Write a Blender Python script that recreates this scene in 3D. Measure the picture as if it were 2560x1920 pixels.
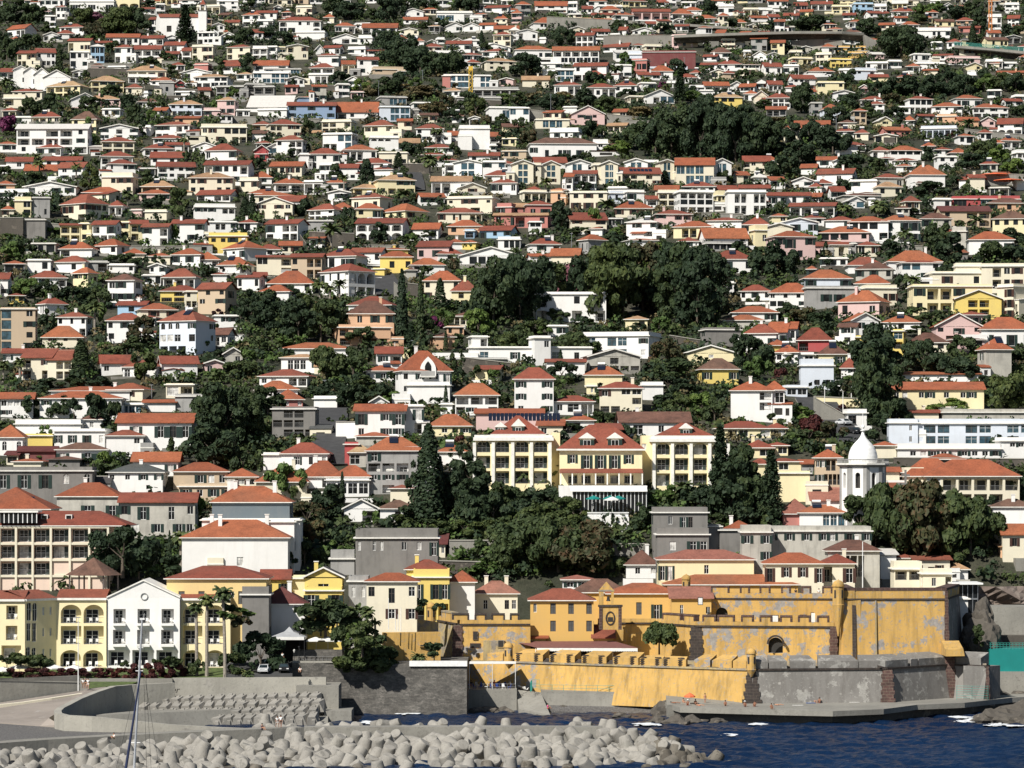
import bpy,bmesh,math,random
import numpy as np
from mathutils import Vector,Matrix
for o in list(bpy.data.objects):bpy.data.objects.remove(o)
SC=bpy.context.scene
COL=SC.collection
RND=random.Random(11)
NPR=np.random.RandomState(5)
# ---- camera, sky, sun, exposure
F,CH,VH=8875.0,42.0,1165.0
cam=bpy.data.cameras.new('camera');cam_o=bpy.data.objects.new('camera',cam);COL.objects.link(cam_o)
cam.sensor_width=36;cam.lens=F/2560*36;cam.shift_y=(VH-960)/2560
cam.clip_start=1;cam.clip_end=9000
cam_o.location=(0,0,CH);cam_o.rotation_euler=(math.radians(90),0,0)
SC.camera=cam_o
SUN_EL,SUN_AZ=43.0,38.0
world=bpy.data.worlds.new('World');SC.world=world;world.use_nodes=True
wn=world.node_tree.nodes;wl=world.node_tree.links
sky=wn.new('ShaderNodeTexSky');sky.sky_type='NISHITA';sky.sun_disc=False
sky.sun_elevation=math.radians(SUN_EL);sky.sun_rotation=math.radians(180+SUN_AZ)
sky.air_density=1.0;sky.dust_density=0.6
wl.new(sky.outputs[0],wn['Background'].inputs[0]);wn['Background'].inputs[1].default_value=0.05
sl=bpy.data.lights.new('sun','SUN');sl.energy=5.0;sl.angle=math.radians(0.5);sl.color=(1,.955,.88)
so=bpy.data.objects.new('sun',sl);COL.objects.link(so)
_e,_a=math.radians(SUN_EL),math.radians(SUN_AZ)
sdir=Vector((-math.sin(_a)*math.cos(_e),-math.cos(_a)*math.cos(_e),math.sin(_e)))
so.rotation_euler=sdir.to_track_quat('Z','Y').to_euler();so.location=(-200,300,300)
vs=SC.view_settings;vs.view_transform='Standard';vs.look='None';vs.exposure=0.26;vs.gamma=1
SC.cycles.max_bounces=5;SC.cycles.diffuse_bounces=3;SC.cycles.glossy_bounces=2
SC.cycles.transparent_max_bounces=6
# ---- materials
MATS={}
def newmat(name):
 m=bpy.data.materials.new(name);m.use_nodes=True;nt=m.node_tree
 b=nt.nodes['Principled BSDF'];MATS[name]=m
 return m,nt,b
def N(nt,t,**k):
 n=nt.nodes.new(t)
 for a,v in k.items():setattr(n,a,v)
 return n
def ramp(nt,fac,stops):
 r=N(nt,'ShaderNodeValToRGB');e=r.color_ramp.elements
 while len(e)<len(stops):e.new(.5)
 for i,(p,c)in enumerate(stops):
  e[i].position=p;e[i].color=(*c,1)if len(c)==3 else c
 nt.links.new(fac,r.inputs[0]);return r.outputs[0]
def noise(nt,vec,scale,detail=3,rough=.55):
 n=N(nt,'ShaderNodeTexNoise');n.inputs['Scale'].default_value=scale
 n.inputs['Detail'].default_value=detail;n.inputs['Roughness'].default_value=rough
 if vec is not None:nt.links.new(vec,n.inputs['Vector'])
 return n.outputs[0]
def mapping(nt,scale=(1,1,1),src='Object'):
 tc=N(nt,'ShaderNodeTexCoord')
 if src=='World':
  g=N(nt,'ShaderNodeNewGeometry');out=g.outputs['Position']
 else:out=tc.outputs[src]
 m=N(nt,'ShaderNodeMapping');m.inputs['Scale'].default_value=scale
 nt.links.new(out,m.inputs[0]);return m.outputs[0]
def mixc(nt,fac,a,b,mode='MIX'):
 m=N(nt,'ShaderNodeMix',data_type='RGBA',blend_type=mode)
 for s,v in ((m.inputs[0],fac),(m.inputs[6],a),(m.inputs[7],b)):
  if isinstance(v,(int,float)):s.default_value=v
  elif isinstance(v,tuple):s.default_value=(*v,1)
  else:nt.links.new(v,s)
 return m.outputs[2]
def bump(nt,b,h,strength=.4,dist=.1):
 n=N(nt,'ShaderNodeBump');n.inputs['Strength'].default_value=strength
 n.inputs['Distance'].default_value=dist
 nt.links.new(h,n.inputs['Height']);nt.links.new(n.outputs[0],b.inputs['Normal'])
def mul(c,k):return tuple(min(1,x*k)for x in c)
def plaster(name,c,dirt=.35,dirtc=(.28,.26,.22),scale=.25,rough=.85):
 m,nt,b=newmat(name);w=mapping(nt,src='World');ws=mapping(nt,(1.3,1.3,.18),'World')
 a=noise(nt,w,scale,5,.65);s=noise(nt,ws,.9,4,.6)
 f1=ramp(nt,a,[(.45,(0,0,0)),(.75,(1,1,1))]);f2=ramp(nt,s,[(.5,(0,0,0)),(.78,(1,1,1))])
 k=mixc(nt,.5,f1,f2);kk=N(nt,'ShaderNodeMath',operation='MULTIPLY');kk.inputs[1].default_value=dirt
 nt.links.new(k,kk.inputs[0])
 col=mixc(nt,kk.outputs[0],c,dirtc);oi=N(nt,'ShaderNodeObjectInfo')
 v=ramp(nt,oi.outputs['Random'],[(0,(.91,.91,.91)),(1,(1.0,1.0,1.0))])
 col=mixc(nt,1.0,col,v,'MULTIPLY')
 nt.links.new(col,b.inputs['Base Color']);b.inputs['Roughness'].default_value=rough
 bump(nt,b,noise(nt,w,3,3),.25,.05)
 return m
def flat(name,c,rough=.6,metal=0,var=.12,scale=1.5):
 m,nt,b=newmat(name);a=noise(nt,mapping(nt,src='World'),scale,3)
 col=ramp(nt,a,[(.3,mul(c,1-var)),(.7,mul(c,1+var))])
 nt.links.new(col,b.inputs['Base Color']);b.inputs['Roughness'].default_value=rough;b.inputs['Metallic'].default_value=metal
 return m
def rooftile(name,c,var=.35,dirt=.25):
 m,nt,b=newmat(name);w=mapping(nt,src='World');o=mapping(nt,src='Object')
 n1=noise(nt,w,.35,5,.7);n2=noise(nt,w,2.6,3,.7)
 c1=ramp(nt,n1,[(.3,mul(c,1-var)),(.52,c),(.72,mul(c,1+var*.5))])
 c2=ramp(nt,n2,[(.35,(.72,.70,.68)),(.6,(1,1,1))])
 col=mixc(nt,1.,c1,c2,'MULTIPLY')
 n3=ramp(nt,noise(nt,w,.13,4,.6),[(.5,(0,0,0)),(.7,(dirt,)*3)])
 col=mixc(nt,n3,col,(.12,.095,.07));oi=N(nt,'ShaderNodeObjectInfo')
 v=ramp(nt,oi.outputs['Random'],[(0,(.78,.72,.72)),(.5,(1,.95,.95)),(1,(1.0,1.12,1.1))])
 col=mixc(nt,1.,col,v,'MULTIPLY')
 wv=N(nt,'ShaderNodeTexWave',wave_type='BANDS',bands_direction='X');wv.inputs['Scale'].default_value=3.3
 wv.inputs['Distortion'].default_value=.6;nt.links.new(o,wv.inputs[0])
 g=ramp(nt,wv.outputs[1],[(0,(.70,.70,.70)),(.6,(1,1,1))]);col=mixc(nt,1.,col,g,'MULTIPLY')
 nt.links.new(col,b.inputs['Base Color']);b.inputs['Roughness'].default_value=.85
 bump(nt,b,wv.outputs[1],.5,.08);return m
WALLC=dict(w=('white',(.84,.83,.80)),h=('pale yellow',(.90,.785,.48)),H=('soft yellow',(.80,.60,.27)),a=('pale peach',(.76,.59,.48)),c=('cream',(.78,.72,.56)),y=('pale yellow',(.80,.71,.44)),Y=('bright yellow',(.78,.60,.17)),
p=('pink',(.68,.48,.45)),o=('peach',(.68,.42,.26)),g=('grey',(.36,.355,.34)),b=('light blue',(.33,.50,.66)),B=('slate blue',(.24,.33,.47)),
r=('red',(.40,.07,.07)),t=('tan',(.55,.43,.30)),d=('weathered grey',(.22,.21,.195)),l=('bluish white',(.66,.71,.78)),s=('stained',(.50,.48,.42)),
m=('maroon',(.17,.045,.045)),n=('dusty pink',(.50,.20,.17)),O=('ochre',(.66,.41,.12)),k=('dark glass',(.10,.11,.12)),S=('slate grey',(.13,.16,.18)))
for k_,(n_,c_)in WALLC.items():
 plaster('wall_'+k_,c_,.8 if k_ in 'dsg' else .26,(.07,.066,.06)if k_ in 'dsg' else (.30,.27,.22))
ROOFC=dict(o=('orange',(.44,.135,.060)),r=('red',(.32,.088,.052)),b=('brown',(.20,.10,.07)),t=('tan',(.56,.36,.20)),
g=('grey',(.10,.10,.10)),w=('flat',(.60,.58,.54)),p=('rose',(.42,.17,.12)),m=('maroon',(.16,.045,.04)),k=('dark',(.05,.05,.055)))
for k_,(n_,c_)in ROOFC.items():
 (flat('roof_w',c_)if k_=='w' else rooftile('roof_'+k_,c_,.30 if k_!='b' else .5))
flat('trim',(.78,.76,.70),.7);flat('trim_dark',(.10,.085,.075),.8);flat('slab',(.55,.54,.50),.8)
def glassmat(name,c,rough=.08,spec=.5):
 m,nt,b=newmat(name);a=noise(nt,mapping(nt,src='World'),.8,2)
 nt.links.new(ramp(nt,a,[(.35,mul(c,.5)),(.65,mul(c,1.5))]),b.inputs['Base Color'])
 b.inputs['Roughness'].default_value=rough;b.inputs['Specular IOR Level'].default_value=spec;return m
glassmat('glass',(.012,.014,.016),.12,.3);glassmat('glass_blue',(.035,.075,.10),.06,.7);glassmat('curtain',(.50,.49,.46),.3)
flat('shutter_green',(.012,.030,.024),.5);flat('shutter_brown',(.055,.022,.015),.6);flat('shutter_blue',(.02,.03,.06),.5)
flat('frame_white',(.75,.75,.73),.5);flat('metal_dark',(.03,.03,.032),.45,.3);flat('metal',(.45,.46,.48),.35,.8)
flat('solar',(.012,.016,.03),.12,0);flat('railing_m',(.20,.20,.20),.5,.3);flat('white_paint',(.80,.80,.78),.5)
flat('teal',(.01,.22,.20),.5,0,.1,.3);flat('teal_rail',(.04,.30,.25),.5);flat('black',(.012,.012,.013),.6)
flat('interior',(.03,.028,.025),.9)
# ---- terrain profile and photo-to-ground helpers
PD=[500,600,622,655,700,722,740,870,1020,1325,1840,2050,2600]
PZ=[4,7.3,9.5,21,29.5,36,43,68,101,164,271,320,470]
def H(x,y):
 z=np.interp(y,PD,PZ)
 k=np.clip((y-640)/150,0,1)
 sm=lambda a,b,t:(lambda q:q*q*(3-2*q))(np.clip((t-a)/(b-a),0,1))
 f=sm(-22,-14,x)*(1-sm(652,708,y));z=z*(1-f)+(np.minimum(z,8.0)*sm(638,641,y)-2*(1-sm(638,641,y)))*f
 return z+k*(1.6*np.sin(x/41+y/57)+1.1*np.sin(x/23-y/31+1.7)+.8*np.sin(y/13.+x/60))
def ground(u,v,lo=590):
 k,q=(u-1280)/F,(v-VH)/F
 D=np.arange(lo,2600,6.);z=CH-q*D;h=H(k*D,D)
 i=np.argmax(h>=z)
 if h[i]<z[i]:return 2500.
 a,b=D[max(0,i-1)],D[i]
 for _ in range(12):
  m=(a+b)/2
  if H(k*m,m)>=CH-q*m:b=m
  else:a=m
 return float(b)
def Q(u,v,D):return Vector(((u-1280)/F*D,D,CH-(v-VH)/F*D))
def P(u,v,z):return Q(u,v,(CH-z)*F/(v-VH))
def UZ(u,D,z):return Vector(((u-1280)/F*D,D,z))
# ---- mesh builder
class MB:
 def __init__(s):s.v=[];s.f=[];s.m=[]
 def face(s,pts,m):
  i=len(s.v);s.v+=[tuple(p)for p in pts];s.f.append(tuple(range(i,i+len(pts))));s.m.append(m)
 def box(s,x0,x1,y0,y1,z0,z1,m,bottom=True):
  v=[(x0,y0,z0),(x1,y0,z0),(x1,y1,z0),(x0,y1,z0),(x0,y0,z1),(x1,y0,z1),(x1,y1,z1),(x0,y1,z1)]
  i=len(s.v);s.v+=v
  for q in ((0,1,5,4),(1,2,6,5),(2,3,7,6),(3,0,4,7),(4,5,6,7))+(((3,2,1,0),)if bottom else ()):
   s.f.append(tuple(i+k for k in q));s.m.append(m)
 def hull(s,bot,top,m,cap=True):
  n=len(bot);i=len(s.v);s.v+=[tuple(p)for p in bot]+[tuple(p)for p in top]
  for k in range(n):
   j=(k+1)%n;s.f.append((i+k,i+j,i+n+j,i+n+k));s.m.append(m)
  if cap:
   s.f.append(tuple(i+n+k for k in range(n)));s.m.append(m)
   s.f.append(tuple(i+k for k in reversed(range(n))));s.m.append(m)
 def tube(s,p,q,r0,r1,m,n=8,caps=True):
  p,q=Vector(p),Vector(q);d=(q-p).normalized();a=d.orthogonal().normalized();b=d.cross(a)
  ring=lambda c,r:[c+(a*math.cos(t)+b*math.sin(t))*r for t in [2*math.pi*k/n for k in range(n)]]
  s.hull(ring(p,r0),ring(q,r1),m,caps)
 def lathe(s,c,prof,m,n=16):
  c=Vector(c);rings=[]
  for r,z in prof:rings.append([c+Vector((r*math.cos(2*math.pi*k/n),r*math.sin(2*math.pi*k/n),z))for k in range(n)])
  for a,b in zip(rings,rings[1:]):s.hull(a,b,m,False)
  s.face(rings[-1],m);s.face(list(reversed(rings[0])),m)
 def add(s,o,M=None):
  i=len(s.v)
  s.v+=[tuple(M@Vector(p))for p in o.v]if M is not None else o.v
  s.f+=[tuple(i+k for k in q)for q in o.f];s.m+=o.m
 def mesh(s,name,smooth=False):
  me=bpy.data.meshes.new(name);me.from_pydata(s.v,[],s.f)
  ms=list(dict.fromkeys(s.m))
  for m in ms:me.materials.append(MATS[m])
  ix={m:i for i,m in enumerate(ms)}
  me.polygons.foreach_set('material_index',[ix[m]for m in s.m])
  if smooth:me.polygons.foreach_set('use_smooth',[True]*len(s.f))
  me.update();return me
def link(name,data,parent=None,loc=(0,0,0),rz=0.,**props):
 o=bpy.data.objects.new(name,data);COL.objects.link(o);o.location=loc
 if rz:o.rotation_euler=(0,0,rz)
 if parent is not None:o.parent=parent
 for k,v in props.items():o[k]=v
 return o
def obj(name,mb,parent=None,loc=(0,0,0),rz=0.,smooth=False,**props):
 return link(name,mb.mesh(name,smooth),parent,loc,rz,**props)
MARKS=[]
AUTO=[]
def top(name,label,cat,loc=(0,0,0),rz=0.,group=None):
 o=link(name,None,None,loc,rz,label=label,category=cat)
 if group:o['group']=group
 return o
def tag(o,label,cat,group=None):
 o['label']=label;o['category']=cat
 if group:o['group']=group
 return o
# ---- facade with real openings
def facade(mb,O,ux,w,z0,z1,holes,m,din):
 """O: left end seen from outside, ux: unit vector to the right, din: unit vector into the building"""
 O,ux,din=Vector(O),Vector(ux),Vector(din)
 P3=lambda a,z,k=0:O+ux*a+Vector((0,0,z))+din*k
 xs=sorted({0,w}|{h[0]for h in holes}|{h[1]for h in holes});zs=sorted({z0,z1}|{h[2]for h in holes}|{h[3]for h in holes})
 for i in range(len(xs)-1):
  for j in range(len(zs)-1):
   cx,cz=(xs[i]+xs[i+1])/2,(zs[j]+zs[j+1])/2
   if any(h[0]<cx<h[1]and h[2]<cz<h[3]for h in holes):continue
   mb.face([P3(xs[i],zs[j]),P3(xs[i+1],zs[j]),P3(xs[i+1],zs[j+1]),P3(xs[i],zs[j+1])],m)
 for (a0,a1,b0,b1,dp,arch,back)in holes:
  r=(a1-a0)/2;c=(a0+a1)/2;spr=b1
  if arch:rz=min(r,(b1-b0)*.45);spr=b1-rz
  mb.face([P3(a0,b0),P3(a0,b0,dp),P3(a0,spr,dp),P3(a0,spr)],m)
  mb.face([P3(a1,b0,dp),P3(a1,b0),P3(a1,spr),P3(a1,spr,dp)],m)
  mb.face([P3(a0,b0),P3(a1,b0),P3(a1,b0,dp),P3(a0,b0,dp)],'slab' if dp>.6 else m)
  if arch:
   A=[(c-r*math.cos(math.pi*k/10),spr+rz*math.sin(math.pi*k/10))for k in range(11)]
   for (p,q)in zip(A,A[1:]):
    co=(a0,b1)if p[0]<c-1e-6 else (a1,b1)
    mb.face([P3(*co),P3(*p),P3(*q)],m)
    mb.face([P3(*p),P3(*p,dp),P3(*q,dp),P3(*q)],m)
  else:mb.face([P3(a0,b1,dp),P3(a1,b1,dp),P3(a1,b1),P3(a0,b1)],m)
  if back:mb.face([P3(a0,b0,dp),P3(a1,b0,dp),P3(a1,b1,dp),P3(a0,b1,dp)],back)
WCACHE={}
def window_mb(w,h,kind,var,near):
 """local: centre bottom at origin, x right, outward -y.  pane sits .15 inside"""
 mb=MB();g=('glass','glass','glass','curtain' if near else 'glass')[var]if kind not in 'Gh' else 'glass_blue' if kind=='G' else 'shutter_closed'
 y=.14
 mb.face([(-w/2,y,0),(w/2,y,0),(w/2,y,h),(-w/2,y,h)],g)
 fr='frame_white' if var!=1 and kind!='h' else 'trim_dark';t=.07
 if near and kind!='D':
  for (a,b,c,d)in ((-w/2,w/2,0,t),(-w/2,w/2,h-t,h),(-w/2,-w/2+t,t,h-t),(w/2-t,w/2,t,h-t),(-t/2,t/2,t,h-t)):
   mb.box(a,b,y-.06,y-.003,c,d,fr)
  if h>1.6:mb.box(-w/2+t,-t/2,y-.05,y-.003,h*.62,h*.62+t*.7,fr);mb.box(t/2,w/2-t,y-.05,y-.003,h*.62,h*.62+t*.7,fr)
 elif w>2.2:
  n=int(w/1.3)
  for k in range(1,n):mb.box(-w/2+w*k/n-.05,-w/2+w*k/n+.05,y-.05,y-.003,0,h,fr)
  if near:mb.box(-w/2,w/2,y-.06,y-.002,h-.1,h,fr)
 elif var==2:mb.box(-.05,.05,y-.04,y-.003,0,h,'frame_white')
 return mb
def rail_mb(w,h,near,solid):
 mb=MB()
 if solid:mb.box(-w/2,w/2,-.06,.06,0,h*.9,solid);return mb
 mb.box(-w/2,w/2,-.03,.03,h-.06,h,'railing_m');mb.box(-w/2,w/2,-.02,.02,.08,.13,'railing_m')
 n=max(2,int(w/(.22 if near else .45)))
 for k in range(n+1):x=-w/2+w*k/n;mb.box(x-.015,x+.015,-.015,.015,.13,h-.06,'railing_m')
 return mb
def shut_mb(w,h,m):
 mb=MB();mb.box(-w/2,w/2,-.07,-.02,0,h,m);mb.box(-w/2+.06,w/2-.06,-.085,-.072,h*.48,h*.52,m);return mb
def rooflike(kind,X0,X1,Y0,Y1,z,rise,m,wallm,ov=.52):
 """roof part over the rectangle, eaves at z"""
 mb=MB();a,b,c,d=X0-ov,X1+ov,Y0-ov,Y1+ov;t=.16
 W_,D_=b-a,d-c
 def slab(ring):
  lo=[(x,y,z_-t)for x,y,z_ in ring]
  for k in range(len(ring)):j=(k+1)%len(ring);mb.face([lo[k],lo[j],ring[j],ring[k]],'trim' if wallm[-1]not in 'dm' else 'trim_dark')
  mb.face(list(reversed(lo)),'trim')
 if kind=='h':
  if W_>=D_:r0,r1=(a+D_/2*.95,(c+d)/2,z+rise),(b-D_/2*.95,(c+d)/2,z+rise)
  else:r0,r1=((a+b)/2,c+W_/2*.95,z+rise),((a+b)/2,d-W_/2*.95,z+rise)
  p=[(a,c,z),(b,c,z),(b,d,z),(a,d,z)]
  if W_>=D_:
   mb.face([p[0],p[1],r1,r0],m);mb.face([p[1],p[2],r1],m);mb.face([p[2],p[3],r0,r1],m);mb.face([p[3],p[0],r0],m)
  else:
   mb.face([p[0],p[1],r0],m);mb.face([p[1],p[2],r1,r0],m);mb.face([p[2],p[3],r1],m);mb.face([p[3],p[0],r0,r1],m)
  slab(p)
 elif kind=='g':
  mb.hull([(a,c,z-t),(b,c,z-t),(b,(c+d)/2,z+rise-t),(a,(c+d)/2,z+rise-t)],[(a,c,z),(b,c,z),(b,(c+d)/2,z+rise),(a,(c+d)/2,z+rise)],m)
  mb.hull([(a,(c+d)/2,z+rise-t),(b,(c+d)/2,z+rise-t),(b,d,z-t),(a,d,z-t)],[(a,(c+d)/2,z+rise),(b,(c+d)/2,z+rise),(b,d,z),(a,d,z)],m)
  for x in (X0,X1):mb.face([(x,Y0,z-t-.02),(x,Y1,z-t-.02),(x,(Y0+Y1)/2,z+rise-t-.05)],wallm)
 elif kind in 'f':
  for s in (0,1):
   p,q=(a,(a+b)/2)if s==0 else ((a+b)/2,b)
   zp,zq=(z,z+rise)if s==0 else (z+rise,z)
   mb.hull([(p,c,zp-t),(q,c,zq-t),(q,d,zq-t),(p,d,zp-t)],[(p,c,zp),(q,c,zq),(q,d,zq),(p,d,zp)],m)
   mb.face([(p,c-.01,zp-t*1.6),(q,c-.01,zq-t*1.6),(q,c-.01,zq+.03),(p,c-.01,zp+.03)],'trim')
  for y in (Y0,Y1):mb.face([(X0,y,z-t-.02),(X1,y,z-t-.02),((X0+X1)/2,y,z+rise-t-.05)],wallm)
 elif kind=='m':
  mb.hull([(a,c,z-t),(b,c,z-t),(b,d,z+rise-t),(a,d,z+rise-t)],[(a,c,z),(b,c,z),(b,d,z+rise),(a,d,z+rise)],m)
  for x in (X0,X1):mb.face([(x,Y0,z-t-.02),(x,Y1,z-t-.02),(x,Y1,z+rise-t-.05)],wallm)
  mb.face([(X0,Y1,z-t-.02),(X1,Y1,z-t-.02),(X1,Y1,z+rise-t),(X0,Y1,z+rise-t)],wallm)
 else:
  mb.box(a+.1,b-.1,c+.1,d-.1,z-.12,z+.1,'trim')
  h=max(.25,rise);e=.22
  for q in ((X0,X1,Y0,Y0+e),(X0,X1,Y1-e,Y1),(X0,X0+e,Y0+e,Y1-e),(X1-e,X1,Y0+e,Y1-e)):mb.box(*q,z+.1,z+h,wallm)
  mb.box(X0+e,X1-e,Y0+e,Y1-e,z+.1,z+.14,m if m in ('roof_w','roof_g')else 'roof_w')
 return mb
CELL=dict(w=(1.15,.46,.32,0),s=(1.1,.5,.3,0),d=(1.1,.72,.02,0),S=(1.25,.74,.02,0),g=(9,.62,.2,0),G=(9,.72,.12,0),r=(.9,.3,.4,0),
b=(9,.76,.06,2.3),a=(9,.8,.06,2.2),B=(1.3,.72,.04,0),n=(.55,.5,.3,0),v=(1.1,.55,.28,0),j=(9,.78,.06,2.2),q=(1.0,.36,.34,0),h=(1.4,.62,.2,0))
def side_parts(parts,wallmb,O,ux,din,w,zb,ze,rows,wm,near,rz,shut,solid,rnd,fd=3.0):
 rows=rows.split('/');nr=len(rows);rh=(ze-zb)/nr;holes=[]
 O,ux,din=Vector(O),Vector(ux),Vector(din)
 for ri,row in enumerate(rows):
  nc=len(row);cw=w/nc;z0=ze-(ri+1)*rh
  for ci,ch in enumerate(row):
   if ch not in CELL:continue
   ww,hf,bf,dp=CELL[ch];H_=min(rh,3.6)if ch not in 'baj' else rh
   ww=min(ww*(1.06 if near else 1.32),cw*(.84 if ww==9 else .62));hh=H_*hf*(1 if near or ch in 'bajdS' else 1.14);bz=z0+rh*bf
   if ch in 'v':dp=0
   cx=cw*(ci+.5);arch=ch in 'av'
   holes.append((cx-ww/2,cx+ww/2,bz,bz+hh,dp if dp else .16,arch and near or ch=='a',wm if dp else 'interior'))
   p=O+ux*cx+Vector((0,0,bz));subs=[]
   var=rnd.choice((0,0,1,2,2,3))if near else rnd.choice((0,0,1,2,0,3,0))
   if dp:
    dw=min(ww*.6,2.6 if ch!='j' else 1.6);off=rnd.choice((-.12,0,.12))*ww
    dh=min(hh*.86,2.25)
    parts.append(('balcony_door',('D',round(dw,1),round(dh,1),var,near),p+din*(dp-.17)+ux*off,rz,[]))
    parts.append(('railing',('R',round(ww,1),1.0,solid,near),p+din*.08,rz,[]))
   else:
    if ch in 'sSj' or (ch in 'dw' and shut and rnd.random()<.5):
     sw=ww*.5
     for sg in (-1,1):subs.append(('shutter',('S',round(sw,1),round(hh,1),shut or 'shutter_green',near),ux*sg*(ww/2+sw/2+.01)))
    if ch=='B':
     subs.append(('balcony',('K',round(min(cw*.85,ww+1.6),1),1.0,0,near),-ux*0))
    k=ch if ch in 'Gh' else 'w'
    parts.append(('window' if ch not in 'dSB' else 'door',(k,round(ww+.02,1),round(hh+.02,1),var,near),p,rz,subs))
 facade(wallmb,O,ux,w,zb-fd,ze,holes,wm,din)
def cached(key):
 if key in WCACHE:return WCACHE[key]
 k,w,h,a,near=key
 if k in 'wGDh':mb=window_mb(w,h,k,a,near)
 elif k=='R':mb=rail_mb(w,h,near,a)
 elif k=='S':mb=shut_mb(w,h,a)
 else:
  mb=MB();mb.box(-w/2,w/2,-1.0,-.01,-.16,-.02,'slab')
  r=rail_mb(w,1.0,near,None);mb.add(r,Matrix.Translation((0,-.95,0)))
  for s in (-1,1):mb.box(s*w/2-.02,s*w/2+.02,-.93,-.02,.94,1.0,'railing_m')
 WCACHE[key]=mb;return mb
MCACHE={}
def cmesh(key):
 if key not in MCACHE:MCACHE[key]=cached(key).mesh({'w':'window','G':'window','h':'window','D':'door','R':'railing','S':'shutter','K':'balcony'}[key[0]])
 return MCACHE[key]
FOOT=[]
TILE={c:(640*(i%4),480*(i//4))for i,c in enumerate('ABCDEFGHIJKLMNOP')}
ZK=640/2212
HOUSES=[]
def parse(txt):
 t='A'
 for ln in txt.strip().splitlines():
  ln=ln.strip()
  if not ln:continue
  if ln[0]=='@':t=ln[1];continue
  lab=None
  if '#' in ln:ln,lab=ln.split('#',1);lab=lab.strip()
  a=ln.split();ox,oy=TILE[t]
  x0,x1=ox+float(a[0])*ZK,ox+float(a[1])*ZK
  yr,ye,yb=[oy+float(k)*ZK for k in a[2:5]]
  opts=dict(k.split('=',1)for k in a[9:]if '=' in k)
  if 'c' in opts:opts['c']=ox+float(opts['c'])*ZK
  HOUSES.append(dict(u0=x0,u1=x1,vr=yr,ve=ye,vb=yb,roof=a[5],wall=a[6],rc=a[7],rows=a[8],opts=opts,lab=lab))
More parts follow.
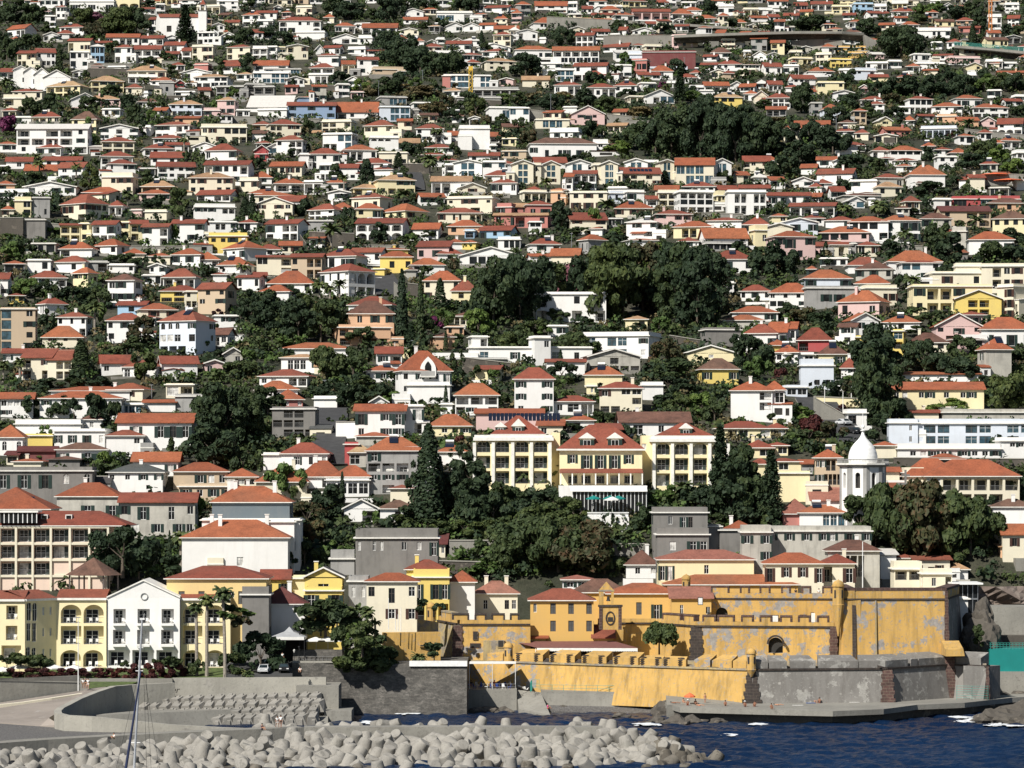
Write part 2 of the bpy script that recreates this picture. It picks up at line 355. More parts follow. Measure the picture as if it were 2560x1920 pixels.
def house(h,sink=None):
 o=h['opts'];rnd=random.Random(int(h['u0']*7+h['vb']*13));u0,u1=h['u0'],h['u1']
 uc=o.get('c',(u0+u1)/2);D=float(o['D'])if 'D' in o else ground(uc,h['vb'])
 s=F/D;zb=CH-(h['vb']-VH)/s;He=max(2.2,(h['vb']-h['ve'])/s);near=D<880
 wm='wall_'+h['wall'];rm='roof_'+h['rc']
 shut={'w':'shutter_green','c':'shutter_brown'}.get(h['wall'],'shutter_green');solid=wm if o.get('s')else None
 if 'c' in o:
  A,B=max(.5,(uc-u0)/s),max(.5,(u1-uc)/s)
  th=math.atan2(B,.8*A)if A>B else math.atan2(B*.8,A)
  w,d=A/math.cos(th),B/math.sin(th);X0,X1=-w,0.
 else:
  w=(u1-u0)/s;d=float(o.get('d',min(max(6.5,w*.75),12)));th=math.radians(float(o.get('y',rnd.uniform(-13,15)if D>800 and w<16 and 'D' not in o else rnd.uniform(-4,4)if 'D' not in o else 0)))
  w=max(w*.6,(w-abs(math.sin(th))*d)/math.cos(th));X0,X1=-w/2,w/2
 loc=Q(uc,h['vb'],D);rz=-th
 dd=(d if h['roof']=='m' else d/2)*math.cos(th)+(w/2*math.sin(th)if 'c' in o else 0)
 zr=CH-(h['vr']-VH)/F*(D+dd)
 if h['roof']in 'fx':rise=(h['ve']-h['vr'])/s
 else:rise=zr-zb-He
 rise=max(.3 if h['roof']=='x' else .7,min(rise,6.5));
 if h['roof']=='x':rise=min(rise,1.6)
 fd=3.0 if 'D' not in o else max(3.,zb-float(H((uc-1280)/F*D,D))+1.5)
 rows=h['rows'].split(';');parts=[];wall=MB()
 if rows[0]=='-':
  n=max(1,round(He/3.1));nc=max(2,round(w/2.9))
  rows[0]='/'.join(''.join(rnd.choice('wwwb.wsb' if i else 'ww.wbg')for _ in range(nc))for i in range(n))
 nr=rows[0].count('/')+1
 if len(rows)<2:nc2=max(1,int(d/4));rows.append('/'.join(''.join(rnd.choice('w.')for _ in range(nc2))for _ in range(nr)))
 side_parts(parts,wall,(X0,0,0),(1,0,0),(0,1,0),X1-X0,0,He,rows[0],wm,near,0,shut,solid,rnd,fd)
 side_parts(parts,wall,(X1,0,0),(0,1,0),(-1,0,0),d,0,He,rows[1],wm,near,math.pi/2,shut,solid,rnd,fd)
 side_parts(parts,wall,(X0,d,0),(0,-1,0),(1,0,0),d,0,He,rows[1][::-1]if rows[1].count('/')==nr-1 else '.',wm,near,-math.pi/2,shut,solid,rnd,fd)
 wall.face([(X1,d,-fd),(X0,d,-fd),(X0,d,He),(X1,d,He)],wm)
 wall.face([(X0,0,He-.01),(X1,0,He-.01),(X1,d,He-.01),(X0,d,He-.01)],wm)
 roof=rooflike(h['roof'],X0,X1,0,d,He,rise,rm,wm)
 if h['roof']=='h' and rise>1 and near:
  pass
 nk=int(o.get('k',1 if rnd.random()<.35 and h['roof']in 'hg' else 0))
 chim=[]
 for i in range(nk):
  mb=MB();cx=X0+(X1-X0)*rnd.uniform(.2,.8);cy=d*rnd.uniform(.3,.6);cz=He+rise*.55;hk=He+rise*1.05+.7
  mb.box(cx-.35,cx+.35,cy-.3,cy+.3,cz-.8,hk,'wall_w' if h['wall']in 'wsdgBmrbS' else wm);mb.box(cx-.45,cx+.45,cy-.4,cy+.4,hk,hk+.15,'trim');chim.append(mb)
 ext=[];plain='D' not in o
 if plain and rnd.random()<(.6 if not h.get('lab')else .25)and He>3.5:
  mb=MB();ah=He*rnd.uniform(.38,.62);aw=w*rnd.uniform(.3,.55);sg=rnd.choice((-1,1));ax=(X1+X0)/2+sg*(w/2+aw*.3);ay=rnd.uniform(-2.2,.8);am=rnd.choice((wm,wm,'wall_w','wall_g','wall_c'));zb0=0 if rnd.random()<.6 else-1.5
  holes=[(aw*.3,aw*.7,zb0+ah*.35,zb0+ah*.75,.9 if rnd.random()<.4 else .16,False,'interior')];facade(mb,(ax-aw/2,ay,0),(1,0,0),aw,-fd,zb0+ah,holes,am,(0,1,0))
  for q in ((ax-aw/2,1),(ax+aw/2,0)):p_=[(q[0],ay,-fd),(q[0],ay,zb0+ah),(q[0],ay+5,zb0+ah),(q[0],ay+5,-fd)];mb.face(p_ if q[1]else p_[::-1],am)
  mb.add(rooflike(rnd.choice('xxmg'),ax-aw/2,ax+aw/2,ay,ay+5,zb0+ah+.003,rnd.uniform(.4,1.3),rm,am,.2));ext.append(('annex',mb))
 if plain and h['roof']=='h' and rise>1.2 and rnd.random()<.22:
  mb=MB();x=X0+(X1-X0)*rnd.uniform(.35,.65);sl=rise/(d/2+.5);y0_=d*.22;z0_=He+(y0_+.5)*sl+.15;mb.hull([(x-.9,y0_,z0_),(x+.9,y0_,z0_),(x+.9,y0_+1.7,z0_+1.7*sl+.15),(x-.9,y0_+1.7,z0_+1.7*sl+.15)],[(x-.9,y0_,z0_+.08),(x+.9,y0_,z0_+.08),(x+.9,y0_+1.7,z0_+1.7*sl+.23),(x-.9,y0_+1.7,z0_+1.7*sl+.23)],'solar');z_=z0_+1.7*sl+.55;mb.tube((x-.85,y0_+1.9,z_),(x+.85,y0_+1.9,z_),.28,.28,'white_paint',8);ext.append(('water_heater',mb))
 if plain and rnd.random()<.5:
  mb=MB();ww=w*rnd.uniform(.6,1.15);ox=rnd.uniform(-.25,.25)*w+(X0+X1)/2;y0_=-rnd.uniform(2.4,4.6);tz=rnd.uniform(-.9,.5);tm=rnd.choice(('concrete','concrete','rock',wm,'wall_w','wall_s'));mb.box(ox-ww/2,ox+ww/2,y0_-.3,y0_,-fd-2,tz,tm);mb.box(ox-ww/2,ox-ww/2+.25,y0_+.001,-.4,-fd-1,tz-.004,tm);mb.box(ox-ww/2,ox+ww/2,y0_+.3,-.05,tz-.8,tz-.7,'paving');ext.append(('terrace_wall',mb))
 if o.get('p'):
  n=int(o['p']);ow=(X1-X0)*.14;sl=rise/(d/2)
  for i in range(n):
   mb=MB();x=X0+(X1-X0)*(.25+.5*i/max(1,n-1))-.6;y0_=d*.12;z0_=He+y0_*sl+.22
   mb.hull([(x,y0_,z0_),(x+1.1,y0_,z0_),(x+1.1,y0_+1.8,z0_+1.8*sl+.1),(x,y0_+1.8,z0_+1.8*sl+.1)],[(x,y0_,z0_+.08),(x+1.1,y0_,z0_+.08),(x+1.1,y0_+1.8,z0_+1.8*sl+.18),(x,y0_+1.8,z0_+1.8*sl+.18)],'solar');ext.append(('solar_panel',mb))
 if o.get('t')or (near and h['roof']=='h' and rnd.random()<.3):
  pass
 c_,s_=math.cos(rz),math.sin(rz);mx=(X0+X1)/2;cxw=loc.x+c_*mx-s_*d/2;cyw=loc.y+s_*mx+c_*d/2
 FOOT.append((cxw,cyw,c_,s_,w/2,d/2));h['D']=D;h['He']=He;h['nr']=nr
 if sink is not None:
  M=Matrix.Translation(loc)@Matrix.Rotation(rz,4,'Z')
  sink.add(wall,M);sink.add(roof,M)
  for m in chim:sink.add(m,M)
  for _,m in ext:sink.add(m,M)
  for (nm,key,p,r,subs)in parts:
   M2=M@Matrix.Translation(p)@Matrix.Rotation(r,4,'Z');sink.add(cached(key),M2)
   for (n2,k2,off)in subs:sink.add(cached(k2),M@Matrix.Translation(Vector(p)+Vector(off))@Matrix.Rotation(r,4,'Z'))
  return
 nm=o.get('n','house');root=link(nm,None,None,loc,rz)
 obj('wall',wall,root);obj('roof',roof,root)
 for m in chim:obj('chimney',m,root)
 for n_,m in ext:obj(n_,m,root)
 for (nm_,key,p,r,subs)in parts:
  w_=link(nm_,cmesh(key),root,p,r)
  for (n2,k2,off)in subs:
   Rm=Matrix.Rotation(-r,4,'Z');link(n2,cmesh(k2),w_,Rm@Vector(off),0)
 h['root']=root
 return root
# ---- ground, sea
m,nt,b=newmat('hill');w=mapping(nt,src='World')
c=ramp(nt,noise(nt,w,.05,6,.65),[(.30,(.022,.030,.015)),(.46,(.05,.052,.032)),(.6,(.09,.082,.058)),(.75,(.17,.155,.125))])
c2=ramp(nt,noise(nt,w,.5,5,.7),[(.3,(.45,.5,.4)),(.7,(1,1,1))]);c=mixc(nt,1.,c,c2,'MULTIPLY')
nt.links.new(c,b.inputs['Base Color']);b.inputs['Roughness'].default_value=1;bump(nt,b,noise(nt,w,.6,5,.7),1.,1.)
def grid_mesh(name,X,Y,Z,m):
 n,k=X.shape;me=bpy.data.meshes.new(name)
 co=np.stack([X,Y,Z],-1).reshape(-1,3);i=np.arange(n*k).reshape(n,k)
 q=np.stack([i[:-1,:-1],i[:-1,1:],i[1:,1:],i[1:,:-1]],-1).reshape(-1,4)
 me.vertices.add(len(co));me.vertices.foreach_set('co',co.ravel());me.loops.add(q.size);me.polygons.add(len(q))
 me.loops.foreach_set('vertex_index',q.ravel());me.polygons.foreach_set('loop_start',np.arange(0,q.size,4))
 me.polygons.foreach_set('loop_total',np.full(len(q),4));me.polygons.foreach_set('use_smooth',np.ones(len(q),bool))
 me.materials.append(MATS[m]);me.update();me.validate();return me
yy=np.concatenate([np.arange(604,1000,4.),np.arange(1000,2620,9.)]);tt=np.linspace(-1,1,150)
Y,T=np.meshgrid(yy,tt,indexing='ij');X=T*(Y*.26+60);Z=H(X,Y);Y=np.vstack([Y[:1]-.05,Y]);X=np.vstack([X[:1],X]);Z=np.vstack([Z[:1]*0-1,Z])
link('hillside',grid_mesh('hillside',X,Y,Z,'hill'),kind='structure')
m,nt,b=newmat('sea');w=mapping(nt,(1,.5,1),'World')
nt.links.new(ramp(nt,noise(nt,mapping(nt,(.5,.12,1),'World'),.12,4),[(.35,(.003,.012,.038)),(.7,(.005,.021,.060))]),b.inputs['Base Color'])
b.inputs['Roughness'].default_value=.30;b.inputs['IOR'].default_value=1.33;bump(nt,b,noise(nt,w,1.3,4,.6),1.,.35)
ys=np.arange(470,632,.45);xs=np.arange(-70,116,.45);Y,X=np.meshgrid(ys,xs,indexing='ij');Z=np.zeros_like(X)
for k in range(42):
 l=math.exp(NPR.uniform(math.log(.9),math.log(9)));a=NPR.normal(1.3,.75);kx,ky=math.cos(a)*6.283/l,math.sin(a)*6.283/l
 Z+=.0125*l**.75*np.sin(kx*X+ky*Y+NPR.uniform(0,6.28)+1.2*np.sin(X/17+k)+.9*np.cos(Y/13-k))
edge=np.clip(np.minimum(np.minimum(X+70,116-X),np.minimum(Y-470,632-Y))/4,0,1)
link('sea',grid_mesh('sea',X,Y,Z*edge,'sea'),kind='structure')
mb=MB()
for q in ((-1500,-70,-200,700),(115.6,1500,-200,700),(-70,115.6,-200,470),(-70,115.6,631.6,700)):
 mb.face([(q[0],q[2],0),(q[1],q[2],0),(q[1],q[3],0),(q[0],q[3],0)],'sea')
obj('open_sea',mb,kind='structure')
# ---- waterfront materials
def wall2d(nt,k=.3):
 g=N(nt,'ShaderNodeNewGeometry');s=N(nt,'ShaderNodeSeparateXYZ');nt.links.new(g.outputs['Position'],s.inputs[0])
 a=N(nt,'ShaderNodeMath',operation='MULTIPLY_ADD');nt.links.new(s.outputs[1],a.inputs[0]);a.inputs[1].default_value=k;nt.links.new(s.outputs[0],a.inputs[2])
 c=N(nt,'ShaderNodeCombineXYZ');nt.links.new(a.outputs[0],c.inputs[0]);nt.links.new(s.outputs[2],c.inputs[1]);return c.outputs[0]
def bricks(name,c1,c2,mortar,bw,bh,ms=.03,stain=.5,warp=.0):
 m,nt,b=newmat(name);t=N(nt,'ShaderNodeTexBrick');wv=wall2d(nt)
 if warp:
  nn=N(nt,'ShaderNodeTexNoise');nn.inputs['Scale'].default_value=1.1;nn.inputs['Detail'].default_value=4;va=N(nt,'ShaderNodeVectorMath',operation='MULTIPLY_ADD');nt.links.new(wv,nn.inputs[0]);nt.links.new(nn.outputs[1],va.inputs[0]);va.inputs[1].default_value=(warp,warp*.6,0);nt.links.new(wv,va.inputs[2]);wv=va.outputs[0]
 nt.links.new(wv,t.inputs[0]);t.inputs['Color1'].default_value=(*c1,1);t.inputs['Color2'].default_value=(*c2,1)
 t.inputs['Mortar'].default_value=(*mortar,1);t.inputs['Scale'].default_value=1;t.inputs['Mortar Size'].default_value=ms;t.inputs['Brick Width'].default_value=bw;t.inputs['Row Height'].default_value=bh
 w=mapping(nt,src='World');n=ramp(nt,noise(nt,w,.5,5,.7),[(.3,(1-stain,)*3),(.7,(1.15,)*3)]);n2=ramp(nt,noise(nt,w,3,4,.7),[(.3,(.7,)*3),(.7,(1.2,)*3)])
 c=mixc(nt,1.,mixc(nt,1.,t.outputs[0],n,'MULTIPLY'),n2,'MULTIPLY');nt.links.new(c,b.inputs['Base Color']);b.inputs['Roughness'].default_value=.9
 bump(nt,b,t.outputs['Fac'],-.6,.08);return m
bricks('stone_wall',(.10,.095,.085),(.19,.175,.155),(.10,.095,.085),.75,.24,.02,.5,1.6)
bricks('quoin',(.115,.060,.050),(.075,.045,.038),(.20,.16,.12),1.0,.5,.025)
bricks('quoin_dark',(.060,.045,.038),(.04,.032,.028),(.11,.09,.07),1.0,.5,.025)
def oldwall(name,base,patch,thr,streak=.5,dark=(.16,.11,.04)):
 m,nt,b=newmat(name);w=mapping(nt,src='World');st=mapping(nt,(1.1,1.1,.10),'World')
 f=ramp(nt,noise(nt,w,.38,8,.72),[(thr,(0,)*3),(thr+.025,(1,)*3)]);tone=ramp(nt,noise(nt,w,.16,4),[(.35,mul(base,.86)),(.65,mul(base,1.1))])
 s=ramp(nt,noise(nt,st,.75,6,.7),[(.48,(0,)*3),(.72,(streak,)*3)]);c=mixc(nt,s,tone,dark);sp=ramp(nt,noise(nt,w,2.2,5,.75),[(.56,(0,)*3),(.64,(.7,)*3)]);c=mixc(nt,sp,c,mul(patch,.8))
 pt=ramp(nt,noise(nt,w,1.2,6,.7),[(.35,mul(patch,.75)),(.7,mul(patch,1.25))]);c=mixc(nt,f,c,pt)
 nt.links.new(c,b.inputs['Base Color']);b.inputs['Roughness'].default_value=.92;bump(nt,b,noise(nt,w,1.6,6,.7),.5,.12);return m
oldwall('fort_yellow',(.54,.335,.10),(.36,.33,.28),.63,.75);oldwall('fort_peel',(.54,.335,.10),(.29,.27,.25),.53,.6);oldwall('fort_grey',(.20,.19,.175),(.31,.30,.275),.55,.6,(.10,.09,.08))
oldwall('fort_cap',(.42,.33,.17),(.26,.23,.19),.50,.6);oldwall('concrete',(.25,.24,.21),(.21,.20,.175),.6,.35,(.11,.10,.09));oldwall('concrete_light',(.35,.335,.29),(.29,.275,.245),.6,.25,(.16,.15,.13))
oldwall('tetrapod',(.29,.275,.245),(.22,.21,.185),.56,.4,(.13,.12,.105));oldwall('tetrapod_wet',(.15,.135,.11),(.08,.07,.055),.5,.5,(.04,.035,.03));oldwall('rock',(.085,.075,.062),(.15,.13,.105),.56,.3,(.03,.028,.025));oldwall('rock_brown',(.16,.125,.105),(.22,.18,.15),.55,.5,(.08,.06,.05))
oldwall('paving',(.27,.235,.205),(.33,.30,.27),.6,0.1);flat('asphalt',(.055,.055,.056),.9,0,.2,.8);flat('asphalt_steep',(.045,.045,.046),.9,0,.25,.8);flat('grass',(.07,.10,.025),1,0,.4,1.2)
m,nt,b=newmat('pebbles');w=mapping(nt,src='World');v_=N(nt,'ShaderNodeTexVoronoi');v_.inputs['Scale'].default_value=3.2;nt.links.new(w,v_.inputs[0])
nt.links.new(mixc(nt,1.,ramp(nt,noise(nt,w,2.5,4,.8),[(.3,(.09,.085,.08)),(.7,(.24,.23,.22))]),ramp(nt,v_.outputs[0],[(0,(1.2,)*3),(.6,(.55,)*3)]),'MULTIPLY'),b.inputs['Base Color']);b.inputs['Roughness'].default_value=.9;bump(nt,b,v_.outputs[0],-.8,.15)
for n_,c_ in dict(skin=(.45,.24,.15),skin_tan=(.26,.12,.07),hair=(.025,.018,.012),cloth_white=(.8,.8,.78),cloth_navy=(.02,.03,.08),cloth_red=(.45,.03,.03),cloth_blue=(.05,.14,.40),cloth_black=(.015,.015,.016),cloth_orange=(.75,.16,.06),cloth_khaki=(.25,.20,.12),
awning_maroon=(.17,.07,.06),canvas=(.75,.74,.70),canvas_grey=(.35,.36,.37),car_silver=(.50,.51,.52),car_black=(.02,.02,.022),car_white=(.75,.75,.75),plastic_green=(.02,.11,.06),chair_blue=(.02,.06,.30),sail_navy=(.01,.018,.06),pink_cloth=(.65,.10,.28),yellow_paint=(.75,.60,.10),crane_yellow=(.65,.42,.05),crane_orange=(.60,.22,.06),
terracotta=(.35,.12,.06),leafshadow=(.02,.03,.01)).items():flat(n_,c_,.4 if 'car' in n_ else .8)
flat('shutter_closed',(.075,.08,.08),.6);flat('foam',(.75,.78,.80),.9);glassmat('window_glass',(.02,.03,.035));flat('mast',(.62,.63,.65),.35,.6)
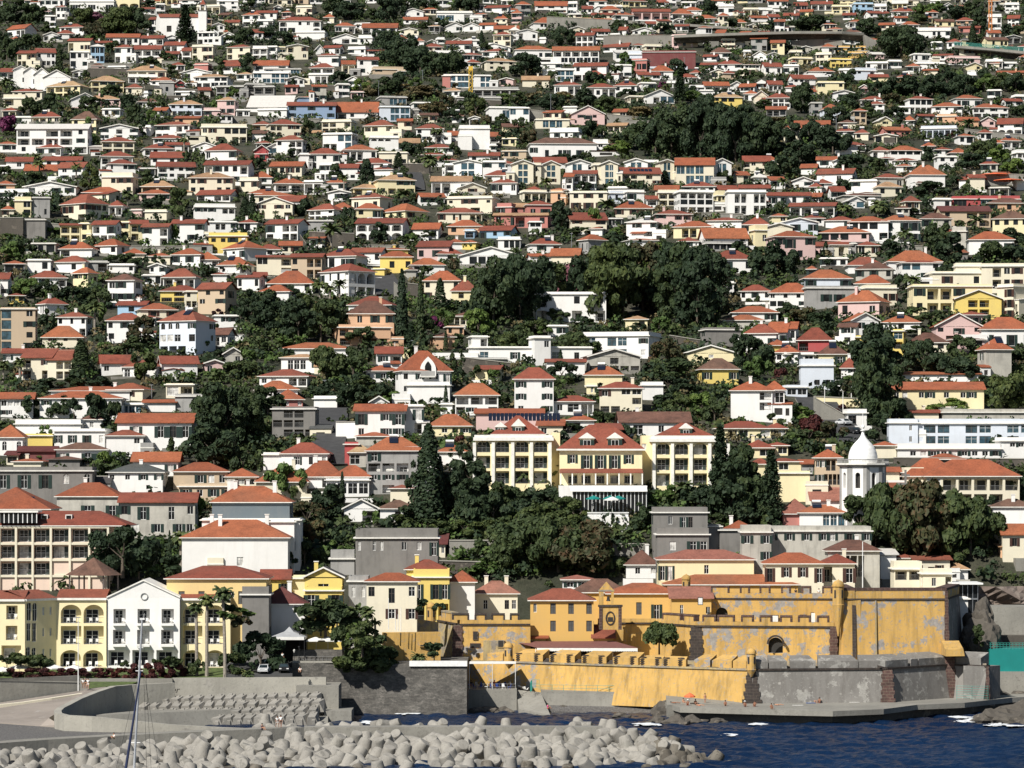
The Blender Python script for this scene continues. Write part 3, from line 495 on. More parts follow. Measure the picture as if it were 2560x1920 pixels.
TXT='''
@A
600 985 -20 12 100 x w w g.g.g
930 1210 -60 -20 70 h y o ../aaa
1380 1540 -60 -20 45 h y o aaa
1540 1760 -30 0 60 h w o ww/bb
1870 2060 -30 10 85 x w w ww/w.w
1680 1920 40 55 125 x c w bbb
2080 2260 100 130 230 h w o ww/bb
2100 2300 -50 -20 60 h w o wsw/bb
330 560 -40 -10 60 h w o wsww
100 280 -20 10 40 h w r wbw
50 300 212 245 325 g w o w.bb c=215
75 180 315 340 390 h o o w.
500 740 205 235 290 h w r ww.w
490 650 258 290 335 h w r w.b
580 790 330 352 460 g c r b.ws
600 775 440 450 590 x w w gww/g.w
780 905 380 400 545 h b w ggg/ggg
820 970 352 385 410 g w r wb
915 1205 290 322 390 g w o w.bbw
1215 1415 305 330 390 g w r w.b
980 1150 385 410 545 h w r w.w/b.b
1150 1390 390 425 545 g w r bbb/bbb
1410 1560 300 330 380 f w w w
1410 1600 358 390 460 g w r bb.
1650 1850 385 402 530 x c r b.ww/b.bw #cream three-storey block with deep dark balconies below the white church
1560 1660 410 440 530 g w r b/b
1230 1320 190 215 255 h o r w
1940 2180 385 408 515 h c r b.w./b.wb
1920 2080 520 570 620 g w r bb
1910 2040 275 310 370 f w w ww
2090 2290 250 280 340 g w r w.w
145 310 435 460 575 m c r b.bw/bb.w
310 490 415 455 575 m w r w.ww/wbbw
110 250 565 600 760 f w w .w #white stepped row house with saw-tooth gables at the far left slope | white saw-tooth terrace row
200 330 572 620 770 f w w .n
290 430 585 645 775 f w w .n
370 610 602 670 790 f w w ..ww
390 765 700 740 845 h y t bbbw/bbbb;w.w/ww c=690 #pale yellow villa with tan hipped roof and deep loggias on two floors | yellow loggia villa
770 1090 655 700 800 h y t bwwb/bbbb
1100 1440 568 612 690 h c t bbww
1100 1370 640 665 720 x w w bbbb
1540 1850 592 625 690 f w w b.b
1665 1810 545 560 620 x n w ..
1660 1980 640 665 755 h w t ww.gg/bbgg
1280 1500 665 700 740 h w o w.w
1375 1510 700 712 825 x g g .w.
1510 1600 690 720 760 f r r w
1860 2110 735 748 850 x g g bbb/bbb n=building_shell #unfinished grey concrete frame with open floors on the upper left slope | unfinished grey concrete frame
2115 2300 715 728 870 x g g bb/bb n=building_shell
1180 1400 850 880 930 h w b w.b.
1460 1745 865 902 1000 h l t wwww/bbbb
1760 1900 930 955 1010 x p w w.
1510 1720 1000 1035 1070 m o o w. 
680 1050 825 858 920 h p t w.bw
600 870 800 860 925 f w w .w
100 370 765 790 870 h c r ww.w
30 220 815 850 920 x c r b.
1230 1290 820 840 850 x w w .
270 530 965 1010 1070 h c r bbww k=1
110 270 1003 1015 1080 x w w w.
600 850 960 1030 1150 h y b w.w/..w
140 760 1070 1112 1330 g w w b.bbw/bbbbw/wwwbb #broad white four-level apartment block with dark balconies at the far left | broad white balcony block
870 1190 1070 1108 1210 f w r w.b.w/w.b.w #white house with shallow front gable over a central double loggia
870 1170 1185 1222 1330 h c r bbb/bbb
1190 1310 1080 1100 1175 x w w w.
1320 1660 1050 1080 1205 h w r ww.bw/bb.bw
1730 2140 1070 1100 1240 x c w ww.ggg/b.w.bb
1320 1600 1165 1195 1250 h w r w.w
1230 1520 1243 1282 1345 h w r bw.b
1430 1640 1228 1250 1320 g w r w.b
1300 1600 1310 1362 1420 g w r w.wb
1350 1700 1398 1440 1545 g w r bwww/wwbb
1750 2060 1240 1300 1390 h w r w...w #large plain white house with red hipped roof and one small window | plain white red-roofed house
1750 2160 1385 1422 1600 g w r bwwwb/bwwwb
2190 2330 1250 1300 1395 f r r w #crimson house with gabled front between white villas | crimson gabled house
1650 1890 1225 1265 1330 f w w w.b
860 1160 1305 1350 1500 h w r b.b/bbb
920 1190 1375 1415 1550 h w r n.ww/w.bb
300 550 1240 1275 1345 h w r w.wb
365 700 1350 1395 1440 g w r www
50 280 1355 1395 1460 g w r .wb
215 490 1420 1500 1530 g c o ..
480 740 1400 1450 1560 g w r ww/wb
865 1160 1490 1530 1680 x c w .www/w..w #tall plain cream house with small scattered windows
1210 1510 1560 1610 1680 h t t bb
1630 2010 1490 1535 1680 h c t ww.ww/ww.ww
200 660 1565 1612 1690 f w r w.ww
-40 140 1560 1590 1680 h o o w.
700 1060 1615 1662 1720 h w o ww.b
2060 2240 1530 1560 1640 x c w w.w
@B
-30 100 395 420 520 x w w bb/bb
330 500 45 60 130 x c r w.w
200 560 145 180 290 h w r a.wwa/gg..a #wide white villa with arched porches at both ends below a red hipped roof
0 180 90 110 165 g w r ww
10 150 165 180 235 x w w w.b
340 600 265 280 345 x w r ...
0 210 270 285 330 x w w ggg
450 580 -30 0 30 x w w ww
700 820 -30 0 45 x w w ww
580 680 120 150 200 h c o w.
680 860 195 225 290 h w o w.b
915 1220 200 240 300 g w o bsss #long white house with orange ridge roof and four shuttered windows
840 980 195 215 250 g w w ww
1260 1450 70 100 150 f w r .w
1270 1480 145 170 210 g w o w.b
1230 1415 240 262 305 f c w w.w
1560 1870 95 110 190 x w w GG.b
1640 1800 190 225 280 f w w .w
1790 1930 195 225 275 f w w w
2050 2180 125 165 200 h c o ww
1920 2080 195 215 270 g w o w.
2060 2270 220 250 300 g c o ww
2040 2212 275 300 400 h c r bb/w.b
1960 2080 -20 0 30 x w w ww
2110 2230 -20 5 40 x w w aa
1960 2200 45 65 110 g w r w.w
660 890 290 330 380 f w w .bs
880 1010 300 330 385 x w w w.
1210 1310 305 335 385 h w o w
1310 1460 325 355 400 h w o w.
1450 1620 375 405 450 h c r ww
1480 1560 340 360 400 f w w w
1530 1720 435 455 510 x w w .G
1560 1640 320 340 380 x w w w
1640 1860 350 378 450 g w r ww.w
1690 1790 325 350 390 f c w .
1790 1950 330 350 400 h w w ..w
1910 2200 375 415 450 f w w w.w #low white house with broad shallow gable
1930 2190 420 445 500 h w r w.w
1780 1970 455 475 535 h w r wwww
1810 1950 510 540 590 h w r w
1970 2270 500 530 610 h c t www/www
570 740 390 412 470 g w r b.b
510 590 395 440 470 f w w .
260 460 378 400 515 f c w b.s/w.w
185 270 400 410 485 x y w w
10 190 395 405 515 x w w ww/bb
530 720 460 480 570 h w r ..w
715 780 490 505 545 x w w b
780 960 400 425 470 x w w w.w
740 860 520 555 640 g c o bb #small cream house with bright orange gabled roof and balcony
875 1065 490 515 650 g w r w.w/w.b
1000 1290 575 600 660 x t b w.w/.. 
1220 1300 600 615 725 x t w w/w
960 1120 430 450 480 g w r w.
-20 275 520 565 620 g w o w.w
70 390 590 600 640 x g w GG
-30 290 615 632 720 x w w G.GG/.GGG #white modern house with two storeys of blue glass on the upper slope
450 685 545 585 640 h w r bb
450 670 630 645 735 x w w .bbb
-20 160 735 750 880 x g w bb/.
-80 310 825 925 975 m w w ..G
0 280 935 950 1010 x w w ..
270 690 880 912 1030 g B r s.w.w/s.s.s #long slate blue house with brown-red roof and white windows | long slate blue house
360 540 832 865 885 h B o ..
700 1050 880 970 1030 g w o bw.b #white house with two steep orange roof slopes beside blue house | steep orange roofs
1055 1320 828 840 925 x g g .GG
1060 1340 915 925 1050 x l w .GG/.GG #pale modern glass house stacked in two white boxes | stacked glass house
1340 1415 935 950 1040 x d g ..
1620 1845 640 652 760 x w w GG/GG #white cube house with two floors of blue glass left of the yellow crane | glass cube houses by the yellow crane
1880 2040 645 655 770 x w w .GG/.GG
1610 1680 650 655 760 x n g .
1880 2270 750 775 830 x g g bbbbb
1730 2120 830 845 920 x g w ....
2000 2350 920 932 1030 x w w .GG
1560 1690 935 950 990 x w w ..
1690 1800 965 1005 1060 h w b w.
100 410 1030 1075 1190 h c r bb.ww/aa..w #cream house with arched corner loggias and orange hipped roof | arched corner loggia house
550 840 1030 1050 1150 x c t bb.b/bbb. 
555 850 1145 1160 1300 x w w ..GG/bb.G #stepped white modern villa with pool terrace and long balconies | stepped white modern villa
905 1210 1035 1085 1190 h c r bb.b/.....
980 1240 1170 1190 1300 x w w aaa./....  s=1
1380 1620 1070 1110 1230 h w r w.bb/ww.b
1760 2020 1080 1110 1280 x w k bb.b/bb.b;./. c=1760 y=0
1660 1770 1130 1170 1220 g w o ..
2010 2110 1140 1180 1230 g w o b
160 415 1168 1210 1340 h w r w.bb/..bb
0 130 1215 1245 1290 h w r aww
-10 90 1300 1330 1395 x r r w #deep crimson wall of a house beside a white villa
90 240 1258 1300 1330 f w r G
110 410 1395 1435 1520 g c o bwww #cream house with three tall dark openings under a long orange roof
460 725 1280 1330 1460 h w r S.w.S/b..b #white villa with tall shuttered doors under a red pyramid roof
370 470 1320 1335 1460 x w w ./.
740 1060 1250 1295 1390 h w o bbb.w
1060 1310 1310 1320 1420 x c w ../gg
870 1160 1365 1410 1500 h w r ws.s
960 1200 1440 1475 1520 h w r ..
710 880 1415 1450 1555 g w r ../.w
540 700 1405 1425 1560 x w w www/bb.
1030 1400 1510 1555 1680 h y t ..ww/wbbb
830 1100 1590 1625 1690 h y t b.b
600 780 1540 1580 1650 h w o ..w
150 440 1540 1585 1659 h w o bb
400 590 1555 1570 1680 x w w bb
-40 140 1480 1540 1590 h w o w
-60 200 1635 1670 1740 h w o w.w
1465 1700 1245 1275 1330 h w r b.w
1400 1700 1320 1345 1390 h w r b.b
1480 1750 1350 1385 1440 h w r w..
1840 2100 1315 1345 1400 g w r w.b
2020 2090 1265 1285 1310 x w r w
1700 1960 1375 1405 1540 f w w .GG./.GG. n=terraced_house #cream row house with glass bay and small gable at the terrace's left end | terrace of bay-fronted houses
1960 2160 1385 1400 1540 x w w w.G/..G n=terraced_house
1630 1720 1410 1425 1530 x w w b/b
2100 2260 1390 1420 1470 h w r b.
1970 2240 1470 1515 1580 h w r b.bb
2020 2260 1545 1580 1680 h w r ww.w
1510 1860 1520 1565 1680 g w t bb.w;w.
1740 2000 1580 1625 1680 f c w .w.
@C
30 230 250 275 355 f w w b.w
480 570 10 30 130 x w w ww/ww
200 480 10 50 110 g w o www/bb
480 610 105 125 160 h c w ww
730 970 40 55 110 x w w w.bb
760 940 50 85 130 h c o ww
690 890 110 130 165 g c r yww
880 1060 105 130 180 h w o w.b
1040 1370 75 100 180 g p r bbbb #pink house with long balcony above the upper motorway wall | pink balcony house
1370 1580 75 120 160 h w o bb
1550 1780 128 160 200 h w o bb
940 1180 -20 10 60 h y r wbbw
640 820 -20 10 60 h w o ww
1480 1640 60 90 130 h w o w.
1780 1920 35 55 130 x w r w.w
1700 1920 -20 5 40 g w o w.w
1900 2030 165 195 235 h c o bbb
2000 2130 65 80 140 x c r bb
2120 2260 65 85 130 x w w b.b
2060 2220 135 160 190 g w o w.
1240 1330 -10 20 60 g w r ww
170 440 150 200 250 h w o .wwww
690 850 248 275 310 g w r www
910 1000 230 260 305 g w r b.
1040 1240 240 272 305 f w o wbb
490 640 225 250 290 f c w .w
540 715 280 305 415 g w r bbb/bbb
230 300 320 335 375 x w w ..
700 800 335 350 380 x w w w
-20 60 235 260 330 h c w ww
770 1020 370 405 450 g w r w.bb
1030 1160 375 400 430 h w r w
1140 1310 380 400 440 x c o ww
890 1140 430 455 530 m w w w...
20 350 395 430 520 h w o ww.ww #white villa with long orange hipped roof above a dark tree clump
350 755 400 435 550 g w o bbbbb/.ggggg #long white clinic-like block with ribbon windows and an orange roof | long ribbon-window block
240 430 540 550 600 x w w ...w
380 540 590 605 710 x w w GG/GG
520 830 540 570 700 g w r w.b./bb.b
640 800 610 655 715 h w r w..
260 390 600 615 670 x w w .w.
1015 1180 505 520 620 x n r .gg #terracotta coloured flat block with one wide window | terracotta block
1000 1430 415 470 580 x l w ..../..GG
1120 1590 435 450 590 x m m ....... #maroon curved wing of a school behind white blocks | maroon curved wing
1250 1430 470 480 580 x w w .qqqqq
1200 1390 565 615 680 h w o ww.
1080 1290 620 655 690 g w r w.w
1720 1890 410 455 510 h w b ww
1990 2070 430 445 510 x w w w
2070 2212 440 480 520 f w w .
1660 1730 335 350 400 x w w w
1810 1930 330 345 425 x c w www/www
1920 2010 330 360 410 f w w .
1640 1780 470 495 530 g w r w.w
1620 1780 540 565 600 g w r ww
1760 1990 520 555 600 h w r ww.w
2000 2150 555 570 600 h w r www
1530 1640 600 630 680 h w r b.
1440 1610 635 670 720 h w r b.b
1340 1440 700 720 760 x w w bb
1530 1660 740 760 800 x w w w.w
1660 1880 705 740 800 g w o bbb
1880 2000 700 735 790 f w w .b
1950 2110 720 750 800 g w o www
1730 2000 798 840 940 h Y t wgg./kkkk #bright yellow villa with tan roof right above the great dark wood | bright yellow villa
2000 2130 780 810 870 h w o b.b
2090 2212 780 830 900 f c w .b
2130 2260 840 870 920 h w r bb
2110 2212 690 720 770 h w w ww
1620 1740 780 790 830 x w w ..
90 320 655 690 755 g c t ..b. #cream bungalow with pale tan roof above scrubland
360 600 705 735 820 h w r w.bb
870 1090 700 740 800 h w r w.w
650 900 720 755 850 h w r bwbb
1000 1230 825 835 890 x c w bbb
1130 1430 770 830 895 f w w .bGG
440 565 935 945 975 x w w ..
-20 150 925 935 1060 x w w G.G/... 
200 500 1025 1035 1110 x c w .GGG.
510 805 910 985 1080 f p t .wSw./w.bb. #pink gabled house with tan roof standing alone on the slope | lone pink gabled house
810 1000 1060 1085 1140 g c t bbb
820 1000 1240 1270 1310 g w b ...
310 590 1085 1140 1205 x w r .w.w.w #white manor with a small upper storey and five tall dark windows | white manor below the pink gabled house
150 740 1190 1240 1360 h w b w.d.dd.d.d
700 830 1180 1240 1330 x w w w/b
0 190 1378 1415 1590 f c w .GG./.GG./.GG. n=terraced_house #cream row house with stacked rounded bays behind a palm
180 270 1405 1425 1590 x c w w./b. n=terraced_house
245 430 1385 1425 1590 f c w .GG./.GG./.ww. n=terraced_house
190 480 1355 1405 1460 g w r ....
470 700 1375 1415 1560 f w w .GG.w/.bbb. n=terraced_house
700 780 1405 1425 1590 x c w w./w. n=terraced_house
760 920 1385 1420 1600 f c w .GG./.GG./.GG. n=terraced_house #cream row house with planted half-round balconies in the bay-fronted terrace
965 1180 1365 1400 1480 f w w .GG. n=terraced_house
1130 1280 1380 1400 1460 x w w .w n=terraced_house
1260 1420 1375 1400 1560 f c w .GG./.GG. n=terraced_house
440 540 1490 1525 1650 g w o b/w
530 730 1470 1500 1650 g w r bbb/w.w
940 1300 1445 1500 1600 g c r bb.b./wbb.w p=6 #cream villa with a row of dark solar panels on its red roof | solar panel villa
1410 1750 1362 1425 1600 g c o GGG./.GGG #big cream house with three tall grey-blue shutters on two floors | grey-blue shutter house
1720 1910 1365 1410 1590 f w w .GG./.ww.
2000 2230 1345 1395 1500 g c r bw.w/b.ww
2080 2220 1500 1530 1600 h w w ..w
100 260 1610 1650 1700 h w r w.
340 480 1625 1655 1700 h c o w.
820 1000 1610 1625 1700 x w w ...
1230 1440 1600 1640 1700 g c o ..
1470 1760 1570 1610 1690 h w r waaw
1740 1960 1600 1640 1700 g w r w.w
1960 2230 1595 1625 1700 g w r w.ww
@D
60 110 80 100 140 x w w w
-20 70 80 95 130 x w w ww
0 170 -30 10 60 g w o www
370 560 10 35 90 g w r bbb
620 760 -30 0 50 h y r ww/bb
740 910 20 35 120 x b w www/bbb
910 1030 30 55 110 x w w bb/bb
1070 1210 0 30 75 g y w bbb
1060 1280 65 100 140 h w r wbb
550 710 40 55 120 x y r bb/ww
270 390 80 100 160 g y o w.a
860 1070 95 115 155 g w r w.w.w
130 270 110 135 180 g w r w.w
0 110 120 145 190 g w r ww
690 870 170 190 240 h w o aww
640 760 110 130 170 g w r ww
950 1100 195 215 260 g c o ww
1150 1310 185 215 250 h w o aaa
1250 1580 235 265 325 x w w ....ww.w #long low white house under the cypress pair at the upper right
1400 1570 230 260 300 g w r ww
1450 1610 165 185 240 g y b ww
1620 1780 150 180 215 h o r ww.w
1640 1840 225 240 290 g n r w.bb #dusty pink house above the white cypress house | dusty pink house
1900 2020 120 145 255 x w r b.b/www #white block behind the orange tower crane | orange tower crane
2060 2180 130 160 225 g w r wbw/aaa
1900 2010 260 285 330 g w o bb
2050 2170 20 40 110 x w w ww/aaa
1990 2110 -30 5 35 x c w ww
1880 2090 320 345 410 g y b .w.ww #pale yellow farmhouse right of the two cypresses
1670 1760 325 345 400 h y g .w
2040 2200 300 320 380 f g g bb
590 850 405 420 450 x O w w.w.w
690 870 455 470 500 x O w .w..w #ochre flat-roofed houses under the viaduct end | ochre houses under the viaduct
190 300 430 450 500 x c w w.w
200 400 490 505 560 x y w w.bb
400 560 450 470 560 x c w ww.w/bbbb
540 730 500 515 580 x Y w w.ww./bbbbb
870 1010 450 470 510 g p w ww.w
0 100 465 485 510 f w w .
190 250 525 555 580 h w r w
1250 1420 460 470 540 x w w w.ww
1420 1600 465 490 520 g w r www
1410 1500 490 500 540 x c w ..
1550 1850 485 505 545 x p w ..ww.
1280 1530 535 550 600 x w w w.pp.w
1040 1160 515 530 590 x w w ww
840 1040 530 545 600 x w w w.bb
1710 1860 545 575 610 f y w .w
1880 2030 510 530 590 x w w bb
1910 2010 520 560 590 h c o .
2030 2160 535 550 590 x w w w.w
-40 130 540 575 650 g w r w.w
130 270 555 570 650 x w w w.g
340 580 580 635 660 h w o ..w
600 760 590 605 650 x w r w.b
745 950 585 610 690 x l w w.a/...
880 1040 640 665 710 g y r w.
1100 1270 635 665 710 h w r b.w
1340 1470 595 625 650 g c o w.
1960 2160 640 670 700 f c o a.w
1990 2212 610 640 670 g o o ..
1710 1810 615 650 700 x w w www
200 430 645 680 770 g w r wwb./.bbb
0 130 695 730 790 g w r bbb
150 270 725 755 800 h w r .b
430 660 700 715 820 x y w w..w/..bb
560 750 775 800 880 f w r .wbb
260 430 765 790 840 g w o bb.
-20 200 805 845 930 h w r bbbb/gggb
790 1020 830 860 920 h w r bb.
860 1010 870 900 980 h w r bw/bb
1210 1430 830 855 980 h w r gggg/bbbb #white three-storey house with glazed verandas and a chimney-topped red roof | glazed veranda house
1400 1690 885 920 1010 h w o .w.w.bw/w..bb
1610 1860 820 850 940 h w o ww.w
1760 2090 895 930 1020 h w o bb.w.w/bbbw
2040 2212 850 880 920 g w r w.w
2130 2260 820 840 880 x w w ww
470 645 898 945 1040 h l o w.w/www #pale blue-white house with orange pyramid roof beside dark trees | pale blue pyramid-roof house
370 470 880 890 1000 x g g w/w
940 1085 1005 1045 1120 f y w .w./w.w
1150 1280 1000 1045 1090 h w o w.w
1300 1440 985 1005 1050 g g r w.w
1450 1640 985 1005 1060 x o r w..
1640 1830 1010 1060 1090 g o o ..
1840 1965 1010 1050 1095 f p w .w
1970 2210 1020 1070 1160 g w r w.w/aab
120 340 1060 1110 1220 h c o w.w/..
220 540 1040 1075 1130 g w o www.w
610 760 1035 1075 1110 h c b w.
580 750 1100 1135 1185 h w r w.w
740 880 1115 1150 1210 h c r w.
1000 1250 1095 1125 1185 g n o w..w #dusty pink bungalow with orange roof left of the grey bridge building
1300 1650 1085 1110 1200 x l g bbbbbb #long grey-white modern block with one dark ribbon window | grey ribbon-window block
1880 2050 1205 1235 1330 h w o ..w
2010 2200 1180 1215 1280 h w o bb
2140 2260 1290 1320 1410 x w w bb/..
610 850 1225 1255 1310 h w r b.b
900 1050 1265 1300 1370 h w r b.b
1050 1330 1258 1300 1390 h w o gggg/..... #white house with full-width blue glazed veranda | blue glazed veranda house
1440 1590 1270 1300 1345 h w r w.w
1570 1750 1280 1320 1380 h g o ..
1460 1640 1345 1355 1470 x w w ww/aa.
410 690 1350 1380 1450 g w o w.
570 690 1360 1390 1460 f w w .w.
-20 90 1350 1385 1440 h w o w
960 1100 1365 1390 1420 h w r w.
1080 1290 1365 1400 1440 h w r w..
1100 1250 1415 1455 1490 h w o .w
270 430 1415 1450 1510 g w o ..
390 760 1455 1500 1600 g w r ..w. #long low white hall with brown-red roof and one window
210 400 1530 1570 1620 f w r .w
400 560 1545 1595 1640 h w r w.
930 1190 1500 1535 1640 h s r ..w
1220 1540 1425 1510 1640 h w o ....
1630 1880 1525 1550 1640 g w r ...
1740 1880 1505 1535 1650 g c r .
700 960 1550 1565 1690 x w w w../...
940 1170 1570 1615 1700 h c t w.w
1270 1500 1525 1590 1640 h c b w.
340 480 1580 1615 1680 h w r w.
@E
-20 260 -10 20 60 x w w ww.w
120 275 40 75 215 x y w .g/.g #pale yellow rounded stair tower house beside grey walls | rounded yellow house
270 440 40 50 220 x g g ../.n
0 390 225 240 400 x d g .. y=0 n=house #massive dark grey retaining block without windows at the left edge | dark grey blank block
10 130 120 150 220 h c o w.
500 915 20 95 255 h c r SS.w/b.b;www/w.w c=740 #cream two-storey villa with orange hipped roof and green doors | cream green-door villa
680 1070 -5 12 90 g c r b.w;w c=940
515 700 270 285 435 g y r bb/bb
680 780 262 272 435 x y r w/w
780 1015 245 280 440 g w r b.S/bbb
1010 1120 250 262 420 x y r w/w
1115 1290 240 275 420 g y r bS/b. 
1240 1450 150 170 240 x c w ...
1115 1240 150 160 215 x p w .. 
1215 1465 270 300 470 g w r w.b/n.b
1480 1770 235 270 440 g w r b..w/..w. 
1670 2050 100 130 250 x w w www.bb/..... #long white building with blue door panel and lettered parapet | lettered white building
1750 2060 250 260 400 x w w ..bb.w/...b
2050 2230 235 265 350 h w r gg.
1200 1470 -20 15 80 h p o w.w
1670 2020 -20 25 80 g w r b.bb
1800 2140 350 380 540 x Y r qqw./a.w. k=1 #bright yellow house with square windows and an arched ground floor | bright yellow arch house
1910 2290 420 480 600 h w o a.B.w;.. c=2110
500 810 430 490 560 h w o b..
800 1100 405 460 545 h w o w.w;w c=1010
1060 1260 485 545 600 h c o w.
1270 1480 525 570 620 h c o w.
1465 1750 487 540 640 h w o w.w.
1690 1900 515 585 650 h w o b.b k=0 #small white house with dark solar heater on a red-orange roof
1690 1800 445 490 520 h w o ..
235 440 578 590 700 x w w .w #low white flat-roofed annex beside agaves
450 760 550 605 700 h w r ..w.
250 590 680 740 820 h w r .w.b
620 830 650 700 830 h y o wwg/...;.w c=760 #cream kiosk-like house with bright orange pyramid roof and arched window
650 940 590 605 690 x g g ..b
940 1160 625 640 700 x w g ...w
1225 1400 710 720 810 x w w w.g
1280 1440 630 660 710 f w w w.w
1390 1700 660 735 830 h w r bbb k=0 #white house with blue dormer and arched porch under a red roof | blue dormer house
1860 2160 560 630 720 h w o w..w k=0
1840 1960 700 740 780 h w r ..
2030 2260 715 735 850 g w r w..w
0 70 695 750 900 g w r ./w
1380 1720 805 855 950 h Y r .bw/bbb
1590 1720 850 860 1000 x c w w./bb
1700 2030 780 835 1060 g t r .w.w/w.w/.;w/w c=1945 #tall tan three-storey house with red mono roof and small balcony | tall tan house
1840 2060 1060 1070 1170 x w w .SS/...
1000 1270 940 975 1060 g b r .w. #sky blue house with red roof and white balcony rail | sky blue house
1185 1550 960 1015 1100 h c o .w.w
310 560 910 965 1080 h w r .nnn;. c=400
60 230 885 925 965 h Y r w.w
0 310 995 1010 1380 x t t G.w/G.w/G.w/G.w n=apartment_building #tan apartment block with four floors of blue glass balconies at the left edge | blue glass apartment block
480 760 1035 1080 1250 h w r w.n.w/b..b #white house with white-trimmed arched dormer among dark trees | arched dormer house
365 710 1155 1255 1350 h c o .w.w.w/... #old cream house with bright orange pyramid roof behind the dark cypress | orange pyramid house
915 1240 1045 1110 1300 h w r w.w.w/w..w;./. k=0 #white two-storey house with red hipped roof left of a green tree
1190 1360 1090 1120 1160 h w r ..
1360 1840 1020 1110 1410 h l r vvv.w/ggg.g/bbb.;..w/..v/... c=1690 k=1 #large grey-white villa with glazed veranda, tall chimney and big red hipped roof | grey-white veranda villa
20 290 1350 1390 1480 g w r w..
180 450 1350 1430 1620 m c r b.w/b.b
390 640 1360 1450 1620 m c r .bb/.bb #cream apartment house with stepped red roofs and deep balconies | stepped red-roofed apartments
860 1160 1405 1480 1580 g w r w.w
1030 1400 1450 1510 1600 h w r B.w.
1350 1700 1410 1480 1620 f w r ..w;.. c=1400
1910 2120 1340 1400 1490 f s g .w
@F
-20 340 0 30 130 h c o w.w
-10 330 40 100 230 f c r w.ww/b..b #cream house with broad white gable left of a cypress
180 420 30 80 140 g w r w.
80 440 235 270 420 g w r S.bb/b.bb;.. c=360 #white house with recessed balcony above a stone terrace
450 760 100 150 240 h w r bb.w/bbbb;. c=670
450 660 240 250 350 x g g ...
620 840 90 140 200 h p o w.w
820 1170 10 45 170 h c r w.w;.w c=1070
860 1100 95 145 220 h y o w.S
1070 1480 100 160 240 h y o w.w.w.;w. c=1290 #pale yellow villa with linked orange hipped roofs | pale yellow linked villa
840 1290 225 268 420 g w r aaaa/aaaa #white villa with four wide arches on two floors and a long red roof | four-arch villa
1650 2110 30 50 190 x c w r.ww.r/..b.;./. c=2040 #cream block with round windows at both ends | round-window block
1570 1960 135 180 270 h c r w.nn.bb
2060 2230 95 130 200 x n t w.
2050 2290 180 200 290 g n t w.S
1650 1960 240 295 370 h o o w..
1340 1590 265 320 400 g w o ..w
1900 2230 290 330 400 g b r d.w.w #light blue house with red roof right of a peach one | light blue long house
1790 1900 320 335 400 x b g b
2085 2290 385 410 500 x w w .ggg
1380 1680 420 470 600 m p r w.w. #pink gabled house facing right above the palm roofs | pink side-gabled house
1650 1810 405 470 500 h w o .
1760 1920 415 475 500 h Y o .
1560 1790 470 535 600 h w r .w.
1760 2300 470 550 640 f w w .ggg...
1100 1330 490 510 560 h Y o ..
1070 1350 510 560 700 h Y o .w.w #mustard yellow house with orange hipped roof by the steep road | mustard yellow house
990 1130 655 665 740 x Y w ..
1330 1640 570 630 720 h w o w..
1290 1400 675 700 740 h s b .
800 1100 480 520 620 g w r .w.w
560 950 490 550 670 h w r gg.ww;kk c=860
0 420 545 560 720 g c r g.bb/k.bb
290 580 530 560 750 g t r w.bb/g.bb
540 1020 620 680 910 h w r S.n.w.b/....b.b;aaa/bbb c=800 #white villa with terrace-topped roof and arched verandas on its right side | arched-side veranda villa
0 240 450 520 560 h w r .w.
90 500 680 790 880 h w o vv.v k=0 #broad orange pyramid-roofed white house with a skylight | broad orange pyramid roof
0 310 800 860 950 h w o w..
-20 100 690 720 800 g w r ww
770 1190 900 975 1060 h w r .w..w
790 1200 940 1050 1280 h o b .w.w.w/...... #peach house with brown hipped roof and three white-blinded windows over a dark green veranda | peach house with brown roof
680 1200 1145 1170 1330 x o b b..../b.bb
1440 1770 680 765 940 h c o w.w.w/w.... k=0 #derelict cream house with a sagging broken orange roof between cypresses | sagging broken roof
1680 1920 755 855 990 h y r .j.j/bbb #pale yellow villa with shuttered upper windows and a pillared porch | pillared pale yellow villa
1685 1890 1040 1070 1150 h c b bbb
1640 1810 1160 1170 1240 x o w v.v
1520 1740 1215 1250 1360 h o b ...
1850 2020 1240 1250 1430 x w w .b/b.
1840 2200 1430 1440 1530 x g g ...
1230 1720 1370 1545 1760 h w o w.w.w.S/ww.w.w k=1 #white chalet with pointed arch dormer and big orange roof | chalet with pointed arch dormer
1160 1260 1465 1500 1560 g w o .
210 820 1300 1375 1430 h w o w...
200 560 1400 1430 1560 h w t .ggg.w
0 470 1530 1590 1680 h w r ww.bb #white house with orange roof and flat dormer above the tree-lined road
@G
0 160 95 130 190 g n t w.w
120 350 75 110 240 h n r ww
0 330 180 200 310 g n t b.w
320 450 -20 0 100 x o w .w
85 320 -20 0 95 x c w bbb
490 830 -10 5 145 x c w www/SSS #cream block of shuttered windows and balconies on two floors
830 980 -10 10 100 x l w .w.
980 1160 -20 0 100 x w w w.
1160 1260 30 70 120 g w r b
890 1220 80 140 220 h c o w.wbb
1265 1430 -20 5 120 x c w bb/bb
1430 1760 -20 0 180 x w w bbbb/gggg/bbbb #white apartment tower with rounded glazed balconies | rounded balcony tower
1760 1860 -20 30 140 x y w bw/.b
1860 2200 -20 0 200 x w w .bb.bb/.bb.bb #white apartment block with deep twin balconies
1240 1560 155 190 300 h p r w.bb/..
1370 1760 250 300 400 h y o .bb.w #pale yellow house with low front gable and red verandah roof
145 260 250 260 360 x w w g/.
500 830 175 240 340 m c r w.g/w.w
960 1270 230 260 400 h w w .ww..w/.bb
825 960 220 230 300 x g g gg
990 1310 410 460 480 h w o .
1010 1160 350 385 420 g w o .
660 800 320 355 380 h w o .
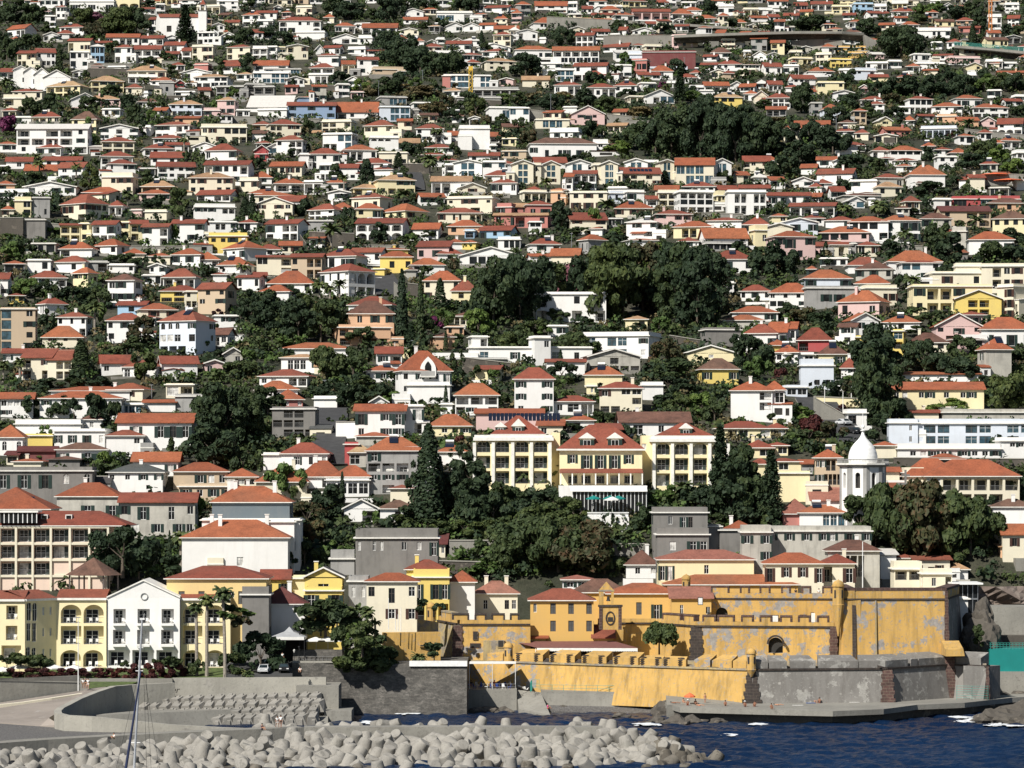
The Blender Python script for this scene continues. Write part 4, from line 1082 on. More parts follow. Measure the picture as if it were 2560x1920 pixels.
580 815 365 410 540 h g o nn.w;. c=660 #grey tower house with square plan and an orange cap roof above the grove | grey tower house
145 430 400 450 530 h w r .w.b
325 590 485 550 640 g c o .... #low cream house with a large flat orange roof
150 360 530 590 620 g w o ..
1430 1620 390 430 490 h w r .w.
1650 2060 310 400 470 g w o w..v #house with wavy orange roof and three white rounded dormers | wavy orange dormer roof
1660 2050 440 460 510 x g g gggggg
1670 2000 220 270 310 h w r ...
1980 2230 215 280 370 h w r w.w
2080 2230 280 330 470 x y w .w
1720 2090 505 580 700 h w r .w.w;. 
1960 2240 800 855 940 h w r w.w.w
1840 1930 770 785 870 x w w w
1900 2300 985 1040 1130 h w o ..w
1830 2180 1060 1140 1180 h s o ...
2000 2300 1140 1220 1380 h w r ww.w #white house with a broken orange roof edge right of the grey ruin
1660 2000 1170 1190 1340 x d g ../.. 
550 1310 1205 1240 1440 x w w GG.GG.w/.G..G.w;.. c=1180 #long white modern villa with glass front below the great grove | long white modern villa
170 360 1240 1260 1500 x w w .w/..
-380 700 1335 1345 1490 x w w .G..w...G.w. k=0 #long low white wing with dark window bands below the great grove | long low white wing
300 630 1440 1465 1580 g w r ...
640 1130 1350 1420 1560 f s b ..b../bbbbb n=building_site #house under repair behind dark scaffolding with a timber gable | scaffolded timber gable
1480 1960 1320 1390 1520 f y g ..w../.w.g
1630 1970 1435 1530 1660 h Y b w..w #yellow house with brown pyramid roof and dark green windows | yellow house with brown pyramid roof
620 960 1505 1580 1690 h y o .k. 
20 360 1515 1615 1930 h w r s.s/s.s/w.w #tall white three-storey house with shuttered windows right of the chalet | tall shuttered white house
200 820 862 882 1125 x w w b..w.w/b..b.b k=0 #white villa glimpsed in deep shade between the trunks of the great grove
@H
-20 170 1 30 130 g w r ww.w
140 370 0 30 120 g w r .w.w
370 470 5 40 100 g w o .w
160 600 90 120 210 g w r bbbb k=0 #white row with four square dark openings below a long orange roof
630 1000 10 45 90 h s b ..w.
670 850 65 110 140 f w w .G
770 990 0 20 70 h w b w.w
850 940 70 80 120 x w w .
1430 1600 50 65 150 x w w .w #white and crimson modern block with long red parapet at the right edge | crimson parapet block
1590 1730 35 60 150 x r r g
1710 2180 40 70 120 x r r .G.G
1890 2280 50 95 180 h o b w.w.w
1490 1930 120 165 300 g t m w.bb/.aaa #sandstone villa with brown roof and twin arcades at the right | sandstone arcade villa
1320 1590 180 230 330 h s b w.w
1920 2280 165 230 380 h y b vvvv/.... #pale yellow villa with four arched windows under a brown roof | arched-window yellow villa
1090 1240 120 145 200 h s b ww
30 165 185 225 270 h y o .w
120 430 220 260 370 f l g .w.w #pale blue-white gabled house with grey roof edge | pale gabled house
-20 215 265 300 400 f c w ...
300 490 195 225 290 h w r .w
480 760 210 245 320 h w r ..w
690 1050 210 255 420 h w o ggg./.w.b #white villa with ribbon of square panes under a broad orange roof
980 1320 200 245 430 h w o S.SS/w..S #white house with tall green shutters and orange roof on two floors
430 890 295 350 430 h p o ggg.w
580 890 370 400 420 g p r .b
30 440 335 385 590 h p o wS.w/..w. k=0 #large mauve-pink house with orange roof and steep side stair | mauve-pink house
400 700 430 470 530 g p r ..
530 740 425 455 560 h c r .b.
770 970 425 460 560 h c r g.w
700 775 430 445 560 x g w r/r
1515 1700 325 380 470 g s r ..
1570 1730 300 340 480 x s b .
1620 1730 490 540 590 h d o .
1730 2130 340 410 540 h w o ..w.w #white house with doubled orange hip roofs right of the round tree
1040 1500 505 600 700 h w o .ww.w
1145 1500 590 610 750 h w r GG.w/..d. #white villa with blue glazed bay and fish-scale gable roof | blue glazed bay villa
690 1000 560 645 700 h w r ..
740 1090 605 665 760 h s b w.w.w #weathered house with dull brown roof and three dark windows
730 1070 715 795 860 h w o ....
320 430 640 665 740 h w o w
310 730 670 745 850 h l o w..w #light grey-blue house with orange roof and a satellite dish
320 800 810 830 1000 x g w .ww.
0 415 785 870 1000 h w o w.w.w.w/gg..w. #wide white house with orange roof and a pink terrace wall
840 1130 800 830 990 x c w g.ww
620 1080 850 945 1090 h p o v.w;w.w c=960 #pale pink villa with cream dormers under an orange hipped roof | pale pink dormer villa
1620 1850 612 640 800 x c r ../..
1830 2300 615 640 840 x c r .bww./.bww. n=apartment_building #large cream apartment block with recessed balconies near the right edge | cream apartment block
1410 1940 685 700 830 x c r .w..wb
1250 1940 795 815 1060 x y w wbbw../wbbw.. n=apartment_building #pale yellow apartment block with square loggias in a grid | yellow loggia apartments
1620 2020 840 920 1080 f Y r .bb./.bb. #yellow house with gabled dormer and arched balcony | yellow gabled balcony house
2000 2300 790 815 1090 x c w .S/.S/.S;. c=2120 n=apartment_building #cream corner block with green doors on three floors at the right edge
1450 1850 1045 1160 1300 f p o w.S.w/.jjj. #pink house with white carved gable and shuttered round-arched windows | pink carved gable house
1660 1900 1030 1060 1170 h p r .SS.
1840 2300 1080 1185 1330 h w o .S.S.S #white house with big orange roof and dark shuttered windows at the right edge
1860 2130 1265 1360 1620 h s o ./. 
1200 1560 1215 1300 1380 h c b ..w
1570 1900 1240 1300 1350 h p b ..w
970 1330 1065 1150 1200 h w o .w.
700 980 1040 1110 1250 f w o S./w
590 780 1130 1165 1320 g w b w/w
0 260 1120 1180 1300 g w o .w.w
-20 180 1130 1210 1310 g w o w.d
245 560 1170 1280 1380 h r r b.. #dark red house with lettered wall and an open loggia | dark red house
430 690 1310 1400 1490 h y b .S #yellow house with brown roof and green door beside poplar
40 280 1320 1385 1480 h w o w..
0 200 1275 1330 1400 h Y o .w
1060 1190 1185 1200 1440 x Y w G/b/. #bright yellow modern block with black glass bands behind the tall dark tree | bright yellow modern block
760 860 1240 1255 1330 x Y w ..
280 570 1440 1500 1700 x l w .../.ww #pale grey-blue house with circle-patterned balustrade by the curving road | circle balustrade house
120 420 1400 1420 1480 x w w ..g
620 780 1430 1520 1640 h w r .w/bb
1090 1840 1565 1630 1650 g w o ...
@I
0 290 70 125 290 g w o ggggg/ww... #white house with long blue glazed gallery at the left edge | blue glazed gallery
430 1130 20 95 140 h w o ..
900 1265 -10 45 140 h c o ..w.
340 1050 60 122 300 h w o w...w./......
1040 1240 170 185 260 x w g GGG
1240 1515 138 210 240 g w o ..
1500 1760 85 105 240 x g r ..
130 700 305 345 440 x w w ..... #long white parapet terrace above the bright yellow wall | white parapet terrace
200 460 430 445 540 x Y w ..
1010 1660 250 332 600 g w o .S.SSS/...... #white school-like house with four tall framed windows and long orange roof | white four-window hall
-60 200 350 460 620 h w o .v.v
460 915 385 405 560 x w w w.w.w.w #white flat-roofed house with small corner tower and four windows | small tower house
705 880 255 305 410 h w b .w.
480 930 505 565 700 h w b S.SS #white cottage with green shutters and brown hipped roof | green shutter cottage
915 1240 395 445 650 h w r ..w/...
160 480 535 580 690 g m m g.. #maroon corrugated shed with rust-red walls | maroon shed
50 160 575 625 700 g c m g
110 360 665 715 760 h c o ..
420 690 660 715 740 h d b ..
1145 1540 585 668 800 g w o ..w
1410 1600 440 480 560 g w r ...
1490 1975 675 755 900 h t o ..www #tan house with orange hipped roof above two terrace levels | tan terraced house
1540 2030 860 885 1010 x t g wwsw
1950 2220 725 800 900 h c o .ww
930 1410 690 760 960 h w g w.w.w.w/....... #white house with dark grey hipped roof and four small windows | grey-roofed white house
-20 800 715 750 1060 x d g S.S.S.v.v/.w..... d=9 #derelict grey stone mansion with tall broken windows | derelict grey mansion
480 1035 850 970 1170 h s o ..S.S k=1 #weathered cream house with orange roof, chimney and skylight | weathered cream house
1030 1690 935 1020 1330 g s r w.d..d.w/.w.w.ww #stained old house with patched rose-red tiles and shuttered doors | stained rose-tiled house
1830 2290 870 1010 1260 h S o ...... k=3 d=12 #slate-walled roof terrace block with white chimney towers | slate terrace block
-240 420 890 1080 1200 h c o ........ d=16 k=0 p=9 D=672
1745 2590 1160 1175 1420 x w w ...... d=10 D=664
@J
160 430 45 135 215 h n o .w.w k=0 #pinkish red house with white-gabled dormer on its orange roof | red house with white dormer
0 380 -30 45 150 h w o ..
130 520 195 215 460 x d g .bb./bbb./.bbb n=building_shell #roofless concrete shell with dark empty bays beside the steep road | empty concrete shell
480 720 105 130 210 x w w ..
850 1290 170 230 480 g w o S.wS/w.ww #white villa with central gabled dormer door beside the steep road | villa with central gable
985 1140 110 165 240 f w o .S.
1280 1445 175 190 440 x w w .S/.b
1720 2095 -10 95 270 h w o jjj/bw.b #white chalet with carved balustrade balcony and shuttered gable | balustrade chalet
1590 1700 190 200 260 x w w .
1300 1680 -20 10 170 x w w ....
1490 1860 260 370 450 h y o .www #cream bungalow with orange hipped roof and striped blinds behind the cypress | striped blind bungalow
1900 2480 210 250 400 g p o .... p=0 k=0 #salmon pink wall and orange roof behind long solar collector rack | salmon wall behind solar rack
760 890 500 520 700 x r r .
860 1160 415 505 540 h s o ..
800 1010 520 590 720 h s t g.
950 1460 455 575 950 h g o S.../bbb./www./.b.. d=9 #grey house with orange hip roof, open green-shuttered balconies and stained side wall | grey balcony house
1150 1560 540 575 930 x w r bbb./.ggg./...
1560 1830 520 585 700 h w o ...
210 625 505 600 740 h w r k.s.w.w k=1 #white house with maroon hip roof and shuttered windows left of the road | maroon-roofed white house
60 250 590 610 740 x w w .k
390 740 660 800 900 h w o ..bb k=1
660 985 700 800 960 h w o gg.b #house with blue-glazed sunroom and patterned orange roof | sunroom house
0 440 690 845 1000 h c o .... d=12
600 980 820 830 980 x w w gggg
1155 1350 870 900 1030 h c r ..
755 1060 990 1075 1190 f w b .b
1065 1390 1000 1075 1190 h w b .ww
-310 20 1320 1330 1700 x w w ...
-640 275 1170 1325 1690 h w o .....w.... k=3 d=13 D=655 #big plain white building with one square window and three white chimneys | plain white one-window building
-80 330 1175 1190 1560 x w w ..... d=11 D=662
-380 290 880 1020 1180 h S o ...... k=2 D=668
860 1570 1245 1330 1640 x d g n.nn..w.w.d/.......... d=13 D=652 #dark stone mansion shell with arched blank windows and broken parapet | dark stone mansion
640 855 1400 1510 1650 x g g ...
1550 1640 1270 1380 1500 m c m .w
1300 1640 1515 1600 1900 h Y r .S.S/.... k=1 D=646 #bright lemon yellow house with balcony floor and red hip roof | lemon yellow house
@K
1880 2260 -30 55 320 h w o k.b/k.b/... d=9 #white three-storey house with orange hip roof right of the hotel garden | white house right of the hotel
620 760 0 25 100 x y r .ww
750 1130 -20 35 250 h c r S.gg/...b/bb.. #cream villa with red skirt roof, striped awning and tall dark windows | cream awning villa
1120 1310 -20 10 140 x w w ..
930 1550 238 330 460 g w b .g.w.. k=1 #white house with long brown tiled roof behind the hotel | long brown-roofed house
1760 2240 320 385 470 h y r .gg.g
2000 2260 480 550 640 h y r .g
2090 2230 640 690 830 h y r ..
1660 1740 1210 1230 1420 x g w .
1690 1810 1215 1230 1460 x g g .
1220 1690 1065 1110 1260 x d g ..w.dd.. d=8 D=690 #grey ruined tower block with stained walls and a broken canopy | grey ruined villa
1255 1700 1245 1300 1500 x d g .w.ww d=8 D=678
1820 2110 1175 1260 1380 h g o .. 
1795 1990 1255 1262 1500 x d g ..
1990 2240 1220 1280 1560 x s g s.s/..s D=669
980 1260 1430 1560 1680 h w b .w.w k=1
1270 2090 1430 1515 1700 h y p SS....w.kk... d=11 D=663 #pale yellow long house with rose tiles and dark red wide shutters | rose-tiled yellow house
@L
-2000 -1990 10 20 30 x w w .
-40 150 -30 50 330 h w o .g/.b
150 350 40 60 110 x l w gg
0 165 335 410 470 h y r gg
-20 290 640 690 760 h y r .g.
-20 370 750 770 1020 x y w ... d=10
-20 180 500 555 620 h y r .g
290 400 650 720 780 g g o .
1070 1870 -20 45 265 g y o ww.ww.w.ww./.......... #pale yellow institution with a row of seven framed windows and long orange roof | yellow institution
680 860 215 250 370 x w w g.
1470 1690 215 255 280 h w o ..
1200 1480 262 290 330 g c r ..
1500 2300 270 300 330 x s w ......
1095 2300 300 340 530 x l w G.GG.GG.GG/..GG.GG.G. d=12 #long pale modern block with blue glass balconies at the right | long modern glass block
1040 1300 300 335 530 x l w .n/.n
1120 2010 525 570 650 x w w .wwwwwwwww
2000 2300 460 490 650 x w w .www/....
930 1110 495 530 640 h c o ..
400 640 560 635 1000 h t o wwbb./wwbbbb/www... #tan institutional block with small square windows left of the church tower | tan block by the church
1370 1700 600 655 740 h c o ...
1175 1350 720 765 940 x c w .w.
1185 1650 640 795 960 h c o ...... k=0
1360 2180 650 795 1060 h c o gbbbbb/.bbbb. k=0 d=12 #cream apartment house with deep balconies and a skylit orange roof | skylit orange-roofed apartments
1000 1140 715 755 870 g c o ..
1000 1280 850 890 1000 g p o ..
380 640 890 1010 1100 m w p ...
120 380 990 1120 1220 h n p .. k=0
270 670 1040 1110 1240 h w o ...GGG #white rooftop pavilion with a row of tall lattice windows | lattice window pavilion
0 890 1230 1270 1500 x s g s.s.s.ss.s.s/........... d=10 D=673 #white and stone townhouse with black shutters and a stone parapet | black-shuttered townhouse
520 965 1345 1440 1680 h s b ..bbb.. k=1 D=663
740 970 1440 1490 1690 x c w bb/bb n=building_site #house front behind tube scaffolding near the flagpole | scaffolded house
-20 480 1455 1550 1720 h c o S.s.s.S D=656 #cream house with orange hip roof and dark narrow shutters above the fort | cream house above the fort
470 750 1465 1550 1720 h c r b.S D=658 k=1
970 1110 1420 1470 1700 m w w .w #white sloping-topped house with a zigzag outer stair | zigzag stair house
1120 1260 1480 1510 1600 h c r ..
1090 1330 1535 1600 1700 x c r bb D=658
1260 1580 1485 1515 1700 g c r w.dw.
1580 1730 1545 1600 1700 h w t .
1940 2300 990 1060 1240 h w b ..
2030 2300 1205 1300 1450 g c o .w.w D=690
2000 2300 1395 1450 1500 m o t ..
@M
-120 160 -320 -240 -120 x c w ..
1440 2300 -90 20 300 h H r .h.h..rh.. d=12 D=606 #ochre house with maroon shutters behind the tall palms | ochre house behind the palms
@N
50 280 -60 25 200 g Y r w.w D=625
0 420 90 240 540 h w m kkkk/..../.... d=9 D=612 #old house with dull red double roof above a balustraded white front | dull red-roofed old house
-120 110 90 160 600 x d g ./. D=605 #narrow grey stained concrete building without windows beside the palms | stained concrete block
420 745 -80 10 430 f Y g .g./.... D=622 k=1 #pale yellow house with white gable frame and black-framed french windows | yellow gable-frame house
275 420 0 20 420 x y w ../.. D=626
425 740 90 125 440 x Y g S.S/... D=618
800 970 0 45 440 x g g nn/.. D=620
955 1390 -30 45 430 h c o w.d.w/..w.s D=615 k=0 #cream corner house with balcony and orange roof behind the flagpoles | cream corner house
1360 1670 -60 10 400 x Y w S.SS/bbb D=640
1670 1890 -50 50 400 h w o kk/kk D=644 #white narrow house with big dark green glass doors | green-door narrow house
1890 2260 40 150 350 h c p .w..ww k=2 D=652
'''
parse(TXT)
# ---- vegetation
def leafmat(name,stops,rough=.7):
 m,nt,b=newmat(name);w=mapping(nt,src='World')
 n1=noise(nt,w,.9,3,.7);c=ramp(nt,n1,stops)
 oi=N(nt,'ShaderNodeObjectInfo');v=ramp(nt,oi.outputs['Random'],[(0,(.75,.8,.8)),(.5,(1,1,1)),(1,(1.3,1.2,.95))])
 c=mixc(nt,1.,c,v,'MULTIPLY');nt.links.new(c,b.inputs['Base Color']);b.inputs['Roughness'].default_value=rough
 b.inputs['Specular IOR Level'].default_value=.25
leafmat('leaf',[(.3,(.022,.038,.014)),(.5,(.040,.060,.021)),(.7,(.075,.095,.032))])
leafmat('leaf_dark',[(.3,(.013,.025,.012)),(.5,(.024,.042,.019)),(.72,(.048,.066,.027))])
leafmat('leaf_light',[(.3,(.04,.075,.018)),(.5,(.07,.115,.028)),(.7,(.12,.16,.045))])
leafmat('leaf_dry',[(.3,(.07,.055,.025)),(.5,(.13,.105,.05)),(.7,(.22,.18,.09))])
leafmat('leaf_maroon',[(.3,(.025,.009,.010)),(.5,(.055,.016,.016)),(.7,(.10,.03,.025))])
leafmat('leaf_purple',[(.3,(.05,.012,.05)),(.5,(.11,.02,.08)),(.7,(.17,.05,.12))])
leafmat('leaf_pink',[(.3,(.10,.04,.06)),(.5,(.22,.09,.13)),(.7,(.30,.15,.18))])
leafmat('leaf_autumn',[(.3,(.024,.034,.014)),(.5,(.045,.048,.02)),(.7,(.11,.055,.03))])
leafmat('leaf_palm',[(.3,(.03,.05,.018)),(.5,(.06,.085,.03)),(.7,(.13,.14,.05))])
flat('bark',(.10,.08,.06),.9,0,.3,3);flat('bark_pale',(.26,.23,.19),.9,0,.3,3)
def quads_mesh(name,C,Nn,S,mat,rs,asp=1.0):
 n=len(C);Nn=Nn/np.linalg.norm(Nn,axis=1)[:,None]
 a=rs.normal(size=(n,3));a-=(a*Nn).sum(1)[:,None]*Nn;a/=np.linalg.norm(a,axis=1)[:,None];b=np.cross(Nn,a)
 S=S[:,None]*.5;V=np.stack([C-a*S-b*S*asp,C+a*S-b*S*asp*.8,C+a*S*.9+b*S*asp,C-a*S*.8+b*S*asp],1).reshape(-1,3)
 me=bpy.data.meshes.new(name);me.vertices.add(4*n);me.vertices.foreach_set('co',V.ravel());me.loops.add(4*n);me.polygons.add(n)
 me.loops.foreach_set('vertex_index',np.arange(4*n));me.polygons.foreach_set('loop_start',np.arange(0,4*n,4));me.polygons.foreach_set('loop_total',np.full(n,4))
 me.materials.append(MATS[mat]);me.update();return me
def crown_pts(R,Hc,nl,n,leaf,rs,low=-.35):
 """lobed crown: radius R, height Hc, centred at the origin"""
 L=[]
 for k in range(nl):
  t=rs.uniform(0,6.28);z=rs.uniform(low,.95);r=math.sqrt(max(0,1-z*z))*rs.uniform(.4,.86)
  L.append((r*math.cos(t)*R,r*math.sin(t)*R,z*Hc*.40,rs.uniform(.17,.36)*min(R,Hc*.75)))
 L=np.array(L);k=rs.randint(0,nl,n);d=rs.normal(size=(n,3));d/=np.linalg.norm(d,axis=1)[:,None]
 d[:,2]=np.where(rs.rand(n)<.65,np.abs(d[:,2]),d[:,2]);rad=rs.uniform(.62,1.08,n)**.6*L[k,3]
 C=L[k,:3]+d*rad[:,None]*np.array([1,1,.8]);return C,d+rs.normal(size=(n,3))*.55,leaf*rs.uniform(.6,1.35,n)
CR={}
def crown_mesh(kind,R,var,tall=0):
 cls=0 if R<2.2 else 1 if R<4 else 2 if R<7 else 3;key=(kind,cls,var,tall)
 if key in CR:return CR[key]
 rs=np.random.RandomState(hash((ord(kind),cls,var))%9999);base=(1.6,3.,5.2,9.)[cls]
 mat={'r':'leaf','D':'leaf_dark','y':'leaf_light','d':'leaf_dry','m':'leaf_maroon','P':'leaf_purple','i':'leaf_pink','a':'leaf_autumn','b':'leaf','u':'leaf','c':'leaf_dark','n':'leaf_dark'}[kind]
 if kind=='c':
  n=(900,2200,5000,9000)[cls];z=rs.uniform(0,1,n);t=rs.uniform(0,6.28,n);w=(1-z)**.55*np.minimum(1,z*9+.35)
  r=base*w*rs.uniform(.75,1.05,n)*(1+.12*np.sin(t*5+z*20));C=np.stack([r*np.cos(t),r*np.sin(t),z*base*8],1)
  d=np.stack([np.cos(t),np.sin(t),np.full(n,.5)],1)+rs.normal(size=(n,3))*.5;me=quads_mesh('crown',C,d,rs.uniform(.3,.7,n)*(.8,1.,1.2,1.5)[cls],mat,rs,1.5)
  dims=(2*base,base*8)
 elif kind=='n':
  Hh_=base*4;C=[];d=[]
  for k in range(15):
   z=.12+.86*k/15;R_=base*(1-z)**.8*1.05+.1
   for a in range(9):
    t=a*.698+k*.4+rs.uniform(-.15,.15);m_=(14,22,34,60)[cls];q=rs.uniform(.12,1,m_)
    C.append(np.stack([q*R_*math.cos(t),q*R_*math.sin(t),z*Hh_+q*R_*.18-(q**3)*R_*.1+rs.normal(0,.05*base,m_)],1)+rs.normal(0,.05*base,(m_,3)));d.append(rs.normal(size=(m_,3))*.5+[0,0,1])
  C=np.concatenate(C);d=np.concatenate(d);me=quads_mesh('crown',C,d,rs.uniform(.2,.5,len(C))*(.7,1,1.4,2.)[cls],mat,rs,1.6);dims=(2*base,Hh_)
 else:
  n=(420,1700,4200,10500)[cls];leaf=(.34,.46,.56,.66)[cls];flatk=.62 if kind=='u' else (.8,1.25,1.8)[tall]
  n=int(n*(.85,1.25,1.7)[tall]*(2.2 if kind in 'ubm' else 1));Hc=base*2*flatk;C,d,S=crown_pts(base,Hc,int((7,12,22,40)[cls]*(.85,1.25,1.7)[tall]*(2.5 if kind=='u' else 1)),n,leaf,rs,0.1 if kind=='u' else-.5)
  mn,mx=np.percentile(C,1,0),np.percentile(C,99,0);C=C-np.array([(mn[0]+mx[0])/2,(mn[1]+mx[1])/2,mn[2]]);dims=((mx[0]-mn[0]),mx[2]-mn[2])
  me=quads_mesh('crown',C,d,S,mat,rs)
 CR[key]=(me,dims);return CR[key]
def trunk_mb(h,r,spread,rs,mat='bark'):
 mb=MB();mb.tube((0,0,-.8),(0,0,h),r,r*.65,mat,7)
 for k in range(5):
  t=k*1.256+rs.uniform(-.4,.4);a=spread*rs.uniform(.4,.7);mb.tube((0,0,h*rs.uniform(.75,.98)),(a*math.cos(t),a*math.sin(t),h+spread*rs.uniform(.4,.8)),r*.5,r*.15,mat,5)
 return mb
TR={}
def palm_meshes(var,fan):
 key=('palm',var,fan)
 if key in TR:return TR[key]
 rs=random.Random(var*7+fan);fr=MB();nf=42 if fan else 28
 for k in range(nf):
  t=k*2.4+rs.uniform(-.2,.2);up=rs.uniform(-.5,1.15)if fan else rs.uniform(-.15,1.1);L=rs.uniform(.85,1.1)*(1. if fan else 1.35);p=Vector((0,0,0));dirv=Vector((math.cos(t)*math.cos(up),math.sin(t)*math.cos(up),math.sin(up)))
  side=Vector((-math.sin(t),math.cos(t),0));seg=6;w0=.10
  for s in range(seg):
   q=p+dirv*(L/seg);dirv=(dirv+Vector((0,0,-.14-.05*s))).normalized();a,b_=s/seg,(s+1)/seg
   wa,wb=(w0+.35*math.sin(a*3.14)**.7)*(.5 if not fan else .55),(w0+.35*math.sin(b_*3.14)**.7)*(.5 if not fan else .55);dz=Vector((0,0,-.12))
   for sg in (-1,1):fr.face([p,q,q+side*sg*wb+dz,p+side*sg*wa+dz],'leaf_palm')
   p=q
 tk=MB();pts=[(0,0,-.05)]+[(rs.uniform(-.004,.004)*k*k*.2,rs.uniform(-.01,.01),k/8)for k in range(1,9)]
 for a,b_ in zip(pts,pts[1:]):tk.tube(a,b_,.5,.46,'bark_pale',7)
 me=fr.mesh('fronds');TR[key]=(me,pts[-1]);return TR[key]
TREES=[]
def treeparse(txt):
 t='A'
 for ln in txt.strip().splitlines():
  if ln[0]=='@':t=ln[1];ln=ln[2:]
  for it in ln.split(','):
   if not it.strip():continue
   lab=None
   if '#' in it:it,lab=it.split('#')
   a=it.split();ox,oy=TILE[t];D=None
   if a[-1].startswith('D='):D=float(a.pop()[2:])
   TREES.append((ox+float(a[0])*ZK,oy+float(a[1])*ZK,float(a[2])*ZK,float(a[3])*ZK,a[4]if len(a)>4 else 'r',lab,D))
DESC={'r':'leafy dark green tree','D':'dense blackish green tree','y':'light green tree','d':'dry straw-coloured shrub','m':'maroon-leaved shrub','P':'purple bougainvillea','i':'pink blossoming tree','a':'green tree tinged with autumn red',
'b':'rounded green bush','u':'umbrella-crowned tree','c':'slim dark cypress','n':'tiered Norfolk pine','p':'palm tree','f':'fan palm tree','k':'banana clump'}
GRP={'c':'cypresses on the hillside','p':'palms on the hillside','f':'palms on the hillside','n':'tiered pines','d':'dry shrubs','b':'bushes','m':'maroon shrubs','P':'bougainvilleas','k':'banana clumps'}
def tree(u,v,w,h,kind,lab=None,D=None,mass=None):
 h=h*.55 if kind=='d' else h;D=D or ground(u,v,600);s=F/D;W_,H_=w/s,h/s;loc=Q(u,v,D);rs=random.Random(int(u*31+v*17));var=rs.randint(0,2)
 nm={'c':'cypress','n':'pine_tree','p':'palm_tree','f':'palm_tree','k':'banana_plant','d':'shrub','b':'bush','m':'shrub','P':'bougainvillea'}.get(kind,'tree')
 rz0=rs.uniform(0,6.28);root=link(nm,None,None,loc,rz0)if mass is None else None
 if kind in 'pfk':
  me,top_=palm_meshes(var,kind=='f');th=H_*(.06 if kind=='k' else .80);r=.28 if H_>5 else .2
  sc=W_/2/(1.15);fr=link('fronds',me,root,(0,0,th));fr.scale=(sc,sc,sc*1.0)
  if kind=='k':
   for i in range(3):f2=link('fronds',me,root,(rs.uniform(-.4,.4)*W_,rs.uniform(-.3,.3)*W_,th*rs.uniform(.5,1.3)),rs.uniform(0,6));f2.scale=(sc*.7,)*3
  else:
   tk=MB();n=7;lean=rs.uniform(-.03,.03)*th
   for i in range(n):tk.tube((lean*(i/n)**2-lean,0,th*i/n-(.8 if i==0 else 0)),(lean*((i+1)/n)**2-lean,0,th*(i+1)/n),r*(1.15-.3*i/n),r*(1.05-.3*i/n),'bark_pale',7)
   obj('trunk',tk,root)
 else:
  th={'r':.25,'D':.2,'y':.2,'a':.2,'i':.2,'u':.45}.get(kind,.03)*H_;ch=H_-th*.7
  z0=th*.7 if kind in 'rDyaiu' else 0;asp=(ch if kind not in 'cn' else H_)/W_
  me,(dw,dh)=crown_mesh(kind,W_/2,var,(0 if asp<1.0 else 1 if asp<1.55 else 2)if kind not in 'cn' else 0)
  if mass is not None:mass.append((me,Matrix.Translation(loc+Vector((0,0,z0)))@Matrix.Rotation(rz0,4,'Z')@Matrix.Diagonal((W_/dw,W_/dw,ch/dh,1))));return
  cr=link('crown',me,root,(0,0,z0));cr.scale=(W_/dw,W_/dw,ch/dh)
  r=max(.12,min(.7,W_*.035));obj('trunk',trunk_mb(max(.6,z0+ch*.3),r,W_*.32,rs)if kind in 'rDyaiu' else trunk_mb(H_*.3,r*.7,.3,rs),root)
 root['category']={'cypress':'cypress','pine_tree':'pine tree','palm_tree':'palm tree','banana_plant':'banana plant','shrub':'shrub','bush':'bush','bougainvillea':'bougainvillea','tree':'tree'}[nm]
 root['group']=GRP.get(kind,'trees among the houses')
 if lab:
  q=lab.split('|');root['label']=q[0].strip()
  if len(q)>1:MARKS.append((q[1].strip(),u,v-h/2))
 else:
  sz='tall ' if h>60 else 'small ' if h<26 else ''
  AUTO.append(dict(o=root,u=u,v=v-h/2,d=(sz+DESC[kind])))
 return root
# ---- helpers for pieces built in world coordinates under a root
def wobj(name,mb,root,smooth=False,**p):
 o=obj(name,mb,root,smooth=smooth,**p);o.location=-root.location;return o
def tu(t,x):return TILE[t][0]+x*ZK
def tv(t,y):return TILE[t][1]+y*ZK
def G(t,x,D,z):return UZ(tu(t,x),D,z)
def zof(t,y,D):return CH-(tv(t,y)-VH)/F*D
def outw(a,b):
 d=Vector((b.x-a.x,b.y-a.y,0)).normalized();n=Vector((d.y,-d.x,0));return d,n
def seg(mb,a,b,z0,z1,th,batter,m,top=None,z1b=None):
 """wall piece from plan point a to b (left to right), front battered outwards towards the bottom"""
 d,n=outw(a,b);z1b=z1 if z1b is None else z1b
 A,B=Vector((a.x,a.y,0)),Vector((b.x,b.y,0));Z=lambda p,z:Vector((p.x,p.y,z))
 mb.hull([Z(A+n*batter,z0),Z(B+n*batter,z0),Z(B-n*th,z0),Z(A-n*th,z0)],[Z(A,z1),Z(B,z1b),Z(B-n*th,z1b),Z(A-n*th,z1)],m)
def poly(mb,pts,z0,m,side=None):
 """prism down to z0 under the polygon pts (counter-clockwise from above)"""
 bot=[Vector((p[0],p[1],z0))for p in pts];mb.hull(bot,[Vector(p)for p in pts],m)
def windowbox(mb,c,w,h,m='interior',fr='trim_dark',dep=.12):
 mb.box(c.x-w/2-.12,c.x+w/2+.12,c.y-.06,c.y+.3,c.z-.12,c.z+h+.12,fr);mb.box(c.x-w/2,c.x+w/2,c.y-.085,c.y+.2,c.z,c.z+h,m)
